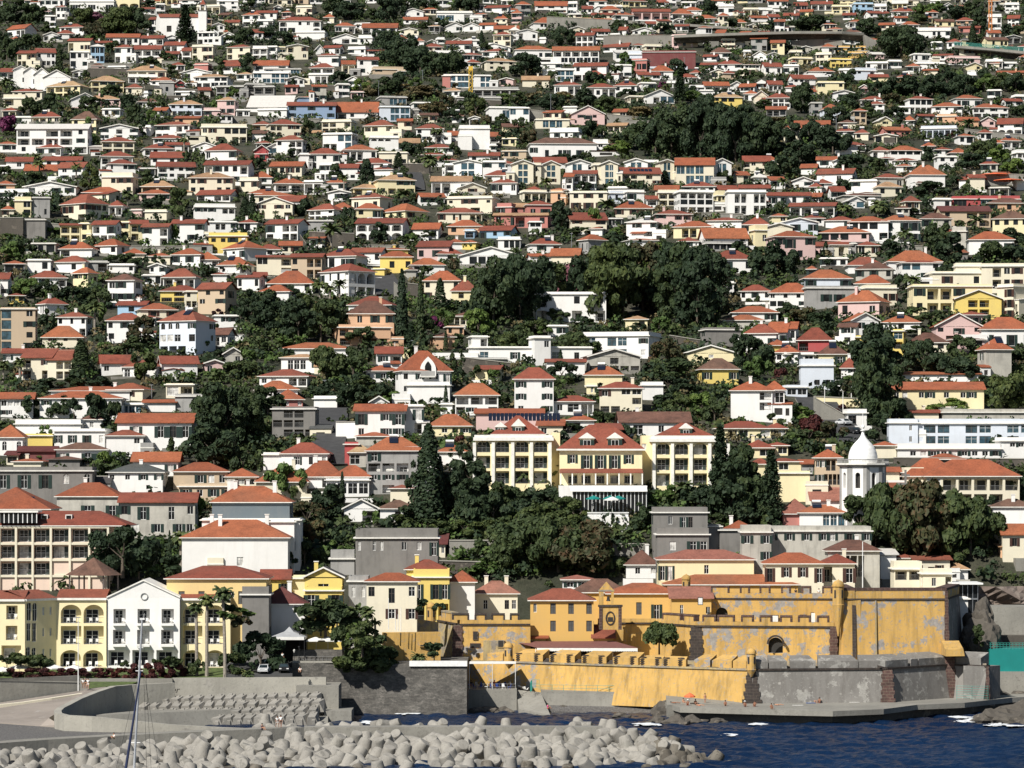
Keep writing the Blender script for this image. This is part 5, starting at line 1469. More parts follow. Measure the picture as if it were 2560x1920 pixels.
def sentry(root,c,r,h,m,cone=0,dome='fort_yellow'):
 mb=MB();prof=[(r*.98,0),(r*.98,h*.62)]
 if cone:prof=[(.1,-cone)]+[(r*1.1,-.05)]+prof
 mb.lathe(c,prof,m,12);mb.lathe(c+Vector((0,0,h*.62+.002)),[(r*1.15,0),(r*1.15,.14)],'quoin_dark' if dome=='fort_grey' else dome,12)
 s=wobj('sentry_box',mb,root);d=MB();k=[(r*1.05*math.cos(a),r*.95*math.sin(a))for a in [i*math.pi/12 for i in range(6)]]+[(.06,r*.98),(.05,r*1.15)]
 d.lathe(c+Vector((0,0,h*.62+.145)),k,dome,12);o=link('dome',d.mesh('dome',True),s)
 w=MB();a=r*.98
 for t in (-2.25,-.9):
  x,y=math.cos(t)*a,math.sin(t)*a;px,py=-math.sin(t)*.17,math.cos(t)*.17;ox,oy=math.cos(t)*.03,math.sin(t)*.03
  w.hull([(c.x+x-px+ox,c.y+y-py+oy,c.z+h*.22),(c.x+x+px+ox,c.y+y+py+oy,c.z+h*.22),(c.x+x+px-ox*5,c.y+y+py-oy*5,c.z+h*.22),(c.x+x-px-ox*5,c.y+y-py-oy*5,c.z+h*.22)],
[(c.x+x-px+ox,c.y+y-py+oy,c.z+h*.5),(c.x+x+px+ox,c.y+y+py+oy,c.z+h*.5),(c.x+x+px-ox*5,c.y+y+py-oy*5,c.z+h*.5),(c.x+x-px-ox*5,c.y+y-py-oy*5,c.z+h*.5)],'interior')
 link('window',w.mesh('window'),s);return s
def arcwall(mb,a,b,z0,z1,holes,m,th=1.2):
 """vertical wall a->b with openings given as (u0,u1,v0,v1,depth,arch,back) in photo pixels"""
 A,B=Vector((a.x,a.y,0)),Vector((b.x,b.y,0));d,n=outw(a,b);w=(B-A).length;Dm=(a.y+b.y)/2;ua,ub=a.x/a.y*F+1280,b.x/b.y*F+1280
 L=lambda u:(u-ua)/(ub-ua)*w;Zv=lambda v:CH-(v-VH)/F*Dm
 facade(mb,A,d,w,z0,z1,[(L(h[0]),L(h[1]),Zv(h[3]),Zv(h[2]),h[4],h[5],h[6])for h in holes],m,-n)
 Z=lambda p,z:Vector((p.x,p.y,z))
 mb.face([Z(A,z1),Z(B,z1),Z(B-n*th,z1),Z(A-n*th,z1)],m);mb.face([Z(A-n*th,z0),Z(A-n*th,z1),Z(B-n*th,z1),Z(B-n*th,z0)],m)
 mb.face([Z(A-n*th,z0),Z(A,z0),Z(A,z1),Z(A-n*th,z1)],m);mb.face([Z(B,z0),Z(B-n*th,z0),Z(B-n*th,z1),Z(B,z1)],m)
# ---- the yellow fort
fort=top('fort','large ochre sea fort with peeling plaster, dark battlements and grey lower bastion','fort',UZ(1880,625,2.2))
MARKS+=[('yellow fort',1800,1560)]
ZC=7.8
L=[UZ(1165,624,0),UZ(1880,596,0),UZ(2215,599,0),UZ(2375,611,0),UZ(2468,606,0),UZ(2452,640,0)]
for i,(a,b)in enumerate(zip(L,L[1:])):
 mb=MB()
 if i==0:
  q=a.lerp(b,.26);q2=a.lerp(b,.985)
  seg(mb,a,q,1.0,ZC,4,1.2,'fort_peel');seg(mb,q,q2,1.0,ZC,4,1.2,'fort_yellow');seg(mb,q2,b,1.,ZC,4,1.2,'fort_grey')
 else:seg(mb,a,b,1.0,ZC,4,1.4,'fort_grey')
 wobj('lower_wall',mb,fort)
 if i<4:
  mb=MB();d,n=outw(a,b);seg(mb,a+n*.3,b+n*.3,ZC-.14,ZC+.16,1.2,0,'quoin_dark' if i else 'fort_cap');wobj('cordon',mb,fort)
mb=MB();poly(mb,[UZ(1165,624.5,8.2),UZ(1880,597.5,8.2),UZ(2215,600,8.2),UZ(2375,612,8.2),UZ(2466,607,8.2),UZ(2450,645,8.2),UZ(1165,645,8.2)],0,'fort_cap');wobj('terrace',mb,fort)
def on(a,b,u):
 k=(u-1280)/F;t=(k*a.y-a.x)/((b.x-a.x)-k*(b.y-a.y));return a.lerp(b,t)
def merlon(u0,u1,m,zt=9.15,zb=10.0,dep=3.2,cap=None):
 c=(u0+u1)/2;i=0
 while i<3 and c>L[i+1].x/L[i+1].y*F+1280:i+=1
 a,b=on(L[i],L[i+1],u0),on(L[i],L[i+1],u1);d,n=outw(a,b);Z=lambda p,z:Vector((p.x,p.y,z));mb=MB()
 a,b=a-n*.15,b-n*.15;e=d*min(.5,(b-a).length*.12)
 mb.hull([Z(a,ZC+.17),Z(b,ZC+.17),Z(b-n*dep-e,ZC+.17),Z(a-n*dep+e,ZC+.17)],[Z(a,zt),Z(b,zt),Z(b-n*dep-e,zb),Z(a-n*dep+e,zb)],m)
 w=(b-a).length
 if m=='fort_yellow' and w>3.5:
  for t in (.16,.80):
   for k in range(4):p=a.lerp(b,t)+n*.02;mb.box(p.x-.55,p.x+.55,p.y-.1,p.y+.1,8.15+.36*k,8.35+.36*k,'quoin_dark')
 wobj('merlon',mb,fort)
for t,x0,x1,m in (('N',1712,2130,'fort_peel'),('O',18,262,'fort_yellow'),('O',318,538,'fort_yellow'),('O',598,812,'fort_yellow'),('O',868,1088,'fort_yellow'),('O',1570,1708,'fort_peel'),('O',1725,1895,'fort_peel'),('O',1905,2020,'fort_yellow'),
('O',2110,2212,'fort_grey'),('P',10,165,'fort_grey'),('P',195,412,'fort_grey'),('P',436,780,'fort_grey'),('P',785,1015,'fort_grey'),('P',1025,1215,'fort_grey'),('P',1240,1300,'fort_grey'),('P',1310,1560,'fort_grey'),('P',1590,1835,'fort_grey')):
 merlon(tu(t,x0),tu(t,x1),m)
for x0,x1 in ((1100,1300),(1300,1500)):merlon(tu('O',x0),tu('O',x1),'fort_yellow',9.1,9.6,1.6)
for t,x0,x1 in (('O',262,318),('O',538,598),('O',812,868),('O',1708,1725),('P',1015,1025)):
 merlon(tu(t,x0-40),tu(t,x1+60),'quoin_dark',8.05,8.6,1.2)
def quoin(u,wt,wb,z0,z1,D,bat,m='quoin'):
 mb=MB();c=UZ(u,D,0);s=D/F;n=9;h=(z1-z0)/n
 for k in range(n):
  f=k/n;f2=(k+1)/n;ww=(wb*(1-f)+wt*f)*s/2*(1.12 if k%2 else .93);y0,y1=c.y-bat*(1-f)-.22,c.y-bat*(1-f2)-.22
  mb.hull([(c.x-ww,y0,z0+k*h),(c.x+ww,y0,z0+k*h),(c.x+ww,c.y+1,z0+k*h),(c.x-ww,c.y+1,z0+k*h)],[(c.x-ww,y1,z0+(k+1)*h),(c.x+ww,y1,z0+(k+1)*h),(c.x+ww,c.y+1,z0+(k+1)*h),(c.x-ww,c.y+1,z0+(k+1)*h)],m)
 wobj('quoin',mb,fort)
quoin(1879,20,46,1.5,ZC-.3,596.2,1.35,'quoin_dark');quoin(2218,26,34,1.5,ZC-.2,599,1.3);quoin(2374,20,30,1.5,ZC+2.2,610.6,1.4);quoin(2468,6,9,2.,ZC,606,1.3)
ZM=14.0
mid=[UZ(1092,641,0),UZ(1150,624,0),UZ(1326,624,0)]
mb=MB();seg(mb,mid[0],mid[1],6,ZM,3,.7,'fort_cap');wobj('middle_wall',mb,fort);mb=MB();seg(mb,mid[1],mid[2],6,ZM,3,.7,'fort_peel')
for x,y,w,h in ((1895,545,30,60),(1895,615,80,28)):windowbox(mb,Q(tu('N',x),tv('N',y),623.6),w*ZK/14.2,h*ZK/14.2,'interior','quoin')
wobj('middle_wall',mb,fort);quoin(1144,22,26,8,ZM,624,.65)
m2=[UZ(1495,629,0),UZ(1640,629,0),UZ(1738,618,0),UZ(2085,614,0)]
mb=MB();seg(mb,m2[0],m2[1],6,ZM+.1,3,.3,'fort_yellow');wobj('middle_wall',mb,fort);mb=MB();seg(mb,m2[1],m2[2],6,ZM,3,.5,'fort_yellow');wobj('middle_wall',mb,fort)
mb=MB();arcwall(mb,m2[2],m2[3],6,ZM,[(tu('P',5),tu('P',130),tv('P',530),tv('P',665),.85,True,'interior')],'fort_peel')  # shallow arch recess; shade of the passage is put into its near-black back
wobj('middle_wall',mb,fort);quoin(1741,28,34,7.5,ZM,618,.4,'quoin_dark');quoin(2084,18,20,8,ZM+.2,613.8,.2)
am=MB();c=Q(tu('P',67),tv('P',665),614.15);R_=62*ZK/14.4
for k in range(13):
 a0,a1=math.pi*k/13,math.pi*(k+1)/13;cz=c.z+1.55
 am.hull([(c.x+math.cos(a0)*R_,c.y-.1,cz+math.sin(a0)*R_),(c.x+math.cos(a0)*(R_+.3),c.y-.1,cz+math.sin(a0)*(R_+.3)),(c.x+math.cos(a0)*(R_+.3),c.y+.5,cz+math.sin(a0)*(R_+.3)),(c.x+math.cos(a0)*R_,c.y+.5,cz+math.sin(a0)*R_)],
[(c.x+math.cos(a1)*R_,c.y-.1,cz+math.sin(a1)*R_),(c.x+math.cos(a1)*(R_+.3),c.y-.1,cz+math.sin(a1)*(R_+.3)),(c.x+math.cos(a1)*(R_+.3),c.y+.5,cz+math.sin(a1)*(R_+.3)),(c.x+math.cos(a1)*R_,c.y+.5,cz+math.sin(a1)*R_)],'quoin_dark')
wobj('arch_surround',am,fort)
for (a,b)in ((mid[0],mid[1]),(mid[1],mid[2]),(m2[0],m2[1]),(m2[1],m2[2]),(m2[2],m2[3])):
 mb=MB();d,n=outw(a,b);seg(mb,a+n*.25,b+n*.25,ZM,ZM+.28,.9,0,'quoin_dark');wobj('cordon',mb,fort);mb=MB();seg(mb,a-n*.1,b-n*.1,ZM+.28,ZM+.95,1.0,0,'fort_yellow');wobj('parapet',mb,fort)
def crenel(a,b,u0,u1,z0,z1,m='fort_yellow',cap='quoin',th=1.0):
 p,q=on(a,b,u0),on(a,b,u1);d,n=outw(a,b);mb=MB();seg(mb,p-n*.12,q-n*.12,z0,z1-.32,th-.04,0,m);seg(mb,p-n*.02-d*.12,q-n*.02+d*.12,z1-.32,z1,th+.15,0,cap)
 seg(mb,p-n*.06-d*.16,p-n*.06+d*.18,z0+.002,z1-.322,th,0,cap);seg(mb,q-n*.06-d*.18,q-n*.06+d*.16,z0+.002,z1-.322,th,0,cap);wobj('merlon',mb,fort)
for t,x0,x1,i in (('N',1600,1690,0),('N',1700,1835,1),('N',1895,1985,1),('N',2040,2145,1),('N',2200,2270,1)):crenel(mid[i],mid[i+1],tu(t,x0),tu(t,x1),ZM+.95,ZM+2.1,cap='quoin_dark' if i else 'fort_cap')
for t,x0,x1,i in (('O',1300,1450,1),('O',1480,1570,1),('O',1650,1755,2),('O',1780,1915,2),('O',1985,2080,2),('O',2145,2240,2),('P',110,200,2),('P',265,360,2),('P',430,520,2)):crenel(m2[i],m2[i+1],tu(t,x0),tu(t,x1),ZM+.95,ZM+2.1)
mb=MB();poly(mb,[UZ(1150,625,13.6),UZ(1326,625,13.6),UZ(1326,652,13.6),UZ(1095,652,13.6),UZ(1092,641,13.6)],6,'fort_cap');wobj('terrace',mb,fort)
mb=MB();poly(mb,[UZ(1495,630,13.6),UZ(1640,630,13.6),UZ(1738,619,13.6),UZ(2085,615,13.6),UZ(2085,652,13.6),UZ(1495,652,13.6)],6,'fort_cap');wobj('terrace',mb,fort)
ZU=18.1;ua,ub=UZ(1777,637,0),UZ(2092,634,0)
mb=MB();arcwall(mb,ua,ub,13,ZU,[(tu('O',1760),tu('O',1865),tv('O',275),tv('O',400),.9,True,'interior')],'fort_peel')  # doorway back is near-black, so the darkness inside is colour
for x,y,w,h,m in ((1628,245,34,55,'frame_white'),(2025,365,62,40,'frame_white')):windowbox(mb,Q(tu('O',x),tv('O',y),636.6 if x>1700 else 631.4),w*ZK/14,h*ZK/14,m,'quoin_dark')
for x,y,w,h,m in ((58,398,55,55,'frame_white'),(305,370,50,30,'interior'),(398,400,48,80,'frame_white'),(525,375,48,50,'interior')):windowbox(mb,Q(tu('P',x),tv('P',y),634.6),w*ZK/14,h*ZK/14,m,'quoin')
wobj('upper_wall',mb,fort)
mb=MB();d,n=outw(ua,ub);seg(mb,ua+n*.2,ub+n*.2,ZU,ZU+.25,1.2,0,'quoin_dark');wobj('cordon',mb,fort);mb=MB();seg(mb,ua-n*.1,ub-n*.1,ZU+.25,ZU+1.15,1.1,0,'fort_peel');wobj('parapet',mb,fort)
for t,x0,x1 in (('O',1725,1870),('O',1975,2048),('O',2145,2225),('P',120,190),('P',296,366),('P',474,550)):crenel(ua,ub,tu(t,x0),tu(t,x1),ZU+1.15,ZU+2.45,'fort_peel')
mb=MB();poly(mb,[UZ(1777,638,18.2),UZ(2092,635,18.2),UZ(2092,652,18.2),UZ(1777,652,18.2)],13,'fort_cap');wobj('terrace',mb,fort)
B=[UZ(2086,633,0),UZ(2108,612,0),UZ(2366,613,0),UZ(2398,634,0)]
for i,(a,b)in enumerate(zip(B,B[1:])):
 mb=MB();d,n=outw(a,b);mt='fort_yellow' if i==0 else 'fort_peel' if i==1 else 'fort_grey';seg(mb,a,b,6,18.9,3,.9,mt);wobj('upper_wall',mb,fort)
 mb=MB();seg(mb,a,b,18.9,20.5,2,0,'fort_yellow' if i<2 else 'fort_peel');wobj('parapet',mb,fort)
 mb=MB();seg(mb,a+n*.22,b+n*.22,18.88,19.16,.8,0,'quoin_dark');wobj('cordon',mb,fort);mb=MB();seg(mb,a+n*.08,b+n*.08,20.5,20.95,2.2,0,'quoin');wobj('coping',mb,fort)
mb=MB();poly(mb,[UZ(2108,613,19.3),UZ(2366,614,19.3),UZ(2398,634,19.3),UZ(2398,656,19.3),UZ(2090,656,19.3)],6,'fort_cap');wobj('terrace',mb,fort)
for u,w in ((2135,10),(2189,4)):
 mb=MB();c=UZ(u,612.1,0);mb.hull([(c.x-w/30,c.y-1.0,9),(c.x+w/30,c.y-1.0,9),(c.x+w/30,c.y,9),(c.x-w/30,c.y,9)],[(c.x-w/30,c.y-.06,18.8),(c.x+w/30,c.y-.06,18.8),(c.x+w/30,c.y+.3,18.8),(c.x-w/30,c.y+.3,18.8)],'quoin_dark' if w>6 else 'fort_cap');wobj('stone_strip',mb,fort)
quoin(2366,7,12,8.2,20.4,612.8,.95)
mb=MB();a=UZ(2364,606,0);mb.hull([(a.x,606,9.5),(a.x+3.4,607,9.5),(a.x+3.4,614,9.5),(a.x,614,9.5)],[(a.x,606.3,10.6),(a.x+3.2,607.3,10.7),(a.x+3.,612,11.9),(a.x,612,11.9)],'fort_yellow');wobj('buttress',mb,fort)
sentry(fort,UZ(tu('P',607),611.5,18.2),1.0,4.9,'fort_yellow',5.5);sentry(fort,UZ(tu('O',2067),595.6,7.9),.8,4.2,'fort_peel',1.3);sentry(fort,UZ(tu('N',2180),619.3,8.0),.8,3.8,'fort_peel',1.2)
sentry(fort,UZ(tu('N',1513),630,14.3),.78,4.2,'fort_yellow');sentry(fort,UZ(tu('O',1505),650,19.0),.8,3.6,'fort_yellow');sentry(fort,UZ(2374,610.3,9.9),.45,1.5,'fort_grey',0,'fort_grey')
mb=MB();c=UZ(tu('O',850),622.4,13.7)
mb.box(c.x-1.9,c.x+1.9,c.y,c.y+.8,13.3,17.3,'fort_yellow');mb.box(c.x-2.15,c.x+2.15,c.y-.2,c.y+.9,17.3,17.65,'quoin_dark');mb.box(c.x-2.0,c.x-1.4,c.y-.12,c.y,13.3,17.3,'quoin');mb.box(c.x+1.4,c.x+2.0,c.y-.12,c.y,13.3,17.3,'quoin')
mb.box(c.x-2.0,c.x-1.2,c.y,c.y+.8,17.65,20.0,'fort_yellow');mb.box(c.x+.15,c.x+.6,c.y,c.y+.8,17.65,20.0,'fort_yellow');mb.box(c.x-2.1,c.x+.7,c.y-.05,c.y+.85,20.0,20.3,'fort_cap')
mb.hull([(c.x-1.9,c.y,20.3),(c.x+.5,c.y,20.3),(c.x+.5,c.y+.8,20.3),(c.x-1.9,c.y+.8,20.3)],[(c.x-.75,c.y+.2,21.7),(c.x-.65,c.y+.2,21.7),(c.x-.65,c.y+.6,21.7),(c.x-.75,c.y+.6,21.7)],'fort_yellow')
bg=wobj('bell_gable',mb,fort);mb=MB()
for k in range(16):
 a0,a1=k*math.pi/8,(k+1)*math.pi/8;mb.hull([(c.x+.85*math.cos(a0),c.y-.1,15.3+1.25*math.sin(a0)),(c.x+.6*math.cos(a0),c.y-.1,15.3+1.0*math.sin(a0)),(c.x+.6*math.cos(a0),c.y,15.3+1.0*math.sin(a0)),(c.x+.85*math.cos(a0),c.y,15.3+1.25*math.sin(a0))],
[(c.x+.85*math.cos(a1),c.y-.1,15.3+1.25*math.sin(a1)),(c.x+.6*math.cos(a1),c.y-.1,15.3+1.0*math.sin(a1)),(c.x+.6*math.cos(a1),c.y,15.3+1.0*math.sin(a1)),(c.x+.85*math.cos(a1),c.y,15.3+1.25*math.sin(a1))],'quoin_dark')
mb.box(c.x-.45,c.x+.45,c.y-.05,c.y-.001,14.7,15.5,'interior');wobj('oval_window',mb,fort)
mb=MB();mb.lathe(Vector((c.x-.35,c.y+.4,18.3)),[(.42,0),(.3,.25),(.22,.7),(.05,.85)],'metal_dark',10);wobj('bell',mb,fort)
mb=MB();seg(mb,UZ(960,611,0),UZ(1101,613,0),7,13.3,2,.2,'fort_yellow');seg(mb,UZ(952,618,0),UZ(1096,619,0),7,16.4,2,.2,'fort_cap',z1b=14.7);windowbox(mb,Q(tu('N',1442),tv('N',608),611.9),.9,.25,'interior','fort_yellow');wobj('outer_wall',mb,fort)
mb=MB();mb.box(UZ(1208,622,0).x,UZ(1262,622,0).x,622,626,8,zof('N',560,622),'fort_cap');windowbox(mb,UZ(1252,621.9,10.3),.9,1.1,'interior','fort_cap');wobj('guard_hut',mb,fort)
parse('''
@O
160 705 105 208 660 h O r n.h.h.h/..h.h.h/....... D=626 k=0 #ochre gate house with six dark windows and red hipped roof inside the fort|ochre gate house
830 1440 58 150 380 h O o ...h.S.n D=641 k=0 #yellow fort barracks with white shutters and orange roof
540 990 22 140 400 h O b .... D=647 k=0 #yellow fort building with faded brown roof behind the bell gable
1380 1722 90 190 400 m O p .n...q D=634 k=0 #yellow fort house with slanting rose-tiled roof beside the battlements
1330 2470 -15 72 260 h O o ........... D=655 k=0 #very long yellow building with orange roof behind the fort battlements|long yellow fort range
-20 292 418 560 640 m O o .... D=625.5 d=5 k=0 #low tiled lean-to at the left foot of the ochre gate house
708 872 418 562 640 m O r .. D=625 d=5 k=0 #small red tiled lean-to at the right foot of the ochre gate house
440 690 -10 60 130 h w p ww D=666
''')
aw=top('awning','long maroon awning with white scalloped valance over the fort dining terrace','awning',G('O',545,620,8.2));mb=MB()
p=[Q(tu('O',215),tv('O',618),620),Q(tu('O',1085),tv('O',620),617),Q(tu('O',880),tv('O',562),625),Q(tu('O',10),tv('O',565),625)];mb.hull([q-Vector((0,0,.06))for q in p],p,'awning_maroon');wobj('canopy',mb,aw)
mb=MB();a,b=p[0],p[1];n=60
for k in range(n):
 q,r=a.lerp(b,k/n),a.lerp(b,(k+1)/n);m_=(q+r)/2;mb.face([q-Vector((0,.03,.08)),r-Vector((0,.03,.08)),r-Vector((0,.03,.55)),m_-Vector((0,.03,.68)),q-Vector((0,.03,.55))][::1],'canvas')
wobj('valance',mb,aw)
for x in (205,430,650,870,1083):mb=MB();q=G('O',x,619,8.2);mb.tube(q,q+Vector((0,0,2.0)),.06,.06,'white_paint',6);wobj('post',mb,aw)
mb=MB();mb.box(G('O',30,624,0).x,G('O',860,624,0).x,624.2,624.5,8.2,10.6,'interior');wobj('back_screen',mb,aw)
for x in (290,560,830,1110):
 tb=top('dining_table','white-clothed table glimpsed through a fort embrasure under the maroon awning','table',G('O',x,620.5,8.2),0,'dining tables under the awning');mb=MB();c=tb.location
 mb.box(-.75,.75,-.5,.5,.70,.75,'canvas');obj('table_top',mb,tb)
 for sx in (-.6,.6):
  for sy in (-.4,.4):mb=MB();mb.box(sx-.03,sx+.03,sy-.03,sy+.03,0,.70,'metal_dark');obj('leg',mb,tb)
tree(tu('O',1272),tv('O',640),260*ZK,220*ZK,'u','umbrella-crowned dragon tree standing on the fort terrace|dragon tree',D=618)
tree(tu('O',1470),tv('O',985),125*ZK,125*ZK,'b','rounded bush growing from the quay at the foot of the yellow fort wall',D=607)
# ---- quay, harbour walls, promenade, breakwater
mb=MB()
quay=[P(tu('O',1330),tv('O',1100),2.2),P(tu('O',1450),tv('O',1135),2.2),P(tu('P',180),tv('P',1160),2.2),P(tu('P',560),tv('P',1168),2.2),P(tu('P',1000),tv('P',1150),2.2),P(tu('P',1290),tv('P',1112),2.2),P(tu('P',1700),tv('P',1095),2.2),P(tu('P',2110),tv('P',1050),2.2),P(tu('P',2300),tv('P',1040),2.2),UZ(2600,640,2.2),UZ(1880,625,2.2),UZ(1640,625,2.2)]
poly(mb,quay,1.35,'concrete');poly(mb,[p+Vector((0,1.6,-.87))for p in quay],-1,'rock');obj('quay',mb,kind='structure')  # set-back base is coloured dark to stand for the shadow under the slab
mb=MB();poly(mb,[UZ(1352,610,3.3),UZ(1665,607,3.3),P(tu('O',1740),tv('O',1030),2.9),UZ(1800,622,3.0),UZ(1352,622,3.3)],-1,'concrete');seg(mb,UZ(1352,610.02,0),UZ(1665,607.02,0),-1,3.1,1,.5,'concrete');obj('bathing_quay',mb,kind='structure')
mb=MB();poly(mb,[P(1667,1762,2.3),P(1856,1759,2.25),UZ(1856,601,2.3),UZ(1720,605,3.2),UZ(1664,608.5,3.3)],0,'concrete');obj('ramp',mb,kind='structure')
mb=MB();poly(mb,[UZ(1169,609,3.6),UZ(1292,609,3.6),UZ(1292,626,3.6),UZ(1166,626,3.6)],-1,'concrete');obj('bathing_terrace',mb,kind='structure')
mb=MB();a=P(tu('O',40),tv('O',990),3.2);poly(mb,[P(tu('O',60),tv('O',1150),.6),P(tu('O',330),tv('O',1200),.2),UZ(1352,612,3.0),UZ(1290,614,3.3)],-1,'concrete');obj('slipway',mb,kind='structure')
mb=MB();poly(mb,[P(tu('O',320),tv('O',1170),.15),P(tu('O',1260),tv('O',1185),.1),UZ(1660,610,1.3),UZ(1350,611,1.2)],-1,'pebbles');obj('shingle_beach',mb,kind='structure')
def rock_mb(seed,m='rock',sub=2):
 bm=bmesh.new();bmesh.ops.create_icosphere(bm,subdivisions=sub+1,radius=1);r=random.Random(seed);ph=[r.uniform(0,6)for _ in range(6)]
 for v in bm.verts:
  p=v.co;k=1+.22*math.sin(p.x*3+ph[0])*math.cos(p.y*3.4+ph[1])+.14*math.sin(p.z*6+ph[2]+p.x*4)+.1*math.sin(p.y*9+ph[3])*math.cos(p.x*8+ph[4])+r.uniform(-.05,.05);v.co=p*k
 me=bpy.data.meshes.new('rock');bm.to_mesh(me);bm.free();me.materials.append(MATS[m]);return me
RK=[rock_mb(i)for i in range(5)];RKB=[rock_mb(i+9,'rock',3)for i in range(2)]
def rock(p,s,label,group=None,me=None,cat='rock',nm='rock'):
 o=link(nm,me or RND.choice(RK),None,p,RND.uniform(0,6));o.scale=s;tag(o,label,cat,group);return o
rock(P(tu('O',1330),tv('O',1190),.2),(2.6,2,2.3),'big dark rock at the left end of the bathing quay slab')
for t,x,y,s in (('O',1150,1150,1.2),('O',1250,1275,1.3),('O',1420,1285,1.6),('O',1560,1270,1.4),('O',1650,1250,1.5),('O',1780,1275,1.2),('O',940,1225,1.0),('O',850,1160,1.1),('O',700,1170,.9),('O',560,1165,1.0),('O',440,1170,1.1),('N',850,1140,1.2),('N',1900,1180,1.2),('N',2030,1175,1.3),('N',2150,1185,1.2),('N',1000,1180,1.0),('N',1250,1200,.8)):
 rock(P(tu(t,x),tv(t,y),-.1),(s*1.6,s*1.3,s*.75),'low wet dark rock awash in the channel behind the breakwater','wet rocks in the channel')
for x,y,s in ((1450,1170,1.7),(1560,1185,1.9),(1690,1160,1.6),(1800,1150,2.0),(1900,1130,1.6),(2020,1130,2.2),(2160,1120,2.4),(2190,1200,2.3),(2090,1245,2.0),(1960,1260,2.0),(1860,1262,1.6),(2230,1280,2.2),(1600,1110,1.4),(2210,1080,1.8)):
 rock(P(tu('P',x),tv('P',y),.1),(s*1.5,s*1.3,s*.9),'black volcanic rock in white foam right of the fort','black rocks by the fort')
mb=MB();rf=random.Random(4)
for t,x,y,w in [('P',1700,1255,150),('P',1800,1235,160),('P',1900,1215,200),('P',2090,1200,180),('P',2180,1215,120),('P',1990,1285,220),('P',2130,1290,150),('P',1650,1220,90),('N',1300,1185,150),('O',1160,1278,200),('O',1180,1155,90),('O',1870,1370,110),('O',2130,1280,80),('N',960,1265,60)]:
 for k in range(26):
  c=P(tu(t,x+rf.gauss(0,w/3)),tv(t,y+rf.gauss(0,5)),.22);a=rf.uniform(.25,.9);n=7
  mb.face([(c.x+a*math.cos(i*6.283/n)*rf.uniform(.5,1.2),c.y+a*1.8*math.sin(i*6.283/n)*rf.uniform(.5,1.2),c.z+rf.uniform(0,.04))for i in range(n)],'foam')
obj('sea_foam',mb,kind='stuff')
hw=top('harbour_wall','tall dark basalt harbour wall with pale coping between the car park and the fort','wall',UZ(950,598,0));MARKS.append(('stone harbour wall',950,1740))
mb=MB();A,Bp,Cc=UZ(731,600,0),UZ(848,601,0),UZ(1167,601,0);seg(mb,A,Bp,-1,8.7,5,.6,'stone_wall');seg(mb,Bp,Cc,-1,8.5,5,.9,'stone_wall');seg(mb,Cc,UZ(1172,625,0),-1,8.5,3,.2,'stone_wall');wobj('wall_face',mb,hw)
mb=MB();seg(mb,UZ(tu('N',1325),600.6,0),UZ(1168,600.6,0),8.1,9.0,1,.02,'white_paint');wobj('coping',mb,hw);mb=MB();seg(mb,UZ(731,600.6,0),UZ(853,600.6,0),8.7,9.0,.8,0,'concrete_light');wobj('coping',mb,hw)
mb=MB();poly(mb,[UZ(731,601,8.6),UZ(1167,601.5,8.4),UZ(1167,626,8.4),UZ(560,626,8.6),UZ(560,604,8.6)],4,'asphalt');obj('upper_quay_road',mb,kind='structure')
mb=MB();poly(mb,[UZ(560,592.3,7.2),UZ(731,592.3,7.2),UZ(731,604,8.2),UZ(560,604,8.2)],1,'asphalt');obj('car_park',mb,kind='structure')
sw=top('stone_wall','dark rubble garden wall in front of the cafe terrace above the harbour wall','wall',UZ(800,603,8.6));mb=MB();seg(mb,UZ(tu('N',320),604.5,0),UZ(tu('N',745),604.5,0),8.4,10.7,1,.1,'stone_wall');wobj('wall_face',mb,sw)
mb=MB();poly(mb,[Q(-60,1800,548),Q(100,1815,540),Q(217,1825,533),Q(150,1812,537),Q(122,1795,541),Q(147,1778,547),Q(190,1750,562),Q(233,1733,573),Q(280,1720,580),Q(262,1717,581),Q(222,1722,577),Q(200,1727,577),Q(-60,1765,566)],0,'paving');obj('promenade',mb,kind='structure')
mb=MB();poly(mb,[P(-60,1872,2.3),P(330,1848,2.3),P(520,1838,2.3),UZ(520,531,2.3),UZ(320,529.5,2.3),UZ(215,534,2.35),UZ(100,541,2.4),UZ(-60,549,2.5)],-1,'pebbles');obj('pebble_beach',mb,kind='structure')
pw=top('promenade_wall','long weathered concrete parapet wall ending at the white lamp post at left','wall',UZ(90,566,5));mb=MB();seg(mb,UZ(-70,566,0),UZ(200,578,0),3.,7.85,1,.1,'concrete_light',z1b=6.7);wobj('wall_face',mb,pw)
mb=MB();seg(mb,UZ(-70,565.85,0),UZ(200,577.85,0),7.851,8.05,1.2,0,'concrete',z1b=6.9);wobj('coping',mb,pw)
kb=top('kerb_wall','low pale kerb wall curving along the promenade ramp at left','kerb',UZ(100,560,5));mb=MB();pts=[(-60,1768,560),(60,1755,565),(130,1745,568),(215,1732,573)]
for a,b in zip(pts,pts[1:]):q,r=Q(*a),Q(*b);seg(mb,q,r,3.,q.z,.7,.05,'wall_c',z1b=r.z)
wobj('wall_face',mb,kb)
gw=top('garden_wall','long grey concrete wall below the maroon hedge of the yellow hotel','wall',UZ(380,583,5));mb=MB();seg(mb,UZ(-70,590,0),UZ(431,590,0),2,6.65,1.2,.1,'concrete');seg(mb,UZ(431,590.5,0),UZ(735,591,0),1,6.7,1.5,.15,'concrete_light',z1b=6.8);seg(mb,UZ(735,591,0),UZ(815,591,0),1,6.8,1.5,.15,'concrete_light');wobj('wall_face',mb,gw)
gr=MB();poly(gr,[Q(222,1721,578),Q(262,1717,581),Q(330,1710,586),Q(345,1704,589),Q(222,1704,589)],5,'grass');obj('lawn',gr,kind='structure')
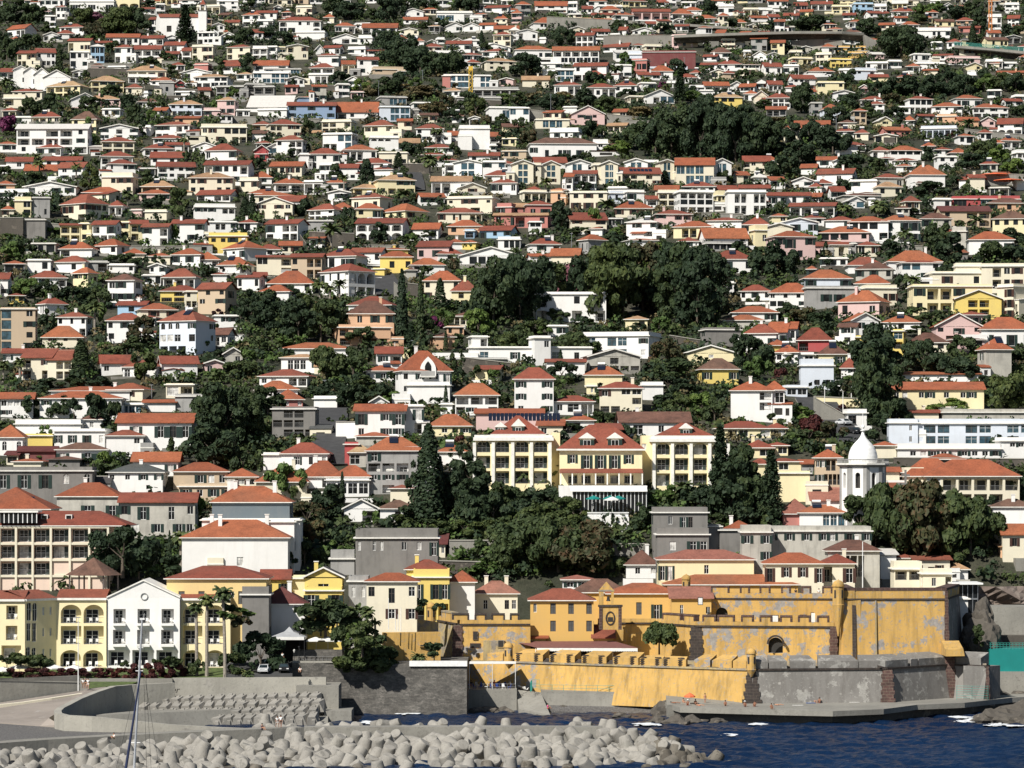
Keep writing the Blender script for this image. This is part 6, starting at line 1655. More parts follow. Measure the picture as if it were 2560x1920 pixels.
cw=top('curved_sea_wall','curving concrete sea wall with black graffiti wrapping the armour blocks','wall',UZ(250,570,3));MARKS.append(('graffitied curved sea wall',300,1740))
pts=[(431,588,6.15,1),(320,584,6.05,1),(275,580,6.05,1),(231,572,5.65,1),(188,562,5.2,1),(160,552,4.95,1),(143,546,4.85,1.5),(135,540,4.8,2.5),(137,535,4.75,2.),(160,531,4.7,2),(230,529.5,4.6,1),(320,529,4.1,0),(430,529.5,3.4,-1),(560,530.5,2.9,-1),(700,532,2.5,-1),(760,533,2.4,-1)]
mb=MB();w0=[]
for i,(u,D,z,zb)in enumerate(pts):
 p=UZ(u,D,z);q=UZ(*pts[min(i+1,len(pts)-1)][:2],0);r=UZ(*pts[max(i-1,0)][:2],0);d=(q-r);d.z=0;d.normalize();n=Vector((d.y,-d.x,0));w0.append((p+n*.0,p-n*1.1,zb))
for (a,b,z0),(c,d,z1)in zip(w0,w0[1:]):
 Z=lambda p,z:Vector((p.x,p.y,z))
 mb.hull([Z(a,z0),Z(b,z0),Z(d,z1),Z(c,z1)],[a,b,d,c],'concrete_light')
wobj('wall_face',mb,cw)
def text(s,p,size,m,root,rz=0.,ext=.01,font_shear=0):
 c=bpy.data.curves.new('lettering','FONT');c.body=s;c.size=size;c.extrude=ext;c.shear=font_shear;c.materials.append(MATS[m]);o=bpy.data.objects.new('lettering',c);COL.objects.link(o)
 o.rotation_euler=(math.pi/2,0,rz);o.location=p;o.parent=root
 if root is not None:o.location=Vector(p)-root.location
 return o
a,b=UZ(320,584,0),UZ(431,588,0);rz=math.atan2(b.y-a.y,b.x-a.x)
for s,u,zz,sz in (('and',306,4.35,1.5),('all toge der',352,4.4,1.5)):
 q=on(a,b,u);text(s,Vector((q.x,q.y-.1,zz)),sz,'black',cw,rz,.01,.3)
cr=[(-60,1862,2.9),(120,1849,3.0),(318,1838,3.1),(480,1830,3.3),(640,1823,3.4),(760,1818,3.4),(1120,1817,3.4),(1505,1818,3.4)]
bw=top('breakwater_wall','long low concrete crown wall of the breakwater behind the tetrapods','wall',UZ(760,522,3));mb=MB()
for a,b in zip(cr,cr[1:]):q,r=P(*a),P(*b);seg(mb,q,r,-1,a[2],3.2,.1,'concrete',z1b=b[2])
wobj('wall_face',mb,bw);MARKS.append(('tetrapod breakwater',900,1850))
def tetra_mesh(m):
 bm=bmesh.new();mb=MB();dirs=[Vector((0,0,1)),Vector((.9428,0,-.3333)),Vector((-.4714,.8165,-.3333)),Vector((-.4714,-.8165,-.3333))]
 for d in dirs:
  a=d.orthogonal().normalized();b=d.cross(a);prof=[(-.15,1.06),(.8,.99),(2.0,.79),(2.17,.73),(2.2,.62)];n=16
  R_=[[d*h+(a*math.cos(k*6.2832/n)+b*math.sin(k*6.2832/n))*r for k in range(n)]for h,r in prof]
  for p,q in zip(R_,R_[1:]):mb.hull(p,q,m,False)
  mb.face(R_[-1],m)
 me=mb.mesh('tetrapod');me.polygons.foreach_set('use_smooth',[len(p.vertices)==4 for p in me.polygons]);bm.free();return me
TM={m:tetra_mesh(m)for m in ('tetrapod','tetrapod_wet')}
rt=random.Random(21);nt_=0
mb=MB();poly(mb,[UZ(-70,486,-1.2),UZ(1700,489,-1.2),UZ(1850,502,-1.2),UZ(1640,513,.6),UZ(1500,519,1.2),UZ(760,519,1.2),UZ(-70,493,.8)],-4,'tetrapod_wet');obj('breakwater_mound',mb,kind='structure')
def tetra(p,s,wet):
 o=link('tetrapod',TM['tetrapod_wet' if wet else 'tetrapod'],None,p);o.rotation_euler=(rt.uniform(0,6.28),rt.uniform(0,6.28),rt.uniform(0,6.28));o.scale=(s,s,s)
 tag(o,('dark wet tetrapod at the waterline of the breakwater' if wet else 'pale concrete tetrapod in the heap along the breakwater'),'tetrapod','wet tetrapods at the waterline' if wet else 'dry tetrapods of the breakwater')
xe=UZ(1812,500,0).x
for row in range(9):
 x=UZ(-50,500,0).x+rt.uniform(0,2)
 while x<UZ(1835,505,0).x:
  u=x/505*F+1280;crD=np.interp(u,[c[0]for c in cr]+[1640,1840],[P(*c).y for c in cr]+[516,506]);crZ=np.interp(u,[c[0]for c in cr]+[1640,1740,1840],[c[2]for c in cr]+[3.0,1.6,0.])
  f=row/7.3;y=crD-4.2-f*24;z=crZ-2.45-f*2.1+rt.uniform(-.6,.7)
  if u>1505:y=crD-2-f*17
  if z>-2.2 and y>478:tetra((x+rt.uniform(-.5,.5),y+rt.uniform(-.6,.6),z),rt.uniform(1.0,1.18),(u>1640 and z<.6)or z<-1.35)
  x+=rt.uniform(2.45,3.2)
for x in list(range(400,760,75))+list(range(900,1560,62)):
 tetra(UZ(x+rt.uniform(-15,15)+(250 if x<760 else 0),530,2.6+rt.uniform(-.7,.5)),.9,False)
for k in range(9):tetra(UZ(1520+k*22+rt.uniform(-8,8),519-k*1.2,2.3-k*.22+rt.uniform(-.3,.5)),1.0,False)
am=MB()
def block_mesh():
 mb=MB();mb.hull([(-1.25,-1.1,-1.0),(1.25,-1.1,-1.0),(1.25,1.1,-1.0),(-1.25,1.1,-1.0)],[(-1.05,-.9,.75),(.35,-.9,.75),(1.05,.9,.75),(-.35,.9,.75)],'tetrapod')
 mb.hull([(-.35,-1.35,-.8),(.35,-1.35,-.8),(.3,-.95,-.8),(-.3,-.95,-.8)],[(-.25,-1.15,.25),(.3,-1.15,.25),(.3,-.9,.35),(-.3,-.9,.35)],'tetrapod')
 mb.hull([(-.35,.3,.7),(.45,.3,.7),(.6,.85,.7),(-.2,.85,.7)],[(-.2,.4,.92),(.4,.4,.92),(.5,.8,.92),(-.1,.8,.92)],'tetrapod');return mb.mesh('armour_block')
BM=block_mesh()
for r,(u0,v0,u1,v1,DD,n)in enumerate(((335,1757,815,1744,587,18),(345,1773,810,1761,583.5,17),(400,1788,810,1779,580,15),(480,1803,795,1796,577,12))):
 for k in range(n):
  t=(k+.5*(r%2))/n;o=link('armour_block',BM,None,Q(u0+(u1-u0)*t,v0+(v1-v0)*t,DD));o.rotation_euler=(.25+rt.uniform(-.08,.08),rt.uniform(-.08,.08),rt.uniform(-.15,.15));o.scale=(.86,1.15,.95)
  tag(o,'grooved concrete armour block in the stepped rows behind the curved wall','armour block','rows of armour blocks')
mb=MB();poly(mb,[UZ(200,556,1.6),UZ(330,562,.3),UZ(480,573,-.6),UZ(820,574,-.6),UZ(820,590,2.2),UZ(431,588,2.0),UZ(205,563,2.4)],-2,'concrete');obj('revetment_slope',mb,kind='structure')
mb=MB();mb.box(UZ(742,590,0).x,UZ(848,590,0).x,588,598,-1,5.6,'concrete');mb.box(UZ(812,585,0).x,UZ(880,585,0).x,583,592,-1,1.8,'concrete');o=obj('landing_stage',mb);tag(o,'squat concrete landing stage with steps at the end of the armour blocks','jetty')
cl=link('rock_outcrop',RKB[0],None,UZ(2450,632,12),.4);cl.scale=(2.4,4,5.6);tag(cl,'dark craggy rock outcrop with shrubs right of the fort','rock outcrop');MARKS.append(('craggy rock outcrop',2460,1580))
rock(UZ(2452,628,9.5),(3.2,4,5),'shrub-tufted lower crag beside the teal wall',None,RKB[1],'rock outcrop','rock_outcrop')
tree(2447,1612,26,50,'b','green bush clinging to the crag beside the fort',D=622)
cf=top('cliff_wall','brownish rock cliff face above a stepped retaining wall at the right edge','cliff',UZ(2540,660,8));MARKS.append(('right edge cliff',2540,1480));mb=MB()
nx,nz=40,12;rr=random.Random(8);P_=[[Vector((UZ(2440,655,0).x+i*1.1,652+j*.25+1.4*math.sin(i*.9+j*.7)+rr.uniform(-.5,.5)-1.2*math.cos(j*.6+i*.2),13+j*.62))for i in range(nx)]for j in range(nz)]
for j in range(nz-1):
 for i in range(nx-1):mb.face([P_[j][i],P_[j][i+1],P_[j+1][i+1],P_[j+1][i]],'rock_brown')
wobj('rock_face',mb,cf);mb=MB();seg(mb,UZ(2462,640,0),UZ(2640,640,0),2,16.6,10,1,'concrete');seg(mb,UZ(2470,636,0),UZ(2640,636,0),2,11.6,4,1,'rock');wobj('retaining_wall',mb,cf)
tw=top('teal_wall','bright teal painted wall with lettered stains and a railing at the right edge','wall',UZ(2520,622,4));mb=MB();seg(mb,UZ(2474,622,0),UZ(2640,622,0),6.0,9.9,6,0,'teal');wobj('wall_face',mb,tw)
mb=MB();seg(mb,UZ(2474,621.5,0),UZ(2640,621.5,0),2,6.0,7,.3,'concrete');wobj('plinth',mb,tw);mb=MB()
for k in range(14):q=UZ(2476+k*8,622.2,9.9);mb.box(q.x-.03,q.x+.03,q.y-.03,q.y+.03,9.9,11.0,'teal_rail')
for z in (10.35,10.7,11.0):mb.box(UZ(2474,622.2,0).x,UZ(2600,622.2,0).x,622.17,622.23,z-.03,z+.03,'teal_rail')
wobj('railing',mb,tw)
gp=top('glass_pavilion','dark glass pavilion with white flat canopy between the fort and the cliff','pavilion',UZ(2420,648,12));mb=MB();x0,x1=UZ(2391,648,0).x,UZ(2447,648,0).x
mb.box(x0+.2,x1-.2,648,655,12,20.4,'glass');
for k in range(5):xx=x0+.2+(x1-x0-.4)*k/4;mb.box(xx-.06,xx+.06,647.85,648,12,20.4,'frame_white' if k==0 else 'metal')
mb.box(x0+.2,x1-.2,647.8,648,17.6,17.9,'metal');wobj('glazing',mb,gp);mb=MB();mb.box(x0-1,x1+.6,646.5,656,20.4,20.7,'white_paint');wobj('canopy',mb,gp)
parse('''
@P
1625 1728 190 197 500 x w w ./. D=640 d=5 #small plain white block stepped behind the fort shoulder
1340 1590 -60 -20 140 x c w .w.b D=652 d=6 #cream flat-roofed house above the fort's right shoulder
''')
# ---- front(): a flat facade given in tile pixels at a depth, with openings and their fittings
def front(root,t,x0,x1,yt,yb,D0,D1,holes,m,name='wall',z0=None,cont=None,th=None):
 """holes: (x0, x1, y0, y1, kind) kinds: l loggia, a arched loggia, w window, s shuttered window, S shuttered door, o opening only"""
 a,b=G(t,x0,D0,0),G(t,x1,D1,0);d,n=outw(a,b);w=(b-a).length;Dm=(D0+D1)/2;Z=lambda y:zof(t,y,Dm);Lx=lambda x:(x-x0)/(x1-x0)*w;mb=MB();H_=[];rz=math.atan2(d.y,d.x);rnd=random.Random(int(x0)+7)
 for (p,q,r,s,k)in holes:
  dp={'l':1.6,'a':1.6,'o':1.0}.get(k[0],.2);H_.append((Lx(p),Lx(q),Z(s),Z(r),dp,k[0]=='a' or k.endswith('v'),m if k[0]in 'la' else 'interior'))
  c=a+d*((Lx(p)+Lx(q))/2);c=Vector((c.x,c.y,Z(s)));ww,hh=Lx(q)-Lx(p),Z(r)-Z(s);var=rnd.choice((0,0,2,3))
  if k[0]in 'la':
   dw,dh=ww*.62,min(2.3,hh*.88)
   pane=link('balcony_door',cmesh(('w',round(dw,1),round(dh,1),var,True)),root,c-n*(dp-.17)-d*ww*.12-root.location,rz)
   if len(k)>1 and k[1]=='S':
    for sg in (-1,1):link('shutter',cmesh(('S',round(dw*.42,1),round(dh,1),'shutter_green',True)),pane,(sg*dw*.72,.1,0))
   if 'n' not in k:link('railing',cmesh(('R',round(ww,1),1.0,None,True)),root,c-n*.1-root.location,rz)
   ch=MB()
   for sx in (-.6,.5):
    ch.box(sx-.25,sx+.25,-.25,.25,.38,.44,'frame_white');ch.box(sx-.25,sx+.25,.2,.26,.44,.9,'frame_white')
    for e in (-.22,.18):
     for g in (-.22,.2):ch.box(sx+e,sx+e+.04,g,g+.04,0,.38,'frame_white')
   if 'c' in k:
    cs=link('balcony_chairs',CHM.setdefault('c',ch.mesh('balcony_chairs')),None,c-n*.75,rz);tag(cs,'pair of white balcony chairs on the yellow hotel by the promenade','chairs','white balcony chairs of the hotel')
  elif k[0]!='o':
   pane=link('window' if k[0]!='S' else 'french_window',cmesh(('w',round(ww,1),round(hh,1),2 if k[0]=='S' else var,True)),root,c-root.location,rz)
   if k[0]in 'sS':
    for sg in (-1,1):link('shutter',cmesh(('S',round(ww*.48,1),round(hh,1),'shutter_green',True)),pane,(sg*ww*.76,0,0))
   if 'B' in k:link('balcony',cmesh(('K',round(ww*1.25,1),1.0,0,True)),pane,(0,0,0))
 facade(mb,a,d,w,z0 if z0 is not None else Z(yb),Z(yt),H_,m,-n)
 if th:
  Zt=Z(yt);zb=z0 if z0 is not None else Z(yb);A,B_=a-n*th,b-n*th
  mb.face([(a.x,a.y,Zt),(b.x,b.y,Zt),(B_.x,B_.y,Zt),(A.x,A.y,Zt)],m)
  for p,q in ((A,a),(b,B_),(B_,A)):mb.face([(p.x,p.y,zb),(q.x,q.y,zb),(q.x,q.y,Zt),(p.x,p.y,Zt)],m)
 return wobj(name,mb,root)
CHM={}
# ---- the yellow promenade hotel
DH=604
hotel=top('hotel','pale yellow and white hotel with arched balconies and a white gable behind the promenade','hotel',G('M',1000,DH,8.5));MARKS.append(('yellow promenade hotel',300,1580))
zt=zof('M',200,DH)
col=[(525,702),(722,896)]
hs=[]
for (a,b)in col:hs+=[(a,b,248,408,'ac'),(a,b,432,590,'lc'),(a-4,b-5,640,785,'acn')]
front(hotel,'M',488,922,200,800,DH,DH,hs,'wall_h',z0=5,th=10)
front(hotel,'M',215,488,200,800,DH-5.5,DH,[(232,270,225,382,'wv'),(281,318,230,388,'wv'),(230,265,402,556,'w'),(279,313,404,566,'w'),(224,262,606,700,'wv'),(275,310,615,718,'wv')]+[(x,x+17,y,y+70,'w')for x in (366,428)for y in (270,452,632)],'wall_h',z0=5,th=8)
front(hotel,'M',-60,215,200,800,DH-5.5,DH-5.5,[(54,152,255,375,'lc'),(50,150,430,553,'lc'),(12,182,600,745,'lcn')],'wall_h',z0=5,th=12)
front(hotel,'M',1556,1990,200,800,DH,DH,[(a,b,y0,y1,k)for a,b in ((1580,1748),(1772,1940))for y0,y1,k in ((252,408,'ac'),(430,590,'lc'),(640,785,'acn'))],'wall_h',z0=5,th=10)
hs=[]
for x in (980,1188,1396):hs+=[(x,x+106,285,410,'lc'),(x-4,x+104,465,590,'lc'),(x-45,x+140,640,775,'lcn')]
front(hotel,'M',922,1556,190,800,DH-1.4,DH-1.4,hs,'wall_w','gable_front',z0=5,th=10)
mb=MB();a,b,c=Q(tu('M',922),tv('M',190),DH-1.4),Q(tu('M',1556),tv('M',190),DH-1.4),Q(tu('M',1240),tv('M',42),DH-1.4)
a1,b1,c1=[v+Vector((0,10,0))for v in (a,b,c)];mb.hull([a,b,b+Vector((0,.3,0)),a+Vector((0,.3,0))],[c,c+Vector((.01,0,0)),c+Vector((.01,.3,0)),c+Vector((0,.3,0))],'wall_w');wobj('gable',mb,hotel)
for p,q in ((a,c),(c,b)):
 mb=MB();e=Vector((0,-.25,0));mb.hull([p+e,q+e,q+Vector((0,10,0)),p+Vector((0,10,0))],[p+e+Vector((0,0,.25)),q+e+Vector((0,0,.25)),q+Vector((0,10,.25)),p+Vector((0,10,.25))],'trim');wobj('roof_edge',mb,hotel)
mb=MB();cc=Q(tu('M',1246),tv('M',177),DH-1.5)
for k in range(20):
 a0,a1_=k*math.pi/10,(k+1)*math.pi/10;f=lambda r,t,y:(cc.x+r*math.cos(t),cc.y+y,cc.z+r*math.sin(t));mb.hull([f(.62,a0,-.06),f(.5,a0,-.06),f(.5,a0,.1),f(.62,a0,.1)],[f(.62,a1_,-.06),f(.5,a1_,-.06),f(.5,a1_,.1),f(.62,a1_,.1)],'wall_g')
wobj('round_window',mb,hotel)
for y,h in ((418,10),(600,10)):
 for x in (975,1183,1391):mb=MB();p=Q(tu('M',x),tv('M',y+h),DH-1.4);mb.box(p.x,p.x+116*ZK/15,DH-2.3,DH-1.39,p.z,p.z+.35,'wall_w');wobj('balcony_slab',mb,hotel)
def pitched(root,t,pts,D,dep,ye,yr,m,name='roof',ov=.4):
 mb=MB()
 for (x0,d0),(x1,d1)in zip(pts,pts[1:]):
  a,b=G(t,x0,d0,0),G(t,x1,d1,0);d,n=outw(a,b);Z=lambda p,z:Vector((p.x,p.y,z));z0=zof(t,ye,D);z1=zof(t,yr,D+dep/2)
  e0,e1,r0,r1=a+n*ov,b+n*ov,a-n*dep/2,b-n*dep/2;mb.face([Z(e0,z0),Z(e1,z0),Z(r1,z1),Z(r0,z1)],m);mb.face([Z(r0,z1),Z(r1,z1),Z(b-n*dep,z0),Z(a-n*dep,z0)],m)
  mb.hull([Z(e0,z0-.4),Z(e1,z0-.4),Z(b,z0-.4),Z(a,z0-.4)],[Z(e0,z0-.02),Z(e1,z0-.02),Z(b,z0-.02),Z(a,z0-.02)],'trim')
 return wobj(name,mb,root)
pitched(hotel,'M',[(-60,DH-5.5),(215,DH-5.5),(488,DH),(921,DH)],DH,9,188,112,'roof_r');pitched(hotel,'M',[(1557,DH),(1990,DH)],DH,9,190,120,'roof_r')
for x in (922,1557):mb=MB();p=G('M',x,DH-1.55,0);mb.tube((p.x,p.y,8),(p.x,p.y,zt),.08,.08,'metal_dark',6);wobj('drain_pipe',mb,hotel)
mb=MB();poly(mb,[UZ(-60,591.2,6.6),UZ(560,592,6.7),UZ(560,603,7.7),UZ(-60,603,7.7)],4,'grass');obj('hotel_garden',mb,kind='structure')
mb=MB();rf=random.Random(2)
for i,x in enumerate(range(120,1580,95)):
 tree(tu('M',x),tv('M',880),150*ZK,(80 if x<1100 else 120)*ZK,'m',None,D=592.6+rf.uniform(-.4,.4))
# ---- the arcaded hotel in the middle
DK=722
hk=top('grand_hotel','cream three-wing hotel with stacked arches, red mansard roof and white-framed dormers','hotel',G('K',770,DK,40));MARKS.append(('cream arcaded hotel',1500,1130))
def wing(t,x0,x1,yt,yb,cols,rows):
 hs=[(c-58,c+58,y0,y1,k)for c in cols for (y0,y1,k)in rows]
 front(hk,t,x0,x1,yt,yb,DK,DK,hs,'wall_h',z0=33,th=12)
 for i in range(len(cols)+1):
  cx=(cols[i]-80 if i<len(cols)else cols[-1]+80);mb=MB();a=Q(tu(t,cx),tv(t,yb),DK);mb.box(a.x-.32,a.x+.32,DK-.35,DK-.001,36,zof(t,yt+65,DK),'trim');wobj('pilaster',mb,hk)
 mb=MB();mb.box(G(t,x0-15,DK,0).x,G(t,x1+15,DK,0).x,DK-.6,DK+12,zof(t,yt+50,DK),zof(t,yt+20,DK),'trim');mb.box(G(t,x0-5,DK,0).x,G(t,x1+5,DK,0).x,DK-.3,DK+12,zof(t,yt+20,DK)+.002,zof(t,yt,DK),'trim');wobj('cornice',mb,hk)
wing('K',-320,345,440,1000,[-245,-82,86,248],[(490,590,'aS'),(620,728,'lS'),(752,860,'lS')]);wing('K',1205,1760,450,1010,[1307,1466,1627,1700+88],[(508,610,'aS'),(640,745,'lS'),(772,880,'lS')])
for x0,x1,yr,ye in ((-165,270,272,432),(1265,1720,335,445)):
 mb=MB();a,b=G('K',x0,DK+1,0).x,G('K',x1,DK+1,0).x;r=rooflike('h',a,b,DK+1,DK+11,zof('K',ye,DK),zof('K',yr,DK+6)-zof('K',ye,DK),'roof_r','wall_y');wobj('roof',r,hk)
front(hk,'K',340,415,420,1000,DK+3,DK+3,[],'wall_h',z0=33,th=8);front(hk,'K',1120,1215,445,1000,DK+3,DK+3,[(1122,1160,515,560,'w')],'wall_h',z0=33,th=8)
front(hk,'K',412,1125,565,1000,DK-3,DK-3,[(500,545,612,685,'s')]+[(x,x+50,615,730,'S')for x in (620,740,862)]+[(985,1030,612,690,'s')]+[(x,x+80,785,860,'lS')for x in (485,600,720,850,970)],'wall_h','main_front',z0=33,th=15)
mb=MB();a,b=G('K',405,DK-3,0).x,G('K',1132,DK-3,0).x;z0,z1=zof('K',560,DK-3),zof('K',350,DK+4);zz=3.6
mb.hull([(a-.4,DK-3.6,z0),(b+.4,DK-3.6,z0),(b+.4,DK+12,z0),(a-.4,DK+12,z0)],[(G('K',665,DK+4,0).x,DK+3.6,z1),(G('K',860,DK+4,0).x,DK+3.6,z1),(G('K',860,DK+4,0).x,DK+6,z1),(G('K',665,DK+4,0).x,DK+6,z1)],'roof_r');wobj('mansard_roof',mb,hk)
mb=MB();mb.box(a-.5,b+.5,DK-3.75,DK-3.001,z0-.35,z0-.003,'trim');wobj('cornice',mb,hk)
def dormer(t,xc,w,ya,yt,yb,D,m='wall_y'):
 mb=MB();c=Q(tu(t,xc),tv(t,yb),D);h=w*ZK*D/F/2;z1=zof(t,yt,D);za=zof(t,ya,D)
 mb.box(c.x-h,c.x+h,D,D+5,c.z-.3,z1,m);mb.hull([(c.x-h-.3,D-.25,z1),(c.x+h+.3,D-.25,z1),(c.x+h+.3,D+5,z1),(c.x-h-.3,D+5,z1)],[(c.x-.05,D-.25,za),(c.x+.05,D-.25,za),(c.x+.05,D+5,za),(c.x-.05,D+5,za)],'trim');dm=wobj('dormer',mb,hk)
 wd=link('window',cmesh(('w',round(h*1.0,1),round((z1-c.z)*.8,1),2,True)),dm,(c.x,D-.18,c.z+.05))
 for sg in (-1,1):link('shutter',cmesh(('S',round(h*.5,1),round((z1-c.z)*.8,1),'shutter_green',True)),dm,(c.x+sg*h*.76,D-.02,c.z+.05))
dormer('K',648,125,420,470,545,DK-2.5);dormer('K',890,125,420,470,548,DK-2.5);dormer('K',55,105,300,365,428,DK+1.5);dormer('K',1505,105,338,385,445,DK+1.5);dormer('J',2085+28,90,330,372,415,DK+1.8)
mb=MB();a,b=G('K',410,DK-3,0).x,G('K',1130,DK-3,0).x;mb.hull([(a,DK-6,zof('K',770,DK-6)),(b,DK-6,zof('K',770,DK-6)),(b,DK-3.01,zof('K',738,DK-3)),(a,DK-3.01,zof('K',738,DK-3))],[(a,DK-6,zof('K',770,DK-6)+.15),(b,DK-6,zof('K',770,DK-6)+.15),(b-.3,DK-3.01,zof('K',738,DK-3)+.15),(a+.3,DK-3.01,zof('K',738,DK-3)+.15)],'roof_r');wobj('veranda_roof',mb,hk)
for k in range(8):x=a+.2+(b-a-.4)*k/7;mb=MB();mb.box(x-.12,x+.12,DK-5.9,DK-5.66,zof('K',870,DK-6),zof('K',770,DK-6),'trim');wobj('veranda_post',mb,hk)
mb=MB();zt_=zof('K',878,DK-8);mb.box(a-.2,b+.6,DK-11,DK-3.02,31,zt_,'wall_w');wobj('terrace_storey',mb,hk)
mb=MB();mb.hull([(a+2,DK-14.5,zof('K',930,DK-14)),(b+.5,DK-14.5,zof('K',930,DK-14)),(b+.5,DK-11,zt_-.35),(a+2,DK-11,zt_-.35)],[(a+2,DK-14.5,zof('K',930,DK-14)+.1),(b+.5,DK-14.5,zof('K',930,DK-14)+.1),(b+.5,DK-11,zt_-.2),(a+2,DK-11,zt_-.2)],'canvas');wobj('white_awning',mb,hk)
mb=MB();mb.box(a+2.5,b+.3,DK-13.9,DK-13.8,31.8,zof('K',932,DK-14),'glass');
for k in range(20):x=a+2.5+(b-a-2.2)*k/19;mb.box(x-.06,x+.06,DK-13.98,DK-13.9,31.8,zof('K',932,DK-14),'frame_white')
wobj('glazed_screen',mb,hk);mb=MB()
bx0,bx1=G('K',650,DK-20,0).x,G('K',1010,DK-20,0).x;zb=zof('K',1150,DK-20)
mb.box(bx0,bx1,DK-20.3,DK-14,zb-3.5,zb,'wall_w');wobj('lower_terrace',mb,hk);mb=MB()
for k in range(34):x=bx0+.2+(bx1-bx0-.4)*k/33;mb.lathe((x,DK-20,zb),[(.09,0),(.14,.25),(.07,.5),(.1,.8)],'white_paint',6)
mb.box(bx0,bx1,DK-20.15,DK-19.85,zb+.8,zb+.98,'white_paint');wobj('balustrade',mb,hk)
def parasol(p,r,h,m,label,group=None,sq=False):
 o=top('parasol',label,'parasol',p,0,group);mb=MB();mb.tube((0,0,0),(0,0,h),.035,.03,'white_paint',6);obj('pole',mb,o);mb=MB();n=4 if sq else 8;off=math.pi/4 if sq else 0
 R_=[(r*math.cos(off+k*2*math.pi/n),r*math.sin(off+k*2*math.pi/n),h-.55)for k in range(n)]
 for k in range(n):mb.face([R_[k],R_[(k+1)%n],(0,0,h+.05)],m);q=[Vector(R_[k]),Vector(R_[(k+1)%n])];mb.face([q[0]-Vector((0,0,.2)),q[1]-Vector((0,0,.2)),q[1],q[0]],m)
 obj('canopy',mb,o);return o
parasol(Vector((G('K',867,DK-17,0).x,DK-17,zb-.2+1)),1.6,3.2,'canvas','white parasol on the lower terrace of the cream arcaded hotel')
for x in (705,850,920):parasol(G('K',x,DK-16,33.5),1.5,2.6,'teal','teal parasol in front of the glazed terrace of the cream hotel','teal hotel parasols')
so_=top('solar_rack','long rack of dark solar collectors on the pink roof left of the arcaded hotel','solar panels',G('J',2200,745,52));mb=MB();a,b=G('J',2010,742,0).x,G('K',420,742,0).x;n=18
for k in range(n):x=a+(b-a)*k/n;mb.hull([(x,742,zof('K',318,742)),(x+(b-a)/n-.12,742,zof('K',318,742)),(x+(b-a)/n-.12,744.5,zof('K',255,744)),(x,744.5,zof('K',255,744))],[(x,742,zof('K',318,742)+.1),(x+(b-a)/n-.12,742,zof('K',318,742)+.1),(x+(b-a)/n-.12,744.5,zof('K',255,744)+.1),(x,744.5,zof('K',255,744)+.1)],'solar')
wobj('collectors',mb,so_)
# ---- church tower with onion dome
DT=700
ct=top('church_tower','white octagonal bell tower with grey corners and a bright onion dome','bell tower',Q(tu('L',820),tv('L',1090),DT));MARKS.append(('onion-domed bell tower',2157,1210))
cx,cy=G('L',820,DT+4,0).x,DT+4.;zb,z1=zof('L',1250,DT),zof('L',720,DT);r=185*ZK*DT/F/math.cos(math.pi/8)
oc=lambda r,z,q=0:[Vector((cx+r*math.cos(math.pi/8+k*math.pi/4+q),cy+r*math.sin(math.pi/8+k*math.pi/4+q),z))for k in range(8)]
ang=math.radians(3)
oc=lambda r,z:[Vector((cx+r*math.cos(ang+k*math.pi/4),cy+r*math.sin(ang+k*math.pi/4),z))for k in range(8)]
ring0=oc(r,0);mb=MB()
for k in range(8):
 p,q=ring0[k],ring0[(k+1)%8];d=(q-p);w=d.length;d.normalize();n=Vector((d.y,-d.x,0));hb=zof('L',900,DT);ht=zof('L',765,DT);facade(mb,p,d,w,zb,z1,[(w*.36,w*.64,hb,ht,.7,True,'interior')],'wall_w',-n)
wobj('shaft',mb,ct)
for k in range(8):
 p,m1,m0=ring0[k],ring0[(k+1)%8],ring0[k-1];a=p.lerp(m1,.2);b=p.lerp(m0,.2);o_=(p-Vector((cx,cy,0))).normalized()*.07;mb=MB()
 mb.hull([b+o_+Vector((0,0,zb)),p+o_*1.2+Vector((0,0,zb)),a+o_+Vector((0,0,zb)),p-o_*5+Vector((0,0,zb))],[b+o_+Vector((0,0,z1)),p+o_*1.2+Vector((0,0,z1)),a+o_+Vector((0,0,z1)),p-o_*5+Vector((0,0,z1))],'wall_g');wobj('corner_pilaster',mb,ct)
mb=MB();mb.hull(oc(r*1.0,z1),oc(r*1.18,z1+.5),'wall_g');mb.hull(oc(r*1.18,z1+.502),oc(r*1.18,z1+.8),'trim');wobj('cornice',mb,ct);mb=MB()
for a,b in zip(oc(r*1.12,0),oc(r*1.12,0)[1:]+oc(r*1.12,0)[:1]):
 d=(b-a).normalized();nn=int((b-a).length/.3)
 for i in range(nn):p=a.lerp(b,i/nn);mb.box(p.x-.04,p.x+.04,p.y-.04,p.y+.04,z1+.8,z1+1.5,'wall_g')
 mb.tube(a+Vector((0,0,z1+1.55)),b+Vector((0,0,z1+1.55)),.1,.1,'wall_g',6)
wobj('balustrade',mb,ct);mb=MB();zd=z1+.81;s_=ZK*DT/F;prof=[(126,0),(129,30),(127,62),(119,98),(104,134),(82,165),(60,188),(42,207),(28,225),(18,243),(12,262),(9,280)]
mb.lathe((cx,cy,zd),[(a*s_,b*s_)for a,b in prof],'white_paint',32);o=link('dome',mb.mesh('dome',True),ct,-ct.location);mb=MB();zf=zd+280*s_
mb.lathe((cx,cy,zf),[(.5,0),(.55,.15),(.12,.3),(.3,.6),(.38,.85),(.3,1.1),(.08,1.3),(.06,3.6)],'white_paint',12);mb.box(cx-.7,cx+.7,cy-.05,cy+.05,zf+2.5,zf+2.62,'white_paint');wobj('finial',mb,ct)
for k in (4,5,6):pass
mb=MB();mb.lathe((cx,cy-r*.5,zof('L',860,DT)),[(.55,0),(.42,.25),(.32,.8),(.1,1.0)],'metal_dark',12);wobj('bell',mb,ct)
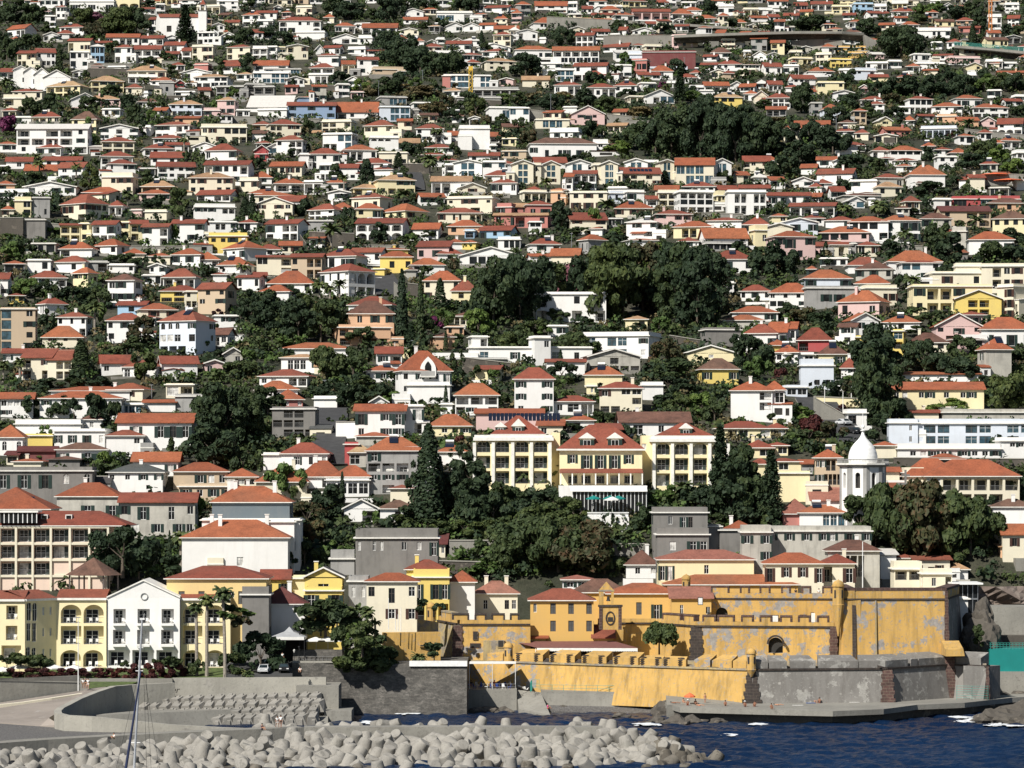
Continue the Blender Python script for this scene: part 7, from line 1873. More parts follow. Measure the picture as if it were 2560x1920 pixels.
cg=top('church_gable','dark stone church gable topped by a cross behind the round tree','church',Q(tu('L',1200),tv('L',900),705));mb=MB();p=Q(tu('L',1190),tv('L',880),705)
mb.hull([(p.x-2.2,705,p.z-5),(p.x+4.5,705,p.z-5),(p.x+4.5,716,p.z-5),(p.x-2.2,716,p.z-5)],[(p.x-.6,705,p.z+.6),(p.x+.9,705,p.z+.6),(p.x+.9,716,p.z+.6),(p.x-.6,716,p.z+.6)],'wall_d');wobj('gable',mb,cg)
mb=MB();mb.box(p.x-.2,p.x+.2,705.2,705.6,p.z+.6,p.z+3.2,'wall_d');mb.box(p.x-.85,p.x+.85,705.25,705.55,p.z+1.9,p.z+2.3,'wall_d');wobj('cross',mb,cg)
# ---- white church high on the left
DW=ground(tu('A',1600),tv('A',305));s=DW/F*ZK
wc=top('white_church','large white church with red roof and pointed bell tower high on the left','church',Q(tu('A',1550),tv('A',305),DW));MARKS.append(('white hilltop church',450,60))
zb,ze,zr=zof('A',305,DW)-4,zof('A',150,DW),zof('A',108,DW);X=lambda x:G('A',x,DW,0).x;mb=MB()
facade(mb,(X(1380),DW,0),(1,0,0),X(1715)-X(1380),zb,ze,[((1440-1380)*s,(1482-1380)*s,zof('A',275,DW),zof('A',222,DW),.3,False,'interior'),((1655-1380)*s,(1675-1380)*s,zof('A',300,DW),zof('A',225,DW),.3,False,'interior')],'wall_w',(0,1,0));mb.face([(X(1715),DW,zb),(X(1715),DW+16,zb),(X(1715),DW+16,ze),(X(1715),DW,ze)],'wall_w')
mb.face([(X(1320),DW+15,zb),(X(1380),DW,zb),(X(1380),DW,ze),(X(1350),DW+7,zr+.4),(X(1320),DW+15,ze)],'wall_w');wobj('nave',mb,wc)
mb=MB();mb.face([(X(1378),DW-.4,ze),(X(1716),DW-.4,ze),(X(1716),DW+8,zr+.3),(X(1348),DW+7.5,zr+.3)],'roof_r');mb.face([(X(1348),DW+7.5,zr+.3),(X(1716),DW+8,zr+.3),(X(1716),DW+16,ze),(X(1320),DW+15,ze)],'roof_r');wobj('roof',mb,wc)
mb=MB();mb.box(X(1715),X(1785),DW-1,DW+5,zb,zof('A',95,DW),'wall_w');wobj('tower',mb,wc);mb=MB();mb.box(X(1712),X(1788),DW-1.3,DW+5.3,zof('A',95,DW)+.01,zof('A',90,DW),'wall_d')
for x in (1725,1768):mb.box(X(x),X(x+10),DW-.5,DW+4.5,zof('A',90,DW)+.01,zof('A',45,DW),'wall_w')
mb.box(X(1722),X(1780),DW-.6,DW+4.6,zof('A',45,DW)+.01,zof('A',40,DW),'wall_d');wobj('belfry',mb,wc)
mb=MB();mb.hull([(X(1725),DW-.5,zof('A',40,DW)+.02),(X(1778),DW-.5,zof('A',40,DW)+.02),(X(1778),DW+4.5,zof('A',40,DW)+.02),(X(1725),DW+4.5,zof('A',40,DW)+.02)],[(X(1750),DW+1.9,zof('A',-10,DW)),(X(1752),DW+1.9,zof('A',-10,DW)),(X(1752),DW+2.1,zof('A',-10,DW)),(X(1750),DW+2.1,zof('A',-10,DW))],'roof_r');wobj('spire',mb,wc)
# ---- motorway viaducts
def deck(t,pts,D0,th,name_lab,piers,lab2):
 v=top('viaduct',name_lab,'bridge',G(t,pts[0][0],D0,zof(t,pts[0][1],D0)));mb=MB();P2=[Q(tu(t,x),tv(t,y),D0+dd)for x,y,dd in pts]
 for a,b in zip(P2,P2[1:]):
  mb.hull([a+Vector((0,0,-th)),b+Vector((0,0,-th)),b+Vector((0,9,-th)),a+Vector((0,9,-th))],[a,b,b+Vector((0,9,0)),a+Vector((0,9,0))],'concrete');mb.hull([a+Vector((0,-.25,-.45)),b+Vector((0,-.25,-.45)),b+Vector((0,.05,-.45)),a+Vector((0,.05,-.45))],[a+Vector((0,-.25,.75)),b+Vector((0,-.25,.75)),b+Vector((0,.05,.75)),a+Vector((0,.05,.75))],'concrete')
 wobj('deck',mb,v)
 mb=MB()
 for a,b in zip(P2,P2[1:]):mb.hull([a+Vector((0,4.6,-th-2.)),b+Vector((0,4.6,-th-2.)),b+Vector((0,8,-th-2.)),a+Vector((0,8,-th-2.))],[a+Vector((0,3.8,-th-.01)),b+Vector((0,3.8,-th-.01)),b+Vector((0,8.5,-th-.01)),a+Vector((0,8.5,-th-.01))],'rock')  # concrete girder given dark rock colour: shade of the deck overhang is painted in
 wobj('girder',mb,v)
 for x,w in piers:
  mb=MB();u=tu(t,x);c=UZ(u,D0+3,0);zt=np.interp(u,[tu(t,p[0])for p in pts],[q.z for q in P2])-th-2.6;g=H(c.x,c.y)-4;mb.hull([(c.x-w*.5,c.y,g),(c.x+w*.5,c.y,g),(c.x+w*.5,c.y+4,g),(c.x-w*.5,c.y+4,g)],[(c.x-w*.75,c.y-1,zt),(c.x+w*.75,c.y-1,zt),(c.x+w*.75,c.y+4,zt),(c.x-w*.75,c.y+4,zt)],'concrete');wobj('pier',mb,v)
 return v
DV=ground(tu('C',2100),tv('C',440))
deck('C',[(1400,318,10),(1700,305,4),(2100,292,0),(2480,283,-2),(2850,283,0),(3040,296,6)],DV,.5,'lower concrete motorway viaduct on tall piers crossing the upper right slope',[(1745,3),(2118,4),(2480,5),(2775,6)],'');MARKS.append(('motorway viaduct',2100,90))
DV2=ground(tu('C',1500),tv('C',262));deck('C',[(1000,195,4),(1400,212,2),(1800,238,0),(2212,268,-4),(2500,282,-6)],DV2,.5,'upper dark-sided motorway deck curving above the lower viaduct',[(1700,3)],'')
DV3=ground(tu('D',1900),tv('D',500));v3=deck('D',[(1610,405,6),(1900,425,2),(2260,462,-4)],DV3,.7,'motorway bridge with teal railing leaving the right edge of the upper slope',[(2050,3)],'');mb=MB()
a,b=Q(tu('D',1610),tv('D',404),DV3+6),Q(tu('D',2260),tv('D',461),DV3-4)
for k in range(90):p=a.lerp(b,k/89);mb.box(p.x-.05,p.x+.05,p.y,p.y+.1,p.z+.75,p.z+2.4,'teal_rail')
for h in (1.3,1.9,2.4):mb.tube(a+Vector((0,0,h)),b+Vector((0,0,h)),.06,.06,'teal_rail',5)
wobj('railing',mb,v3)
ab=top('bridge_abutment','sloping concrete abutment wedge beneath the right end of the viaduct','abutment',G('D',700,DV,zof('D',410,DV)));mb=MB();z=lambda y:zof('D',y,DV);Xd=lambda x:G('D',x,DV,0).x
mb.hull([(Xd(290),DV+2,z(450)),(Xd(430),DV+2,z(450)),(Xd(430),DV+12,z(450)),(Xd(290),DV+12,z(450))],[(Xd(285),DV+4,z(318)),(Xd(545),DV+4,z(318)),(Xd(545),DV+12,z(318)),(Xd(285),DV+12,z(318))],'concrete_light');mb.hull([(Xd(850),DV-1,z(430)),(Xd(905),DV-1,z(430)),(Xd(905),DV+9,z(430)),(Xd(850),DV+9,z(430))],[(Xd(830),DV-1,z(300)),(Xd(940),DV-1,z(360)),(Xd(940),DV+9,z(360)),(Xd(830),DV+9,z(300))],'concrete');wobj('wall_face',mb,ab)
# ---- retaining walls on the slopes
def rwall(t,x0,x1,y0,y1,yb,lab,m='concrete',h=None):
 """top edge goes from y0 (left) to y1 (right), foot at yb"""
 D=ground(tu(t,(x0+x1)/2),tv(t,yb));a,b=Q(tu(t,x0),tv(t,y0),D),Q(tu(t,x1),tv(t,y1),D);zb=zof(t,yb,D)-3;o=top('retaining_wall',lab,'retaining wall',G(t,(x0+x1)/2,D,zof(t,yb,D)),0,'retaining walls on the slopes');mb=MB()
 mb.hull([(a.x,D-.3,zb),(b.x,D-.3,zb),(b.x,D+1.2,zb),(a.x,D+1.2,zb)],[(a.x,D,a.z),(b.x,D,b.z),(b.x,D+1.2,b.z),(a.x,D+1.2,a.z)],m);wobj('wall_face',mb,o);mb=MB()
 mb.hull([(a.x,D-.15,a.z+.002),(b.x,D-.15,b.z+.002),(b.x,D+1.3,b.z+.002),(a.x,D+1.3,a.z+.002)],[(a.x,D-.15,a.z+.2),(b.x,D-.15,b.z+.2),(b.x,D+1.3,b.z+.2),(a.x,D+1.3,a.z+.2)],'concrete_light');wobj('coping',mb,o)
RW='''A 760 1160 545 555 600 #long beige retaining wall below the three-storey houses at upper left
A 760 1270 590 600 660 g #dark retaining wall above the tan-roofed villas at upper left
A 1400 1920 530 540 580 #pale retaining wall under the cream balcony block at upper left
A 1510 1860 760 790 830 g #grey sloping retaining wall left of the unfinished concrete frame
A 1050 1800 825 830 850 g #long dark terrace wall below the grey cube house at upper left
A 0 200 930 985 1010 #curving stone road wall at the left edge of the upper slope
A 1800 2212 1005 1010 1060 #brown terrace wall below the dark ramp on the upper left slope
B -100 560 1020 1030 1060 #long tan retaining wall under the slate blue house
B 420 780 735 740 800 g #dark grey retaining wall left of the dry reeds
B 1610 1860 770 775 830 #grey plinth wall beneath the glass cube houses
B 1730 2120 860 870 920 g #rough concrete terraces below the yellow crane
B 1270 1500 1415 1420 1500 g #sloping grey wall beside the lane left of the bushy palm
C 300 900 145 175 250 #high concrete motorway wall left of the upper deck
C 790 1410 310 305 420 #tall concrete retaining wall at the viaduct's left end
C 150 520 950 985 1020 #pale dry-stone wall above the cream frame house
C 820 1240 985 1030 1070 #stone wall of the lane right of the lone pink house
C 980 1240 1040 1050 1090 #grey concrete wall below the lane at the great dark wood
D 1700 2212 1115 1165 1200 #long grey terraced wall right of the grey ribbon-window block
D 1870 2212 1500 1510 1600 #broad stone wall above the orange awnings at the right edge
D 1000 1100 1190 1190 1250 g #small grey wall left of the dark vine terrace
E 0 200 225 225 400 g #dark concrete wall at the left edge below the rounded yellow house
E 1100 1740 470 470 525 #grey wall between the white villas on the left slope
E 770 945 600 610 680 g #dark grey wall with blue gate below the white villa terrace
E 1840 2110 1230 1235 1290 w #white garden wall right of the veranda villa
E 400 520 270 280 380 #beige stone wall left of the pale yellow terrace houses
F 380 470 370 500 520 g #slanting dark stone buttress wall beside the terrace palm
F 460 850 345 360 470 g #stone terrace wall under the palm
F 800 1400 460 465 500 #low grey wall under the four-arch villa garden
F 1190 1300 780 880 960 #grey wall of the steep road beside the tall cypress
F 1310 1400 790 800 940 g #stained grey wall between the two tall cypresses
F 1070 1330 1350 1350 1430 y #yellow garden wall with street lamps above the pointed chalet
F 1780 2212 1430 1480 1560 g #grey concrete yard wall right of the pointed chalet
G 1360 1680 1240 1290 1330 g #grey wall beneath the great grove's right-hand trunks
G 1640 2000 185 190 240 #tan wall below the rounded balcony tower
H 1120 1340 460 470 520 #whitewashed sloping wall below the green-shuttered white house
H 1740 2212 1590 1600 1640 g #dark grey wall in front of the trees at lower right
I 800 930 800 800 890 #grey rubble wall right of the derelict mansion
I 1190 1470 1240 1245 1320 #stained concrete wall above the small lawn
J 690 860 330 330 470 w #white lane wall beside the steep road
J 1670 2150 1355 1355 1500 #old stone wall with lawn right of the dark stone mansion
J 1560 1940 1530 1540 1640 g #grey concrete garden wall below the small lawn
K 860 1180 1385 1385 1480 #old plastered wall between the spreading tree and grey ruin
L 400 840 110 130 190 y #pale yellow wall beside the curving road with parked cars
L 395 700 115 290 330 #long sloping wall of the curving road
L 1090 2300 640 650 740 g #grey block wall behind the skylit apartments'''
for ln in RW.splitlines():
 a,lab=ln.split('#');a=a.split();rwall(a[0],*[float(q)for q in a[1:6]],lab,{'g':'rock','w':'wall_w','y':'wall_y'}.get(a[6]if len(a)>6 else '','concrete'))
def road(nm,pts,w,kind='asphalt_steep'):
 mb=MB();C_=[]
 for t,x,y in pts:D=ground(tu(t,x),tv(t,y),604);C_.append(UZ(tu(t,x),D,0))
 Lp=[]
 for a,b in zip(C_,C_[1:]):
  n=max(2,int((b-a).length/6));Lp+=[a.lerp(b,k/n)for k in range(n)]
  ROADS.append((a.x,a.y,b.x,b.y,w/2))
 Lp.append(C_[-1]);E=[]
 for i,p in enumerate(Lp):
  q,r=Lp[min(i+1,len(Lp)-1)],Lp[max(i-1,0)];d=(q-r).normalized();n=Vector((d.y,-d.x,0));zc=max(float(H(p.x+n.x*s_*w/2,p.y+n.y*s_*w/2))for s_ in (-1,0,1))+.45;E.append((Vector((p.x,p.y,zc))+n*w/2,Vector((p.x,p.y,zc))-n*w/2))
 for (a,b),(c,d)in zip(E,E[1:]):mb.face([a,c,d,b],kind);
 for (a,b),(c,d)in zip(E,E[1:]):
  for p,q in ((a,c),(b,d)):mb.face([p-Vector((0,0,2)),q-Vector((0,0,2)),q,p],'concrete')
 obj(nm,mb,kind='structure')
ROADS=[]
road('steep_road',[('J',640,720),('J',625,560),('J',640,400),('J',660,230)],7.2);road('steep_lane',[('F',1150,900),('F',1130,800),('F',1060,700)],7);road('curving_road',[('L',760,520),('L',660,440),('L',560,330),('L',470,250),('L',400,140)],9);road('hill_lane',[('B',1370,1659),('B',1350,1520),('B',1290,1400)],7)
def crane(t,x,y0,y1,m,lab,jib=0):
 D=ground(tu(t,x),tv(t,y1));b=Q(tu(t,x),tv(t,y1),D);z1=zof(t,y0,D);o=top('tower_crane',lab,'crane',b);mb=MB();w=.7;zz=b.z-1
 for sx in (-w,w):
  for sy in (-w,w):mb.tube((b.x+sx,b.y+sy,zz),(b.x+sx,b.y+sy,z1),.16,.16,m,5)
 n=int((z1-zz)/1.6)
 for k in range(n):s1=1 if k%2 else-1;mb.tube((b.x-w*s1,b.y-w,zz+k*1.6),(b.x+w*s1,b.y-w,zz+k*1.6+1.6),.1,.1,m,4);mb.tube((b.x-w*s1,b.y+w,zz+k*1.6),(b.x+w*s1,b.y+w,zz+k*1.6+1.6),.1,.1,m,4)
 wobj('mast',mb,o);mb=MB();mb.box(b.x-.9,b.x+.9,b.y-.9,b.y+.9,z1-2,z1-.2,m);wobj('cab',mb,o)
 mb=MB();mb.tube((b.x-7,b.y+4,z1),(b.x+20,b.y-16,z1+.5),.25,.2,m,5);wobj('jib',mb,o)if jib else None
crane('B',1855,570,915,'crane_yellow','yellow lattice construction crane mast on the open upper slope');MARKS.append(('yellow crane',1176,215));crane('D',1922,-60,320,'crane_orange','orange lattice tower crane at the upper right corner')
gz=top('gazebo','dark wooden gazebo with shingled pyramid roof above the hotel','gazebo',Q(tu('I',810),tv('M',110),612));MARKS.append(('shingled gazebo',235,1420));mb=MB();c=gz.location
r0=[(c.x+4.9*math.cos(k*math.pi/3),c.y+4.9*math.sin(k*math.pi/3))for k in range(6)];zz=zof('I',1650,612);mb.hull([(x,y,zz)for x,y in r0],[(c.x+.1*math.cos(k*math.pi/3),c.y+.1*math.sin(k*math.pi/3),zof('I',1500,612))for k in range(6)],'roof_b');wobj('roof',mb,gz)
for x,y in r0:mb=MB();p=((x-c.x)*.85+c.x,(y-c.y)*.85+c.y);mb.box(p[0]-.13,p[0]+.13,p[1]-.13,p[1]+.13,8,zz,'trim_dark');wobj('post',mb,gz)
mb=MB();poly(mb,[UZ(-60,606,14.3),UZ(420,606,14.3),UZ(420,634,14.3),UZ(-60,634,14.3)],5,'concrete_light');obj('upper_terrace',mb,kind='structure')
DP=650
ph=top('pink_hotel','pink hotel with cream balcony grid, orange roof and dark green doors at left edge','hotel',G('I',400,DP,20));MARKS.append(('pink balcony hotel',130,1370));hs=[]
for i,(a,b)in enumerate(((-130,0),(5,132),(150,275),(292,432),(450,592),(622,765),(782,925))):
 for y0,y1,lim in ((1245,1365,9),(1395,1505,6),(1535,1650,4)):
  if i<lim:hs.append((a,b,y0,y1,'lS'))
front(ph,'I',-150,945,1232,1700,DP,DP,hs,'wall_a',z0=10,th=12)
for y in (1232,1375,1515,1655):mb=MB();mb.box(G('I',-150,DP,0).x,G('I',945,DP,0).x,DP-.35,DP-.001,zof('I',y+14,DP),zof('I',y-6,DP),'wall_c');wobj('floor_band',mb,ph)
for x in (-5,140,284,441,605,773,935):mb=MB();p=G('I',x,DP,0);mb.box(p.x-.2,p.x+.2,DP-.45,DP-.352,12,zof('I',1240,DP),'wall_c');wobj('pillar',mb,ph)
r=rooflike('h',G('I',-260,DP,0).x,G('I',1100,DP,0).x,DP,DP+12,zof('I',1222,DP),zof('I',1095,DP+6)-zof('I',1222,DP),'roof_r','wall_p');wobj('roof',r,ph)
for x,y in ((390,1140),(600,1140)):mb=MB();p=Q(tu('I',x),tv('I',y),DP+3.5);mb.box(p.x-.6,p.x+.6,p.y-1.2,p.y+1,p.z-.8,p.z+.25,'trim');mb.box(p.x-.45,p.x+.45,p.y-1.25,p.y-1.201,p.z-.5,p.z+.1,'glass');wobj('skylight',mb,ph)
mb=MB();a,b=G('I',10,DP+1,0).x,G('I',330,DP+1,0).x;mb.box(a,b,DP-1,DP+4,zof('I',1200,DP),zof('I',1110,DP),'glass');mb.box(a-.3,b+.3,DP-1.4,DP+4.3,zof('I',1110,DP)+.002,zof('I',1095,DP),'trim')
for k in range(9):x=a+(b-a)*k/8;mb.box(x-.08,x+.08,DP-1.12,DP-1.001,zof('I',1200,DP),zof('I',1110,DP),'frame_white')
wobj('glazed_dormer',mb,ph)
sa=top('solar_array','two rows of dark solar panels on the orange roof behind the pink balcony hotel','solar panels',Q(tu('I',140),tv('I',1050),677))
for x,y in [(25+58*k,1000)for k in range(4)]+[(20+58*k,1052)for k in range(5)]:
 mb=MB();p=Q(tu('I',x),tv('I',y),677);mb.hull([(p.x-.9,p.y-1,p.z-.7),(p.x+.9,p.y-1,p.z-.7),(p.x+.9,p.y+.7,p.z+.6),(p.x-.9,p.y+.7,p.z+.6)],[(p.x-.9,p.y-1.05,p.z-.6),(p.x+.9,p.y-1.05,p.z-.6),(p.x+.9,p.y+.6,p.z+.7),(p.x-.9,p.y+.6,p.z+.7)],'solar');wobj('solar_panel',mb,sa)
def arch_gable(h):
 D=h['D']-.35;r=h['root'];X=lambda x:G('F',x,D,0).x;Z=lambda y:zof('F',y,D);prof=lambda cx,w,yt,yb,n=9:[(cx-w,Z(yb))]+[(cx-w*(1-(t/n)**1.9),Z(yb)+(Z(yt)-Z(yb))*(.38+.62*t/n))for t in range(n)]+[(cx,Z(yt))]+[(cx+w*(1-(t/n)**1.9),Z(yb)+(Z(yt)-Z(yb))*(.38+.62*t/n))for t in range(n-1,-1,-1)]+[(cx+w,Z(yb))]
 for (w,yt,yb,dy,dp,m,nm)in ((68,1422,1600,0,4,'wall_w','arch_gable'),(28,1462,1545,-.06,.05,'glass','pointed_window')):
  p=prof(X(1487),w*ZK*D/F,yt,yb);mb=MB();n=len(p);a=[(x,D+dy,z)for x,z in p];b=[(x,D+dy+dp,z)for x,z in p];mb.face(a[::-1],m)
  for i in range(n-1):mb.face([a[i],a[i+1],b[i+1],b[i]],m)
  o=obj(nm,mb,r);o.matrix_parent_inverse=r.matrix_basis.inverted()
 mb=MB();mb.box(X(1425),X(1548),D-1.1,D,Z(1602),Z(1590),'slab');mb.box(X(1425),X(1548),D-1.1,D-1.0,Z(1590)+.01,Z(1548),'wall_g');o=obj('arch_balcony',mb,r);o.matrix_parent_inverse=r.matrix_basis.inverted()
# ---- people: one skinned body, clothes and hair as children
POSE=dict(
stand=dict(pelvis=(0,0,.92),chest=(0,0,1.30),neck=(0,0,1.47),head=(0,-.02,1.62),sh=.19,el=(.25,.03,1.12),ha=(.24,-.06,.86),kn=(.10,-.02,.50),an=(.10,.02,.07),toe=(.11,-.14,.03)),
walk=dict(pelvis=(0,0,.91),chest=(0,-.03,1.29),neck=(0,-.05,1.46),head=(0,-.08,1.61),sh=.19,el=(.25,.12,1.12),ha=(.25,.02,.90),kn=(.10,-.18,.50),an=(.10,-.10,.08),toe=(.10,-.26,.03),kn2=(-.10,.06,.49),an2=(-.10,.30,.12),toe2=(-.10,.22,.03)),
sit=dict(pelvis=(0,0,.14),chest=(0,.02,.50),neck=(0,-.01,.67),head=(0,-.04,.82),sh=.19,el=(.27,-.08,.35),ha=(.16,-.30,.36),kn=(.15,-.38,.45),an=(.14,-.60,.07),toe=(.14,-.74,.04)),
lie=dict(pelvis=(0,0,.12),chest=(0,.38,.13),neck=(0,.56,.14),head=(0,.71,.16),sh=.19,el=(.32,.30,.10),ha=(.34,.05,.08),kn=(.11,-.42,.20),an=(.12,-.82,.08),toe=(.13,-.88,.18)),
bend=dict(pelvis=(0,.12,.90),chest=(0,-.20,1.10),neck=(0,-.36,1.12),head=(0,-.50,1.10),sh=.19,el=(.22,-.36,.85),ha=(.16,-.42,.62),kn=(.11,-.02,.50),an=(.11,.04,.07),toe=(.12,-.12,.03)))
def skinned(name,V,E,Rr,m,parent):
 me=bpy.data.meshes.new(name);me.from_pydata(V,E,[]);me.materials.append(MATS[m]);o=link(name,me,parent);md=o.modifiers.new('skin','SKIN');md.use_smooth_shade=True
 for i,r in enumerate(Rr):me.skin_vertices[0].data[i].radius=(r,r)
 me.skin_vertices[0].data[0].use_root=True;sb=o.modifiers.new('sub','SUBSURF');sb.levels=sb.render_levels=1;return o
PEOPLE=0
def person(p,pose,rz,label,shirt=None,pants='cloth_navy',skin='skin',hair='hair',s=1.,carry=None,grp='people on the waterfront'):
 q=POSE[pose];o=top('person',label,'person',p,rz,grp);o.scale=(s,s,s);V=[q['pelvis'],q['chest'],q['neck'],q['head'],tuple(np.add(q['head'],(0,0,.09)))];E=[(0,1),(1,2),(2,3),(3,4)];Rr=[.13,.155,.055,.10,.07]
 for sg in (1,-1):
  g=lambda k:((sg*q[k][0],q[k][1],q[k][2])if sg==1 or k+'2' not in q else q[k+'2']);sx=(sg*q['sh'],q['chest'][1]+(.08 if pose=='lie' else 0),q['chest'][2]+(.1 if pose!='lie' else 0));b=len(V)
  ha=g('ha');V+=[sx,g('el'),ha,tuple(np.add(ha,(sg*.01,-.05,-.06)))];Rr+=[.062,.045,.034,.022];E+=[(1,b),(b,b+1),(b+1,b+2),(b+2,b+3)]
  for k in (-1,0,1):V.append(tuple(np.add(ha,(sg*.01+.022*k,-.09,-.13))));Rr.append(.009);E.append((b+3,len(V)-1))
  V.append(tuple(np.add(ha,(-sg*.045,-.06,-.04))));Rr.append(.01);E.append((b+2,len(V)-1))
  c=len(V);hp=(sg*.10,q['pelvis'][1],q['pelvis'][2]-(.05 if pose not in ('sit','lie')else 0));V+=[hp,g('kn'),g('an'),g('toe')];Rr+=[.095,.062,.045,.035];E+=[(0,c),(c,c+1),(c+1,c+2),(c+2,c+3)]
 skinned('body',V,E,Rr,skin,o);H_=Vector(q['head']);mb=MB()
 mb.lathe(H_+Vector((0,.025,.015)),[(.112,0),(.118,.05),(.10,.11),(.05,.15)],hair,10);link('hair',mb.mesh('hair',True),o)
 mb=MB();f=H_+Vector((0,-.10,0));mb.hull([f+Vector((-.018,0,-.03)),f+Vector((.018,0,-.03)),f+Vector((.018,.03,-.03)),f+Vector((-.018,.03,-.03))],[f+Vector((-.008,.005,.03)),f+Vector((.008,.005,.03)),f+Vector((.008,.03,.03)),f+Vector((-.008,.03,.03))],skin)
 for e in (-.036,.036):mb.box(f.x+e-.013,f.x+e+.013,f.y+.008,f.y+.02,f.z+.02,f.z+.034,'hair')
 mb.box(f.x-.024,f.x+.024,f.y+.008,f.y+.02,f.z-.062,f.z-.05,'cloth_red');link('face',mb.mesh('face'),o)
 lk=lambda a,b,t:tuple(Vector(a).lerp(Vector(b),t))
 if shirt:
  SV=[lk(q['pelvis'],q['chest'],.1),q['chest'],lk(q['chest'],q['neck'],.55)];SE=[(0,1),(1,2)];SR=[.15,.172,.09]
  for sg in (1,-1):sx=(sg*q['sh'],q['chest'][1],q['chest'][2]+(.1 if pose!='lie' else 0));el=(sg*q['el'][0],q['el'][1],q['el'][2]);b=len(SV);SV+=[sx,lk(sx,el,.6)];SR+=[.078,.068];SE+=[(1,b),(b,b+1)]
  skinned('shirt',SV,SE,SR,shirt,o)
 SV=[q['pelvis'],lk(q['pelvis'],q['chest'],.25)];SE=[(0,1)];SR=[.15,.135]
 for sg in (1,-1):
  k=q['kn']if sg==1 or 'kn2' not in q else q['kn2'];kk=(abs(k[0])*sg,k[1],k[2]);b=len(SV);SV+=[(sg*.10,q['pelvis'][1],q['pelvis'][2]-.05),lk((sg*.10,q['pelvis'][1],q['pelvis'][2]-.05),kk,.55 if shirt else .3)];SR+=[.112,.092];SE+=[(0,b),(b,b+1)]
 skinned('shorts',SV,SE,SR,pants,o)
 if carry=='hat':mb=MB();mb.lathe(H_+Vector((0,0,.09)),[(.22,0),(.21,.02),(.11,.03),(.10,.12)],'cloth_white',12);link('sun_hat',mb.mesh('sun_hat'),o)
 return o
pp=lambda t,x,y,z:P(tu(t,x),tv(t,y),z)
person(Q(208,1722,575),'walk',.4,'person in pale top and short skirt walking arm in arm on the promenade','cloth_white','cloth_khaki','skin_tan');person(Q(214.5,1721,576),'walk',.3,'person in black clothes walking between two companions on the promenade','cloth_black','cloth_black');person(Q(220,1722,575),'walk',.2,'person in long white shirt and trousers at right of the promenade trio','cloth_white','cloth_white')
person(pp('M',985,1410,3.15),'sit',-.9,'person in white shirt with black hair sitting on the breakwater wall by a bag','cloth_white','cloth_khaki');person(UZ(693,523.5,3.45),'walk',.6,'person in white dress walking on the breakwater left of a partner','cloth_white','cloth_white','skin_tan');person(UZ(702,523.5,3.45),'stand',.1,'person in white shirt and dark shorts walking right of a partner on the breakwater','cloth_white','cloth_black','skin_tan',s=1.06)
person(UZ(655,519.4,3.4),'sit',.8,'person in dark navy clothes sitting on the breakwater above the tetrapods','cloth_navy','cloth_navy')
bg_=top('bag','black backpack lying beside the person in white shirt on the breakwater','bag',pp('M',945,1412,3.15));mb=MB();mb.hull([(-.3,-.2,0),(.3,-.2,0),(.3,.2,0),(-.3,.2,0)],[(-.18,-.12,.4),(.2,-.12,.36),(.2,.14,.36),(-.18,.14,.4)],'cloth_black');obj('pack',mb,bg_)
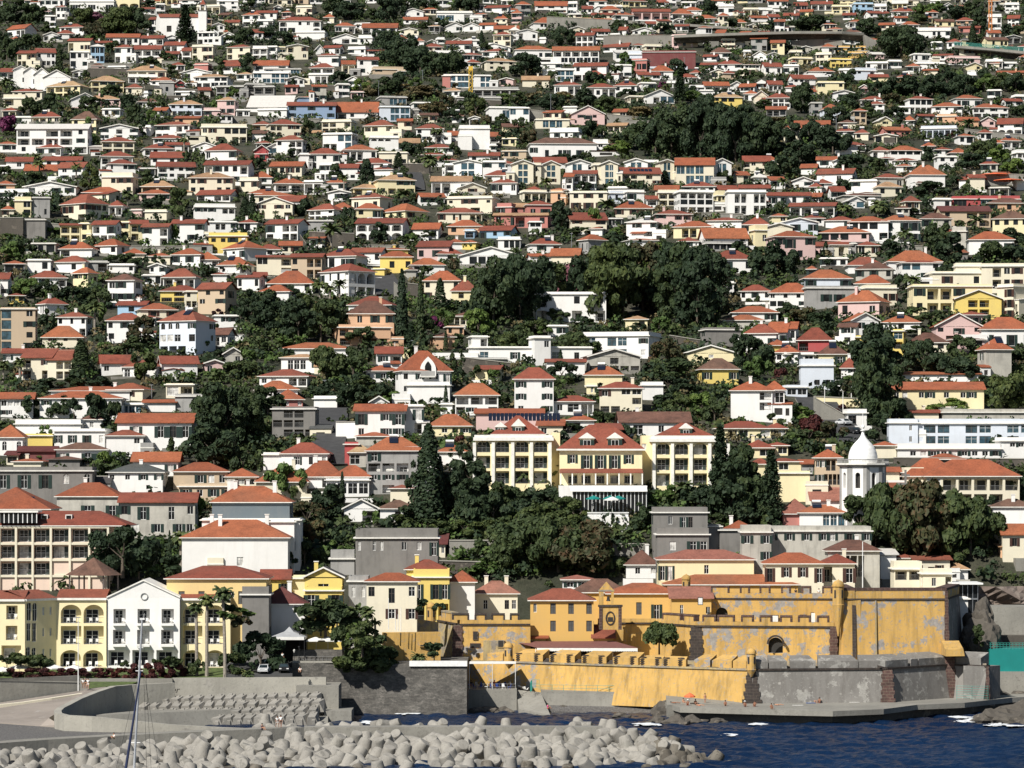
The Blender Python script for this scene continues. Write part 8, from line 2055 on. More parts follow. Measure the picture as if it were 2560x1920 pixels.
for t,x,y,z,po,r,lab,sh,pa,ex in (
('O',535,985,3.3,'stand',0,'tanned bather in dark shorts leaning on the teal railing, left one of a pair',None,'cloth_black','skin_tan'),('O',570,985,3.3,'stand',.2,'tanned bather in green shorts at the teal railing, right one of a pair',None,'plastic_green','skin_tan'),('O',682,985,3.3,'sit',.3,'bather sitting by the railing between the railing pair and a green bin',None,'cloth_blue','skin_tan'),
('O',765,990,3.3,'lie',1.3,'bather lying on a towel on the quay left of the first green bin',None,'cloth_red','skin'),('O',1410,1100,2.4,'lie',1.4,'bather lying furthest left of the group on the slab',None,'cloth_black','skin_tan'),('O',1480,1105,2.2,'sit',.5,'bather in black sitting left of the coral parasol',None,'cloth_black','skin'),('O',1520,1118,2.2,'sit',-.2,'bather with white cap sitting just left of the coral parasol pole',None,'cloth_red','skin_tan'),
('O',1585,1112,2.2,'sit',.3,'tanned bather sitting right of the coral parasol',None,'cloth_navy','skin_tan'),('O',1620,1122,2.2,'lie',1.2,'bather lying furthest right in the coral parasol group',None,'cloth_orange','skin'),('O',1668,1105,2.2,'stand',.5,'slim bather standing alone right of the coral parasol group',None,'cloth_white','skin'),('O',1843,1122,2.2,'sit',0,'tanned bather sitting cross-legged alone left of the dark corner stones',None,'cloth_black','skin_tan'),
('O',2012,1130,2.2,'sit',.1,'bather in a white hat sitting below the dark corner stones',None,'cloth_navy','skin_tan'),('O',2098,1128,2.2,'sit',-.3,'bather in red shorts sitting right of the dark corner stones',None,'cloth_red','skin_tan'),('P',30,1150,2.2,'sit',.2,'bather with white shoes sitting on the edge of the slab',None,'cloth_khaki','skin_tan'),('P',90,1118,2.2,'lie',1.5,'bather lying flat in front of the grey bastion, leftmost',None,'cloth_black','skin'),
('P',160,1095,2.2,'lie',1.2,'bather lying with one leg raised high by the grey bastion',None,'cloth_navy','skin'),('P',275,1092,2.2,'lie',1.5,'tanned bather lying flat between leg-raised bather and a sitting group',None,'cloth_white','skin_tan'),('P',402,1096,2.2,'sit',.3,'bather sitting leftmost in the trio near the green bin',None,'pink_cloth','skin'),('P',445,1098,2.2,'sit',-.3,'tanned bather sitting in the middle of the trio near the green bin',None,'cloth_red','skin_tan'),
('P',490,1094,2.2,'sit',.6,'bather sitting rightmost in the trio near the green bin',None,'cloth_navy','skin_tan'),('P',560,1090,2.2,'sit',.2,'person in dark clothes sitting just left of the green bin','cloth_black','cloth_black','skin'),('P',1168,1075,2.2,'bend',-.9,'person in navy shirt bending over on the quay right of the brick quoin','cloth_navy','cloth_khaki','skin_tan'),('P',1737,1050,2.3,'stand',3.1,'bare-backed person in black shorts standing in the teal gate cage',None,'cloth_black','skin_tan'),
('O',308,1150,1.3,'sit',1.9,'bather in pink stepping down the slipway','pink_cloth','cloth_red','skin'),('P',240,140,18.3,'stand',0,'person in dark top looking over the upper battlement, left one','cloth_black','cloth_navy','skin'),('P',440,140,18.3,'stand',.2,'person in white shirt looking over the upper battlement, right one','cloth_white','cloth_navy','skin'),('N',228,640,8.6,'stand',.3,'person in white shirt standing in front of the grey cafe tent','cloth_white','cloth_black','skin'),('N',380,875,7.9,'sit',0,'person in white shirt sitting on the car park wall','cloth_white','cloth_khaki','skin')):
 pos=pp(t,x,y,z)
 if z>15:pos=UZ(tu(t,x),638,18.25)
 if t=='N':pos=UZ(tu(t,x),604 if x<300 else 589,8.6 if x<300 else 7.8)
 person(pos,po,r,lab,sh,pa,ex,carry='hat' if 'white hat' in lab or 'white cap' in lab else None)
parasol(pp('O',1535,1112,2.2),.95,2.0,'cloth_orange','coral beach parasol amid bathers on the quay slab')
def towel(t,x,y,w,m,lab):o=top('towel',lab,'towel',pp(t,x,y,2.25),.1,'towels on the quay');mb=MB();n=8;[mb.hull([(-w/2+w*k/n,-.35,.0),(-w/2+w*(k+1)/n,-.35,.0),(-w/2+w*(k+1)/n,.35,.0),(-w/2+w*k/n,.35,.0)],[(-w/2+w*k/n,-.35,.03+.015*(k%2)),(-w/2+w*(k+1)/n,-.35,.03+.015*((k+1)%2)),(-w/2+w*(k+1)/n,.35,.03+.015*((k+1)%2)),(-w/2+w*k/n,.35,.03+.015*(k%2))],m)for k in range(n)];obj('cloth',mb,o)
for a in (('P',258,1118,1.8,'canvas','white towel nearest the slab edge in front of the lying bathers'),('P',370,1098,1.6,'cloth_blue','blue towel under the trio near the green bin'),('P',745,1092,1.7,'canvas','left white towel right of the green bin'),('P',815,1088,1.9,'canvas','right white towel right of the green bin')):towel(*a)
def bin_(p,lab):
 o=top('bin',lab,'bin',p,0,'green bins on the quay');mb=MB();mb.hull([(-.32,-.3,.08),(.32,-.3,.08),(.32,.3,.08),(-.32,.3,.08)],[(-.4,-.38,1.15),(.4,-.38,1.15),(.4,.38,1.15),(-.4,.38,1.15)],'plastic_green');obj('body',mb,o);mb=MB();mb.hull([(-.42,-.42,1.16),(.42,-.42,1.16),(.42,.42,1.16),(-.42,.42,1.16)],[(-.38,-.36,1.27),(.38,-.36,1.27),(.38,.40,1.33),(-.38,.40,1.33)],'plastic_green');obj('lid',mb,o)
 for sx in (-.34,.3):mb=MB();mb.tube((sx,.3,.1),(sx+.05,.3,.1),.1,.1,'black',8);obj('wheel',mb,o)
for t,x,y,z,lab in (('O',820,985,3.3,'green wheeled bin on the quay right of the railing bathers'),('O',903,978,3.3,'green wheeled bin left of the pink and blue boards'),('O',1136,980,3.3,'green bin between the boards and the white boat'),('O',1697,1008,3.0,'green bin at the foot of the yellow wall right of the teal rails'),('P',663,1085,2.2,'green bin standing before the grey bastion')):bin_(pp(t,x,y,z),lab)
def boat(p,L_,rz,m,lab,tilt=0.):
 o=top('rowing_boat',lab,'boat',p,rz);o.rotation_euler=(tilt,0,rz);R_=[];n=8
 for k in range(n+1):t=k/n;w=.62*math.sin(math.pi*min(1,.12+t*.88))**.6*(1 if t<.95 else .3);x=-L_/2+L_*t;R_.append((x,w,.28+.25*abs(2*t-1)**2))
 mb=MB()
 for (x0,w0,h0),(x1,w1,h1)in zip(R_,R_[1:]):
  for s in (-1,1):mb.face([(x0,s*w0*.45,0),(x1,s*w1*.45,0),(x1,s*w1,h1),(x0,s*w0,h0)],m)
  mb.face([(x0,-w0*.45,.02),(x1,-w1*.45,.02),(x1,w1*.45,.02),(x0,w0*.45,.02)],m)
 obj('hull',mb,o)
 for x in (-L_*.2,L_*.12):mb=MB();mb.box(x-.12,x+.12,-.45,.45,.22,.26,'bark_pale');obj('thwart',mb,o)
boat(P(tu('O',90),tv('O',975),3.4),4.6,1.9,'white_paint','white open boat with dark stripes drawn up at the top of the slipway',.15);boat(pp('O',1255,960,3.35)+Vector((0,0,.3)),6.2,-.12,'white_paint','long white boat on a teal cradle at the foot of the yellow fort wall')
for t,x,y,w,m,lab in (('O',265,945,6.4,'yellow_paint','yellow flat-topped raft stored on the quay behind teal railings'),('O',1035,968,5.2,'pink_cloth','pink and blue paddle boards lying before the yellow wall')):
 o=top('paddle_boards',lab,'boards',pp(t,x,y,3.35));mb=MB();mb.hull([(-w/2,-.6,.25),(w/2-.4,-.6,.25),(w/2,.6,.25),(-w/2+.3,.6,.25)],[(-w/2+.2,-.55,.5),(w/2-.6,-.55,.5),(w/2-.2,.6,.85),(-w/2+.7,.6,.85)],m);obj('top_board',mb,o);mb=MB();mb.box(-w/2+.4,w/2-.5,-.5,.5,0,.249,'teal');obj('cradle',mb,o)
def rail(pts,h,m,lab,every=1.6,bars=3,nm='railing'):
 o=top(nm,lab,'railing',pts[0]);mb=MB();L_=sum((b-a).length for a,b in zip(pts,pts[1:]))
 for a,b in zip(pts,pts[1:]):
  n=max(1,int((b-a).length/every))
  for k in range(n+1):p=a.lerp(b,k/n);mb.tube(p,p+Vector((0,0,h)),.035,.035,m,5)
  for j in range(bars):z=Vector((0,0,h*(j+1)/bars));mb.tube(a+z,b+z,.03,.03,m,5)
 wobj('rails',mb,o);return o
rail([UZ(1330,610.5,3.3),UZ(1352,610.2,3.3),UZ(1665,607.3,3.25)],1.1,'teal_rail','long teal railing along the bathing quay edge',1.8,2);rail([UZ(1665,608,3.2),UZ(1720,606,3.0),UZ(1775,600,2.4)],1.05,'teal_rail','teal railing sloping down the ramp towards the bathers',1.5,3);rail([UZ(1685,611,3.2),UZ(1750,609,2.9)],1.05,'teal_rail','second teal railing on the inner side of the ramp',1.5,3)
rail([UZ(1326,609,3.2),UZ(1330,613,3.3),UZ(1348,613,3.3)],1.8,'teal_rail','taller teal handrail at the head of the slipway',.8,3);rail([UZ(2392,604,2.2),UZ(2430,603,2.2),UZ(2470,603,2.2),UZ(2472,612,2.2)],2.4,'teal_rail','teal mesh gate cage at the right end of the quay',1.4,6,'gate')
rail([UZ(744,604.2,8.6),UZ(848,604.2,8.6)],1.0,'railing_m','grey railing along the car park wall left of the harbour wall',.7,2)
for k in range(16):
 c=UZ(1172+(k%8)*14.5+(k//8)*6,611.5+(k//8)*4.5,3.6);o=top('cafe_chair','blue plastic chair on the crowded bathing terrace left of the slipway','chair',c,RND.uniform(0,6),'blue chairs on the bathing terrace');m='chair_blue' if k%3 else 'white_paint'
 if m=='white_paint':o['label']='white plastic chair on the crowded bathing terrace left of the slipway';o['group']='white chairs on the bathing terrace'
 mb=MB();mb.box(-.25,.25,-.25,.25,.40,.45,m);obj('seat',mb,o);mb=MB();mb.hull([(-.25,.2,.45),(.25,.2,.45),(.25,.25,.45),(-.25,.25,.45)],[(-.22,.3,.95),(.22,.3,.95),(.22,.34,.95),(-.22,.34,.95)],m);obj('backrest',mb,o)
 for sx in (-.22,.19):
  for sy in (-.22,.19):mb=MB();mb.box(sx,sx+.04,sy,sy+.04,0,.399,m);obj('leg',mb,o)
 if k%4==0:person(c+Vector((0,0,.3)),'sit',RND.uniform(0,6),('person in blue shirt','person in white shirt','person in black shirt','person in red shirt')[k//4]+' seated among the blue chairs of the bathing terrace',('cloth_blue','cloth_white','cloth_black','cloth_red')[k//4],'cloth_navy','skin_tan')
rail([UZ(1170,609.3,3.6),UZ(1288,609.3,3.6)],1.0,'railing_m','thin railing in front of the blue terrace chairs',1.2,2)
sc=top('shade_canopy','white shade canopy frame over the blue terrace chairs','canopy',UZ(1235,614,3.6));mb=MB();a,b=UZ(1172,610,0).x,UZ(1290,610,0).x;mb.box(a,b,610,617,8.0,8.06,'canvas');wobj('cloth',mb,sc)
for x in (a+.1,(a+b)/2,b-.1):mb=MB();mb.tube((x,610.1,3.6),(x,610.1,8.0),.05,.05,'white_paint',6);wobj('post',mb,sc)
def car(p,rz,m,lab,grp='parked cars'):
 o=top('parked_car',lab,'car',p,rz,grp);mb=MB();A=[(-2.1,.35),(-2.12,.75),(-1.3,.92),(-.75,1.42),(.9,1.45),(1.7,1.0),(2.1,.9),(2.15,.35)];w=.86
 for s in (-1,1):mb.face([(x,s*(w if z<1 else .68),z)for x,z in A][::s],m)
 for (x0,z0),(x1,z1)in zip(A,A[1:]+A[:1]):
  w0,w1=(w if z0<1 else .68),(w if z1<1 else .68);mb.face([(x0,-w0,z0),(x1,-w1,z1),(x1,w1,z1),(x0,w0,z0)],m)
 obj('body',mb,o)
 for (q,r)in (((-1.27,.95),(-.78,1.38)),((1.62,1.02),(.93,1.40))):mb=MB();d=-.02 if q[0]<0 else .02;mb.face([(q[0]+d,-.70,q[1]),(q[0]+d,.70,q[1]),(r[0]+d,.60,r[1]+.02),(r[0]+d,-.60,r[1]+.02)],'window_glass');obj('windscreen',mb,o)
 for s in (-1,1):mb=MB();mb.face([(-1.15,s*.81,.98),(1.5,s*.80,1.02),(.85,s*.705,1.38),(-.72,s*.705,1.36)],'window_glass');obj('side_window',mb,o);mb=MB();mb.box(-2.16,-2.1,s*.6-.18,s*.6+.18,.6,.76,'frame_white');obj('headlight',mb,o)
 for x in (-1.35,1.35):
  for s in (-1,1):mb=MB();mb.tube((x,s*.70,.33),(x,s*.89,.33),.33,.33,'black',14);wh=obj('wheel',mb,o);mb=MB();mb.tube((x,s*.885,.33),(x,s*.90,.33),.2,.2,'metal',10);obj('rim',mb,wh)
car(UZ(tu('N',72),594.5,7.35),1.5,'car_silver','silver car parked left of the dark car beside the round tree');car(UZ(tu('N',95),599,8.0),1.4,'car_black','dark car half hidden behind the silver car under the tree');car(UZ(tu('N',243),595.5,7.45),1.62,'car_black','black car parked by the white end of the stone wall')
for x,y,m,lab in ((485,250,'car_black','black car topmost in the line on the curving road'),(530,285,'car_white','white car second in the line on the curving road'),(570,310,'car_black','dark car third in the line on the curving road'),(655,375,'car_silver','silver car on the curving road beside the maroon tree'),(735,450,'car_black','dark car lowest on the curving road near the dome')):
 D=ground(tu('L',x),tv('L',y));q=UZ(tu('L',x),D,float(H((tu('L',x)-1280)/F*D,D))+.5);car(q,2.1,m,lab)
tn=top('cafe_tent','large grey peaked cafe tent behind the parked cars','tent',UZ(tu('N',285),605,8.6));c=tn.location;mb=MB();w=290*ZK*605/F/2;ze,za=zof('N',520,605),zof('N',435,607);R_=[(c.x-w,602,ze),(c.x+w,602,ze),(c.x+w,610,ze),(c.x-w,610,ze)];M_=[(c.x-w*.3,604.6,ze+(za-ze)*.45),(c.x+w*.3,604.6,ze+(za-ze)*.45),(c.x+w*.3,607.4,ze+(za-ze)*.45),(c.x-w*.3,607.4,ze+(za-ze)*.45)]
for k in range(4):j=(k+1)%4;mb.face([R_[k],R_[j],M_[j],M_[k]],'canvas_grey');mb.face([M_[k],M_[j],(c.x,606,za)],'canvas_grey');mb.face([Vector(R_[k])-Vector((0,0,.5)),Vector(R_[j])-Vector((0,0,.5)),R_[j],R_[k]],'canvas')
wobj('canopy',mb,tn)
for x,y,z in R_:mb=MB();mb.tube((x*.98+c.x*.02,y,8.5),(x*.98+c.x*.02,y,z),.06,.06,'metal_dark',6);wobj('pole',mb,tn)
mb=MB();mb.box(c.x-w*.95,c.x+w*.95,609.6,609.8,8.5,ze-.3,'interior');wobj('back_wall',mb,tn)
for x,y,lab in ((520,585,'white cafe parasol at the left of the three by the leafy tree'),(622,585,'white cafe parasol in the middle of the three by the leafy tree'),(760,585,'white cafe parasol at the right of the three by the leafy tree')):q=UZ(tu('N',x),605.8,9.8);parasol(Vector((q.x,q.y,zof('N',525,606)-3.1)),2.3,3.1,'canvas',lab,'cafe parasols',True)
for x,y in ((30,800),(170,775),(460,778),(640,785),(790,795)):parasol(UZ(tu('M',x),595,zof('M',y,595)-1.9),1.9,2.2,'canvas','low white parasol in the hotel garden behind the maroon hedge','hotel garden parasols')
def pole(p,h,m,lab,nm='lamp_post',head=True,r=.09,cat='lamp post',grp=None):
 o=top(nm,lab,cat,p,0,grp);mb=MB();mb.tube((0,0,0),(0,0,h),r,r*.6,m,8);obj('post',mb,o)
 if head:mb=MB();mb.box(-.55,.35,-.08,.08,h-.02,h+.12,'metal');obj('lamp_head',mb,o)
pole(UZ(tu('M',676),576,5.5),11.9,'white_paint','tall white lamp post at the end of the promenade wall');pole(UZ(tu('L',818),620,18),10.8,'white_paint','tall white flagpole rising behind the fort battlements before the church','flagpole',False,.11,'flagpole')
for x,y0,y1 in ((1145,190,460),(1205,290,470),(1228,330,475),(1252,270,480)):pole(UZ(tu('N',x),609,zof('N',y1,609)),(y1-y0)*ZK*609/F,'white_paint','white flagpole in the bare row left of the fort sentry box','flagpole',False,.07,'flagpole','flagpoles by the cream corner house')
for t,x,y0,y1,lab in (('N',378,480,640,'black street lantern right of the grey cafe tent'),('N',745,590,660,'small street lantern right of the cafe parasols'),('N',330,635,745,'white-capped lantern at the car park wall, left one'),('N',372,605,745,'dark lantern at the car park wall, right one')):
 D=603;o=top('street_lantern',lab,'street lamp',UZ(tu(t,x),D,zof(t,y1,D)),0,'street lanterns');h=(y1-y0)*ZK*D/F;mb=MB();mb.tube((0,0,0),(0,0,h-.5),.06,.04,'metal_dark',6);obj('post',mb,o);mb=MB();mb.lathe((0,0,h-.5),[(.08,0),(.18,.35),(.2,.37),(.03,.55)],'canvas' if 'white' in lab else 'metal_dark',8);obj('lantern',mb,o)
rl=random.Random(6)
for t,x,y,h in (('F',1200,1470,170),('F',1357,1400,115),('F',795,1430,100),('E',288,560,150),('A',540,1060,90),('A',800,1240,110),('B',1555,650,110),('B',1645,660,110),('B',1060,840,140),('B',1440,700,90),('C',335,960,140),('C',985,640,140),('C',1490,610,110),('C',450,810,80),('D',590,1150,130),('H',715,1390,220),('H',1910,1610,320),('L',648,310,250),('L',720,190,190),('L',490,220,200),('K',655,350,170),('I',1310,130,120),('J',790,200,200),('J',595,100,130),('G',515,480,120),('D',395,1370,110)):
 D=ground(tu(t,x),tv(t,y));s=F/D;mx=min(MARKS,key=lambda m_:math.hypot(m_[1]-tu(t,x),m_[2]-tv(t,y)));pole(Q(tu(t,x),tv(t,y),D),h*ZK/s,'metal' if h<150 else 'canvas','slender street pole standing near the '+mx[0],'street_pole',h<150,.11,'pole','street poles on the hillside')
for x,y in ((1960,1575),(2080,1625)):parasol(Q(tu('D',x),tv('D',y),ground(tu('D',x),tv('D',y+20))),5,3.2,'cloth_orange','bright orange awning in the yard at the right edge, '+('upper one' if x<2000 else 'lower one'))
ya=top('sailing_yacht','moored sailing yacht whose silver mast and navy furled sail rise before the breakwater','yacht',UZ(336,468,0));DY=468;mb=MB();R_=[(-6.5,.9),(-4,1.7),(0,1.9),(4,1.3),(6.8,.05)];c=ya.location
for (x0,w0),(x1,w1)in zip(R_,R_[1:]):
 for s in (-1,1):mb.face([(c.x+s*w0,c.y+x0,1.15),(c.x+s*w1,c.y+x1,1.25),(c.x+s*w1*.4,c.y+x1,-.3),(c.x+s*w0*.4,c.y+x0,-.3)],'white_paint')
 mb.face([(c.x-w0,c.y+x0,1.15),(c.x+w0,c.y+x0,1.15),(c.x+w1,c.y+x1,1.25),(c.x-w1,c.y+x1,1.25)],'white_paint')
wobj('hull',mb,ya);mt=Q(tu('M',1228),tv('M',375),DY);mbm=Q(334,1944,DY);mb=MB();mb.tube(mbm,mt,.17,.13,'mast',10);wobj('mast',mb,ya);mb=MB();mb.tube(Q(311,1944,DY-3),Q(tu('M',1218),tv('M',820),DY-1),.20,.09,'sail_navy',10);wobj('furled_sail',mb,ya)
mb=MB();mb.tube(mt+Vector((-.25,0,.1)),mt+Vector((-.25,0,.75)),.03,.02,'metal_dark',5);mb.tube(mt+Vector((.2,0,.1)),mt+Vector((.3,0,.8)),.03,.02,'white_paint',5);mb.box(mt.x-.3,mt.x+.35,mt.y-.1,mt.y+.1,mt.z-.05,mt.z+.15,'white_paint');wobj('masthead_gear',mb,ya)
for y,w in ((820,1.1),(1440,1.4),(620,.8)):mb=MB();q=mbm.lerp(mt,(1944-tv('M',y))/(1944-tv('M',375)));mb.tube(q+Vector((-w*.45,0,0)),q+Vector((w*.45,0,0)),.06,.06,'white_paint',6);wobj('spreader',mb,ya)
for (x0,y0),(x1,y1)in (((985,1680),(1195,860)),((1390,1680),(1255,900)),((1310,1680),(1250,620)),((1270,1680),(1232,500))):mb=MB();mb.tube(Q(tu('M',x0),1944,DY),Q(tu('M',x1),tv('M',y1),DY),.022,.022,'metal_dark',5);wobj('shroud',mb,ya)
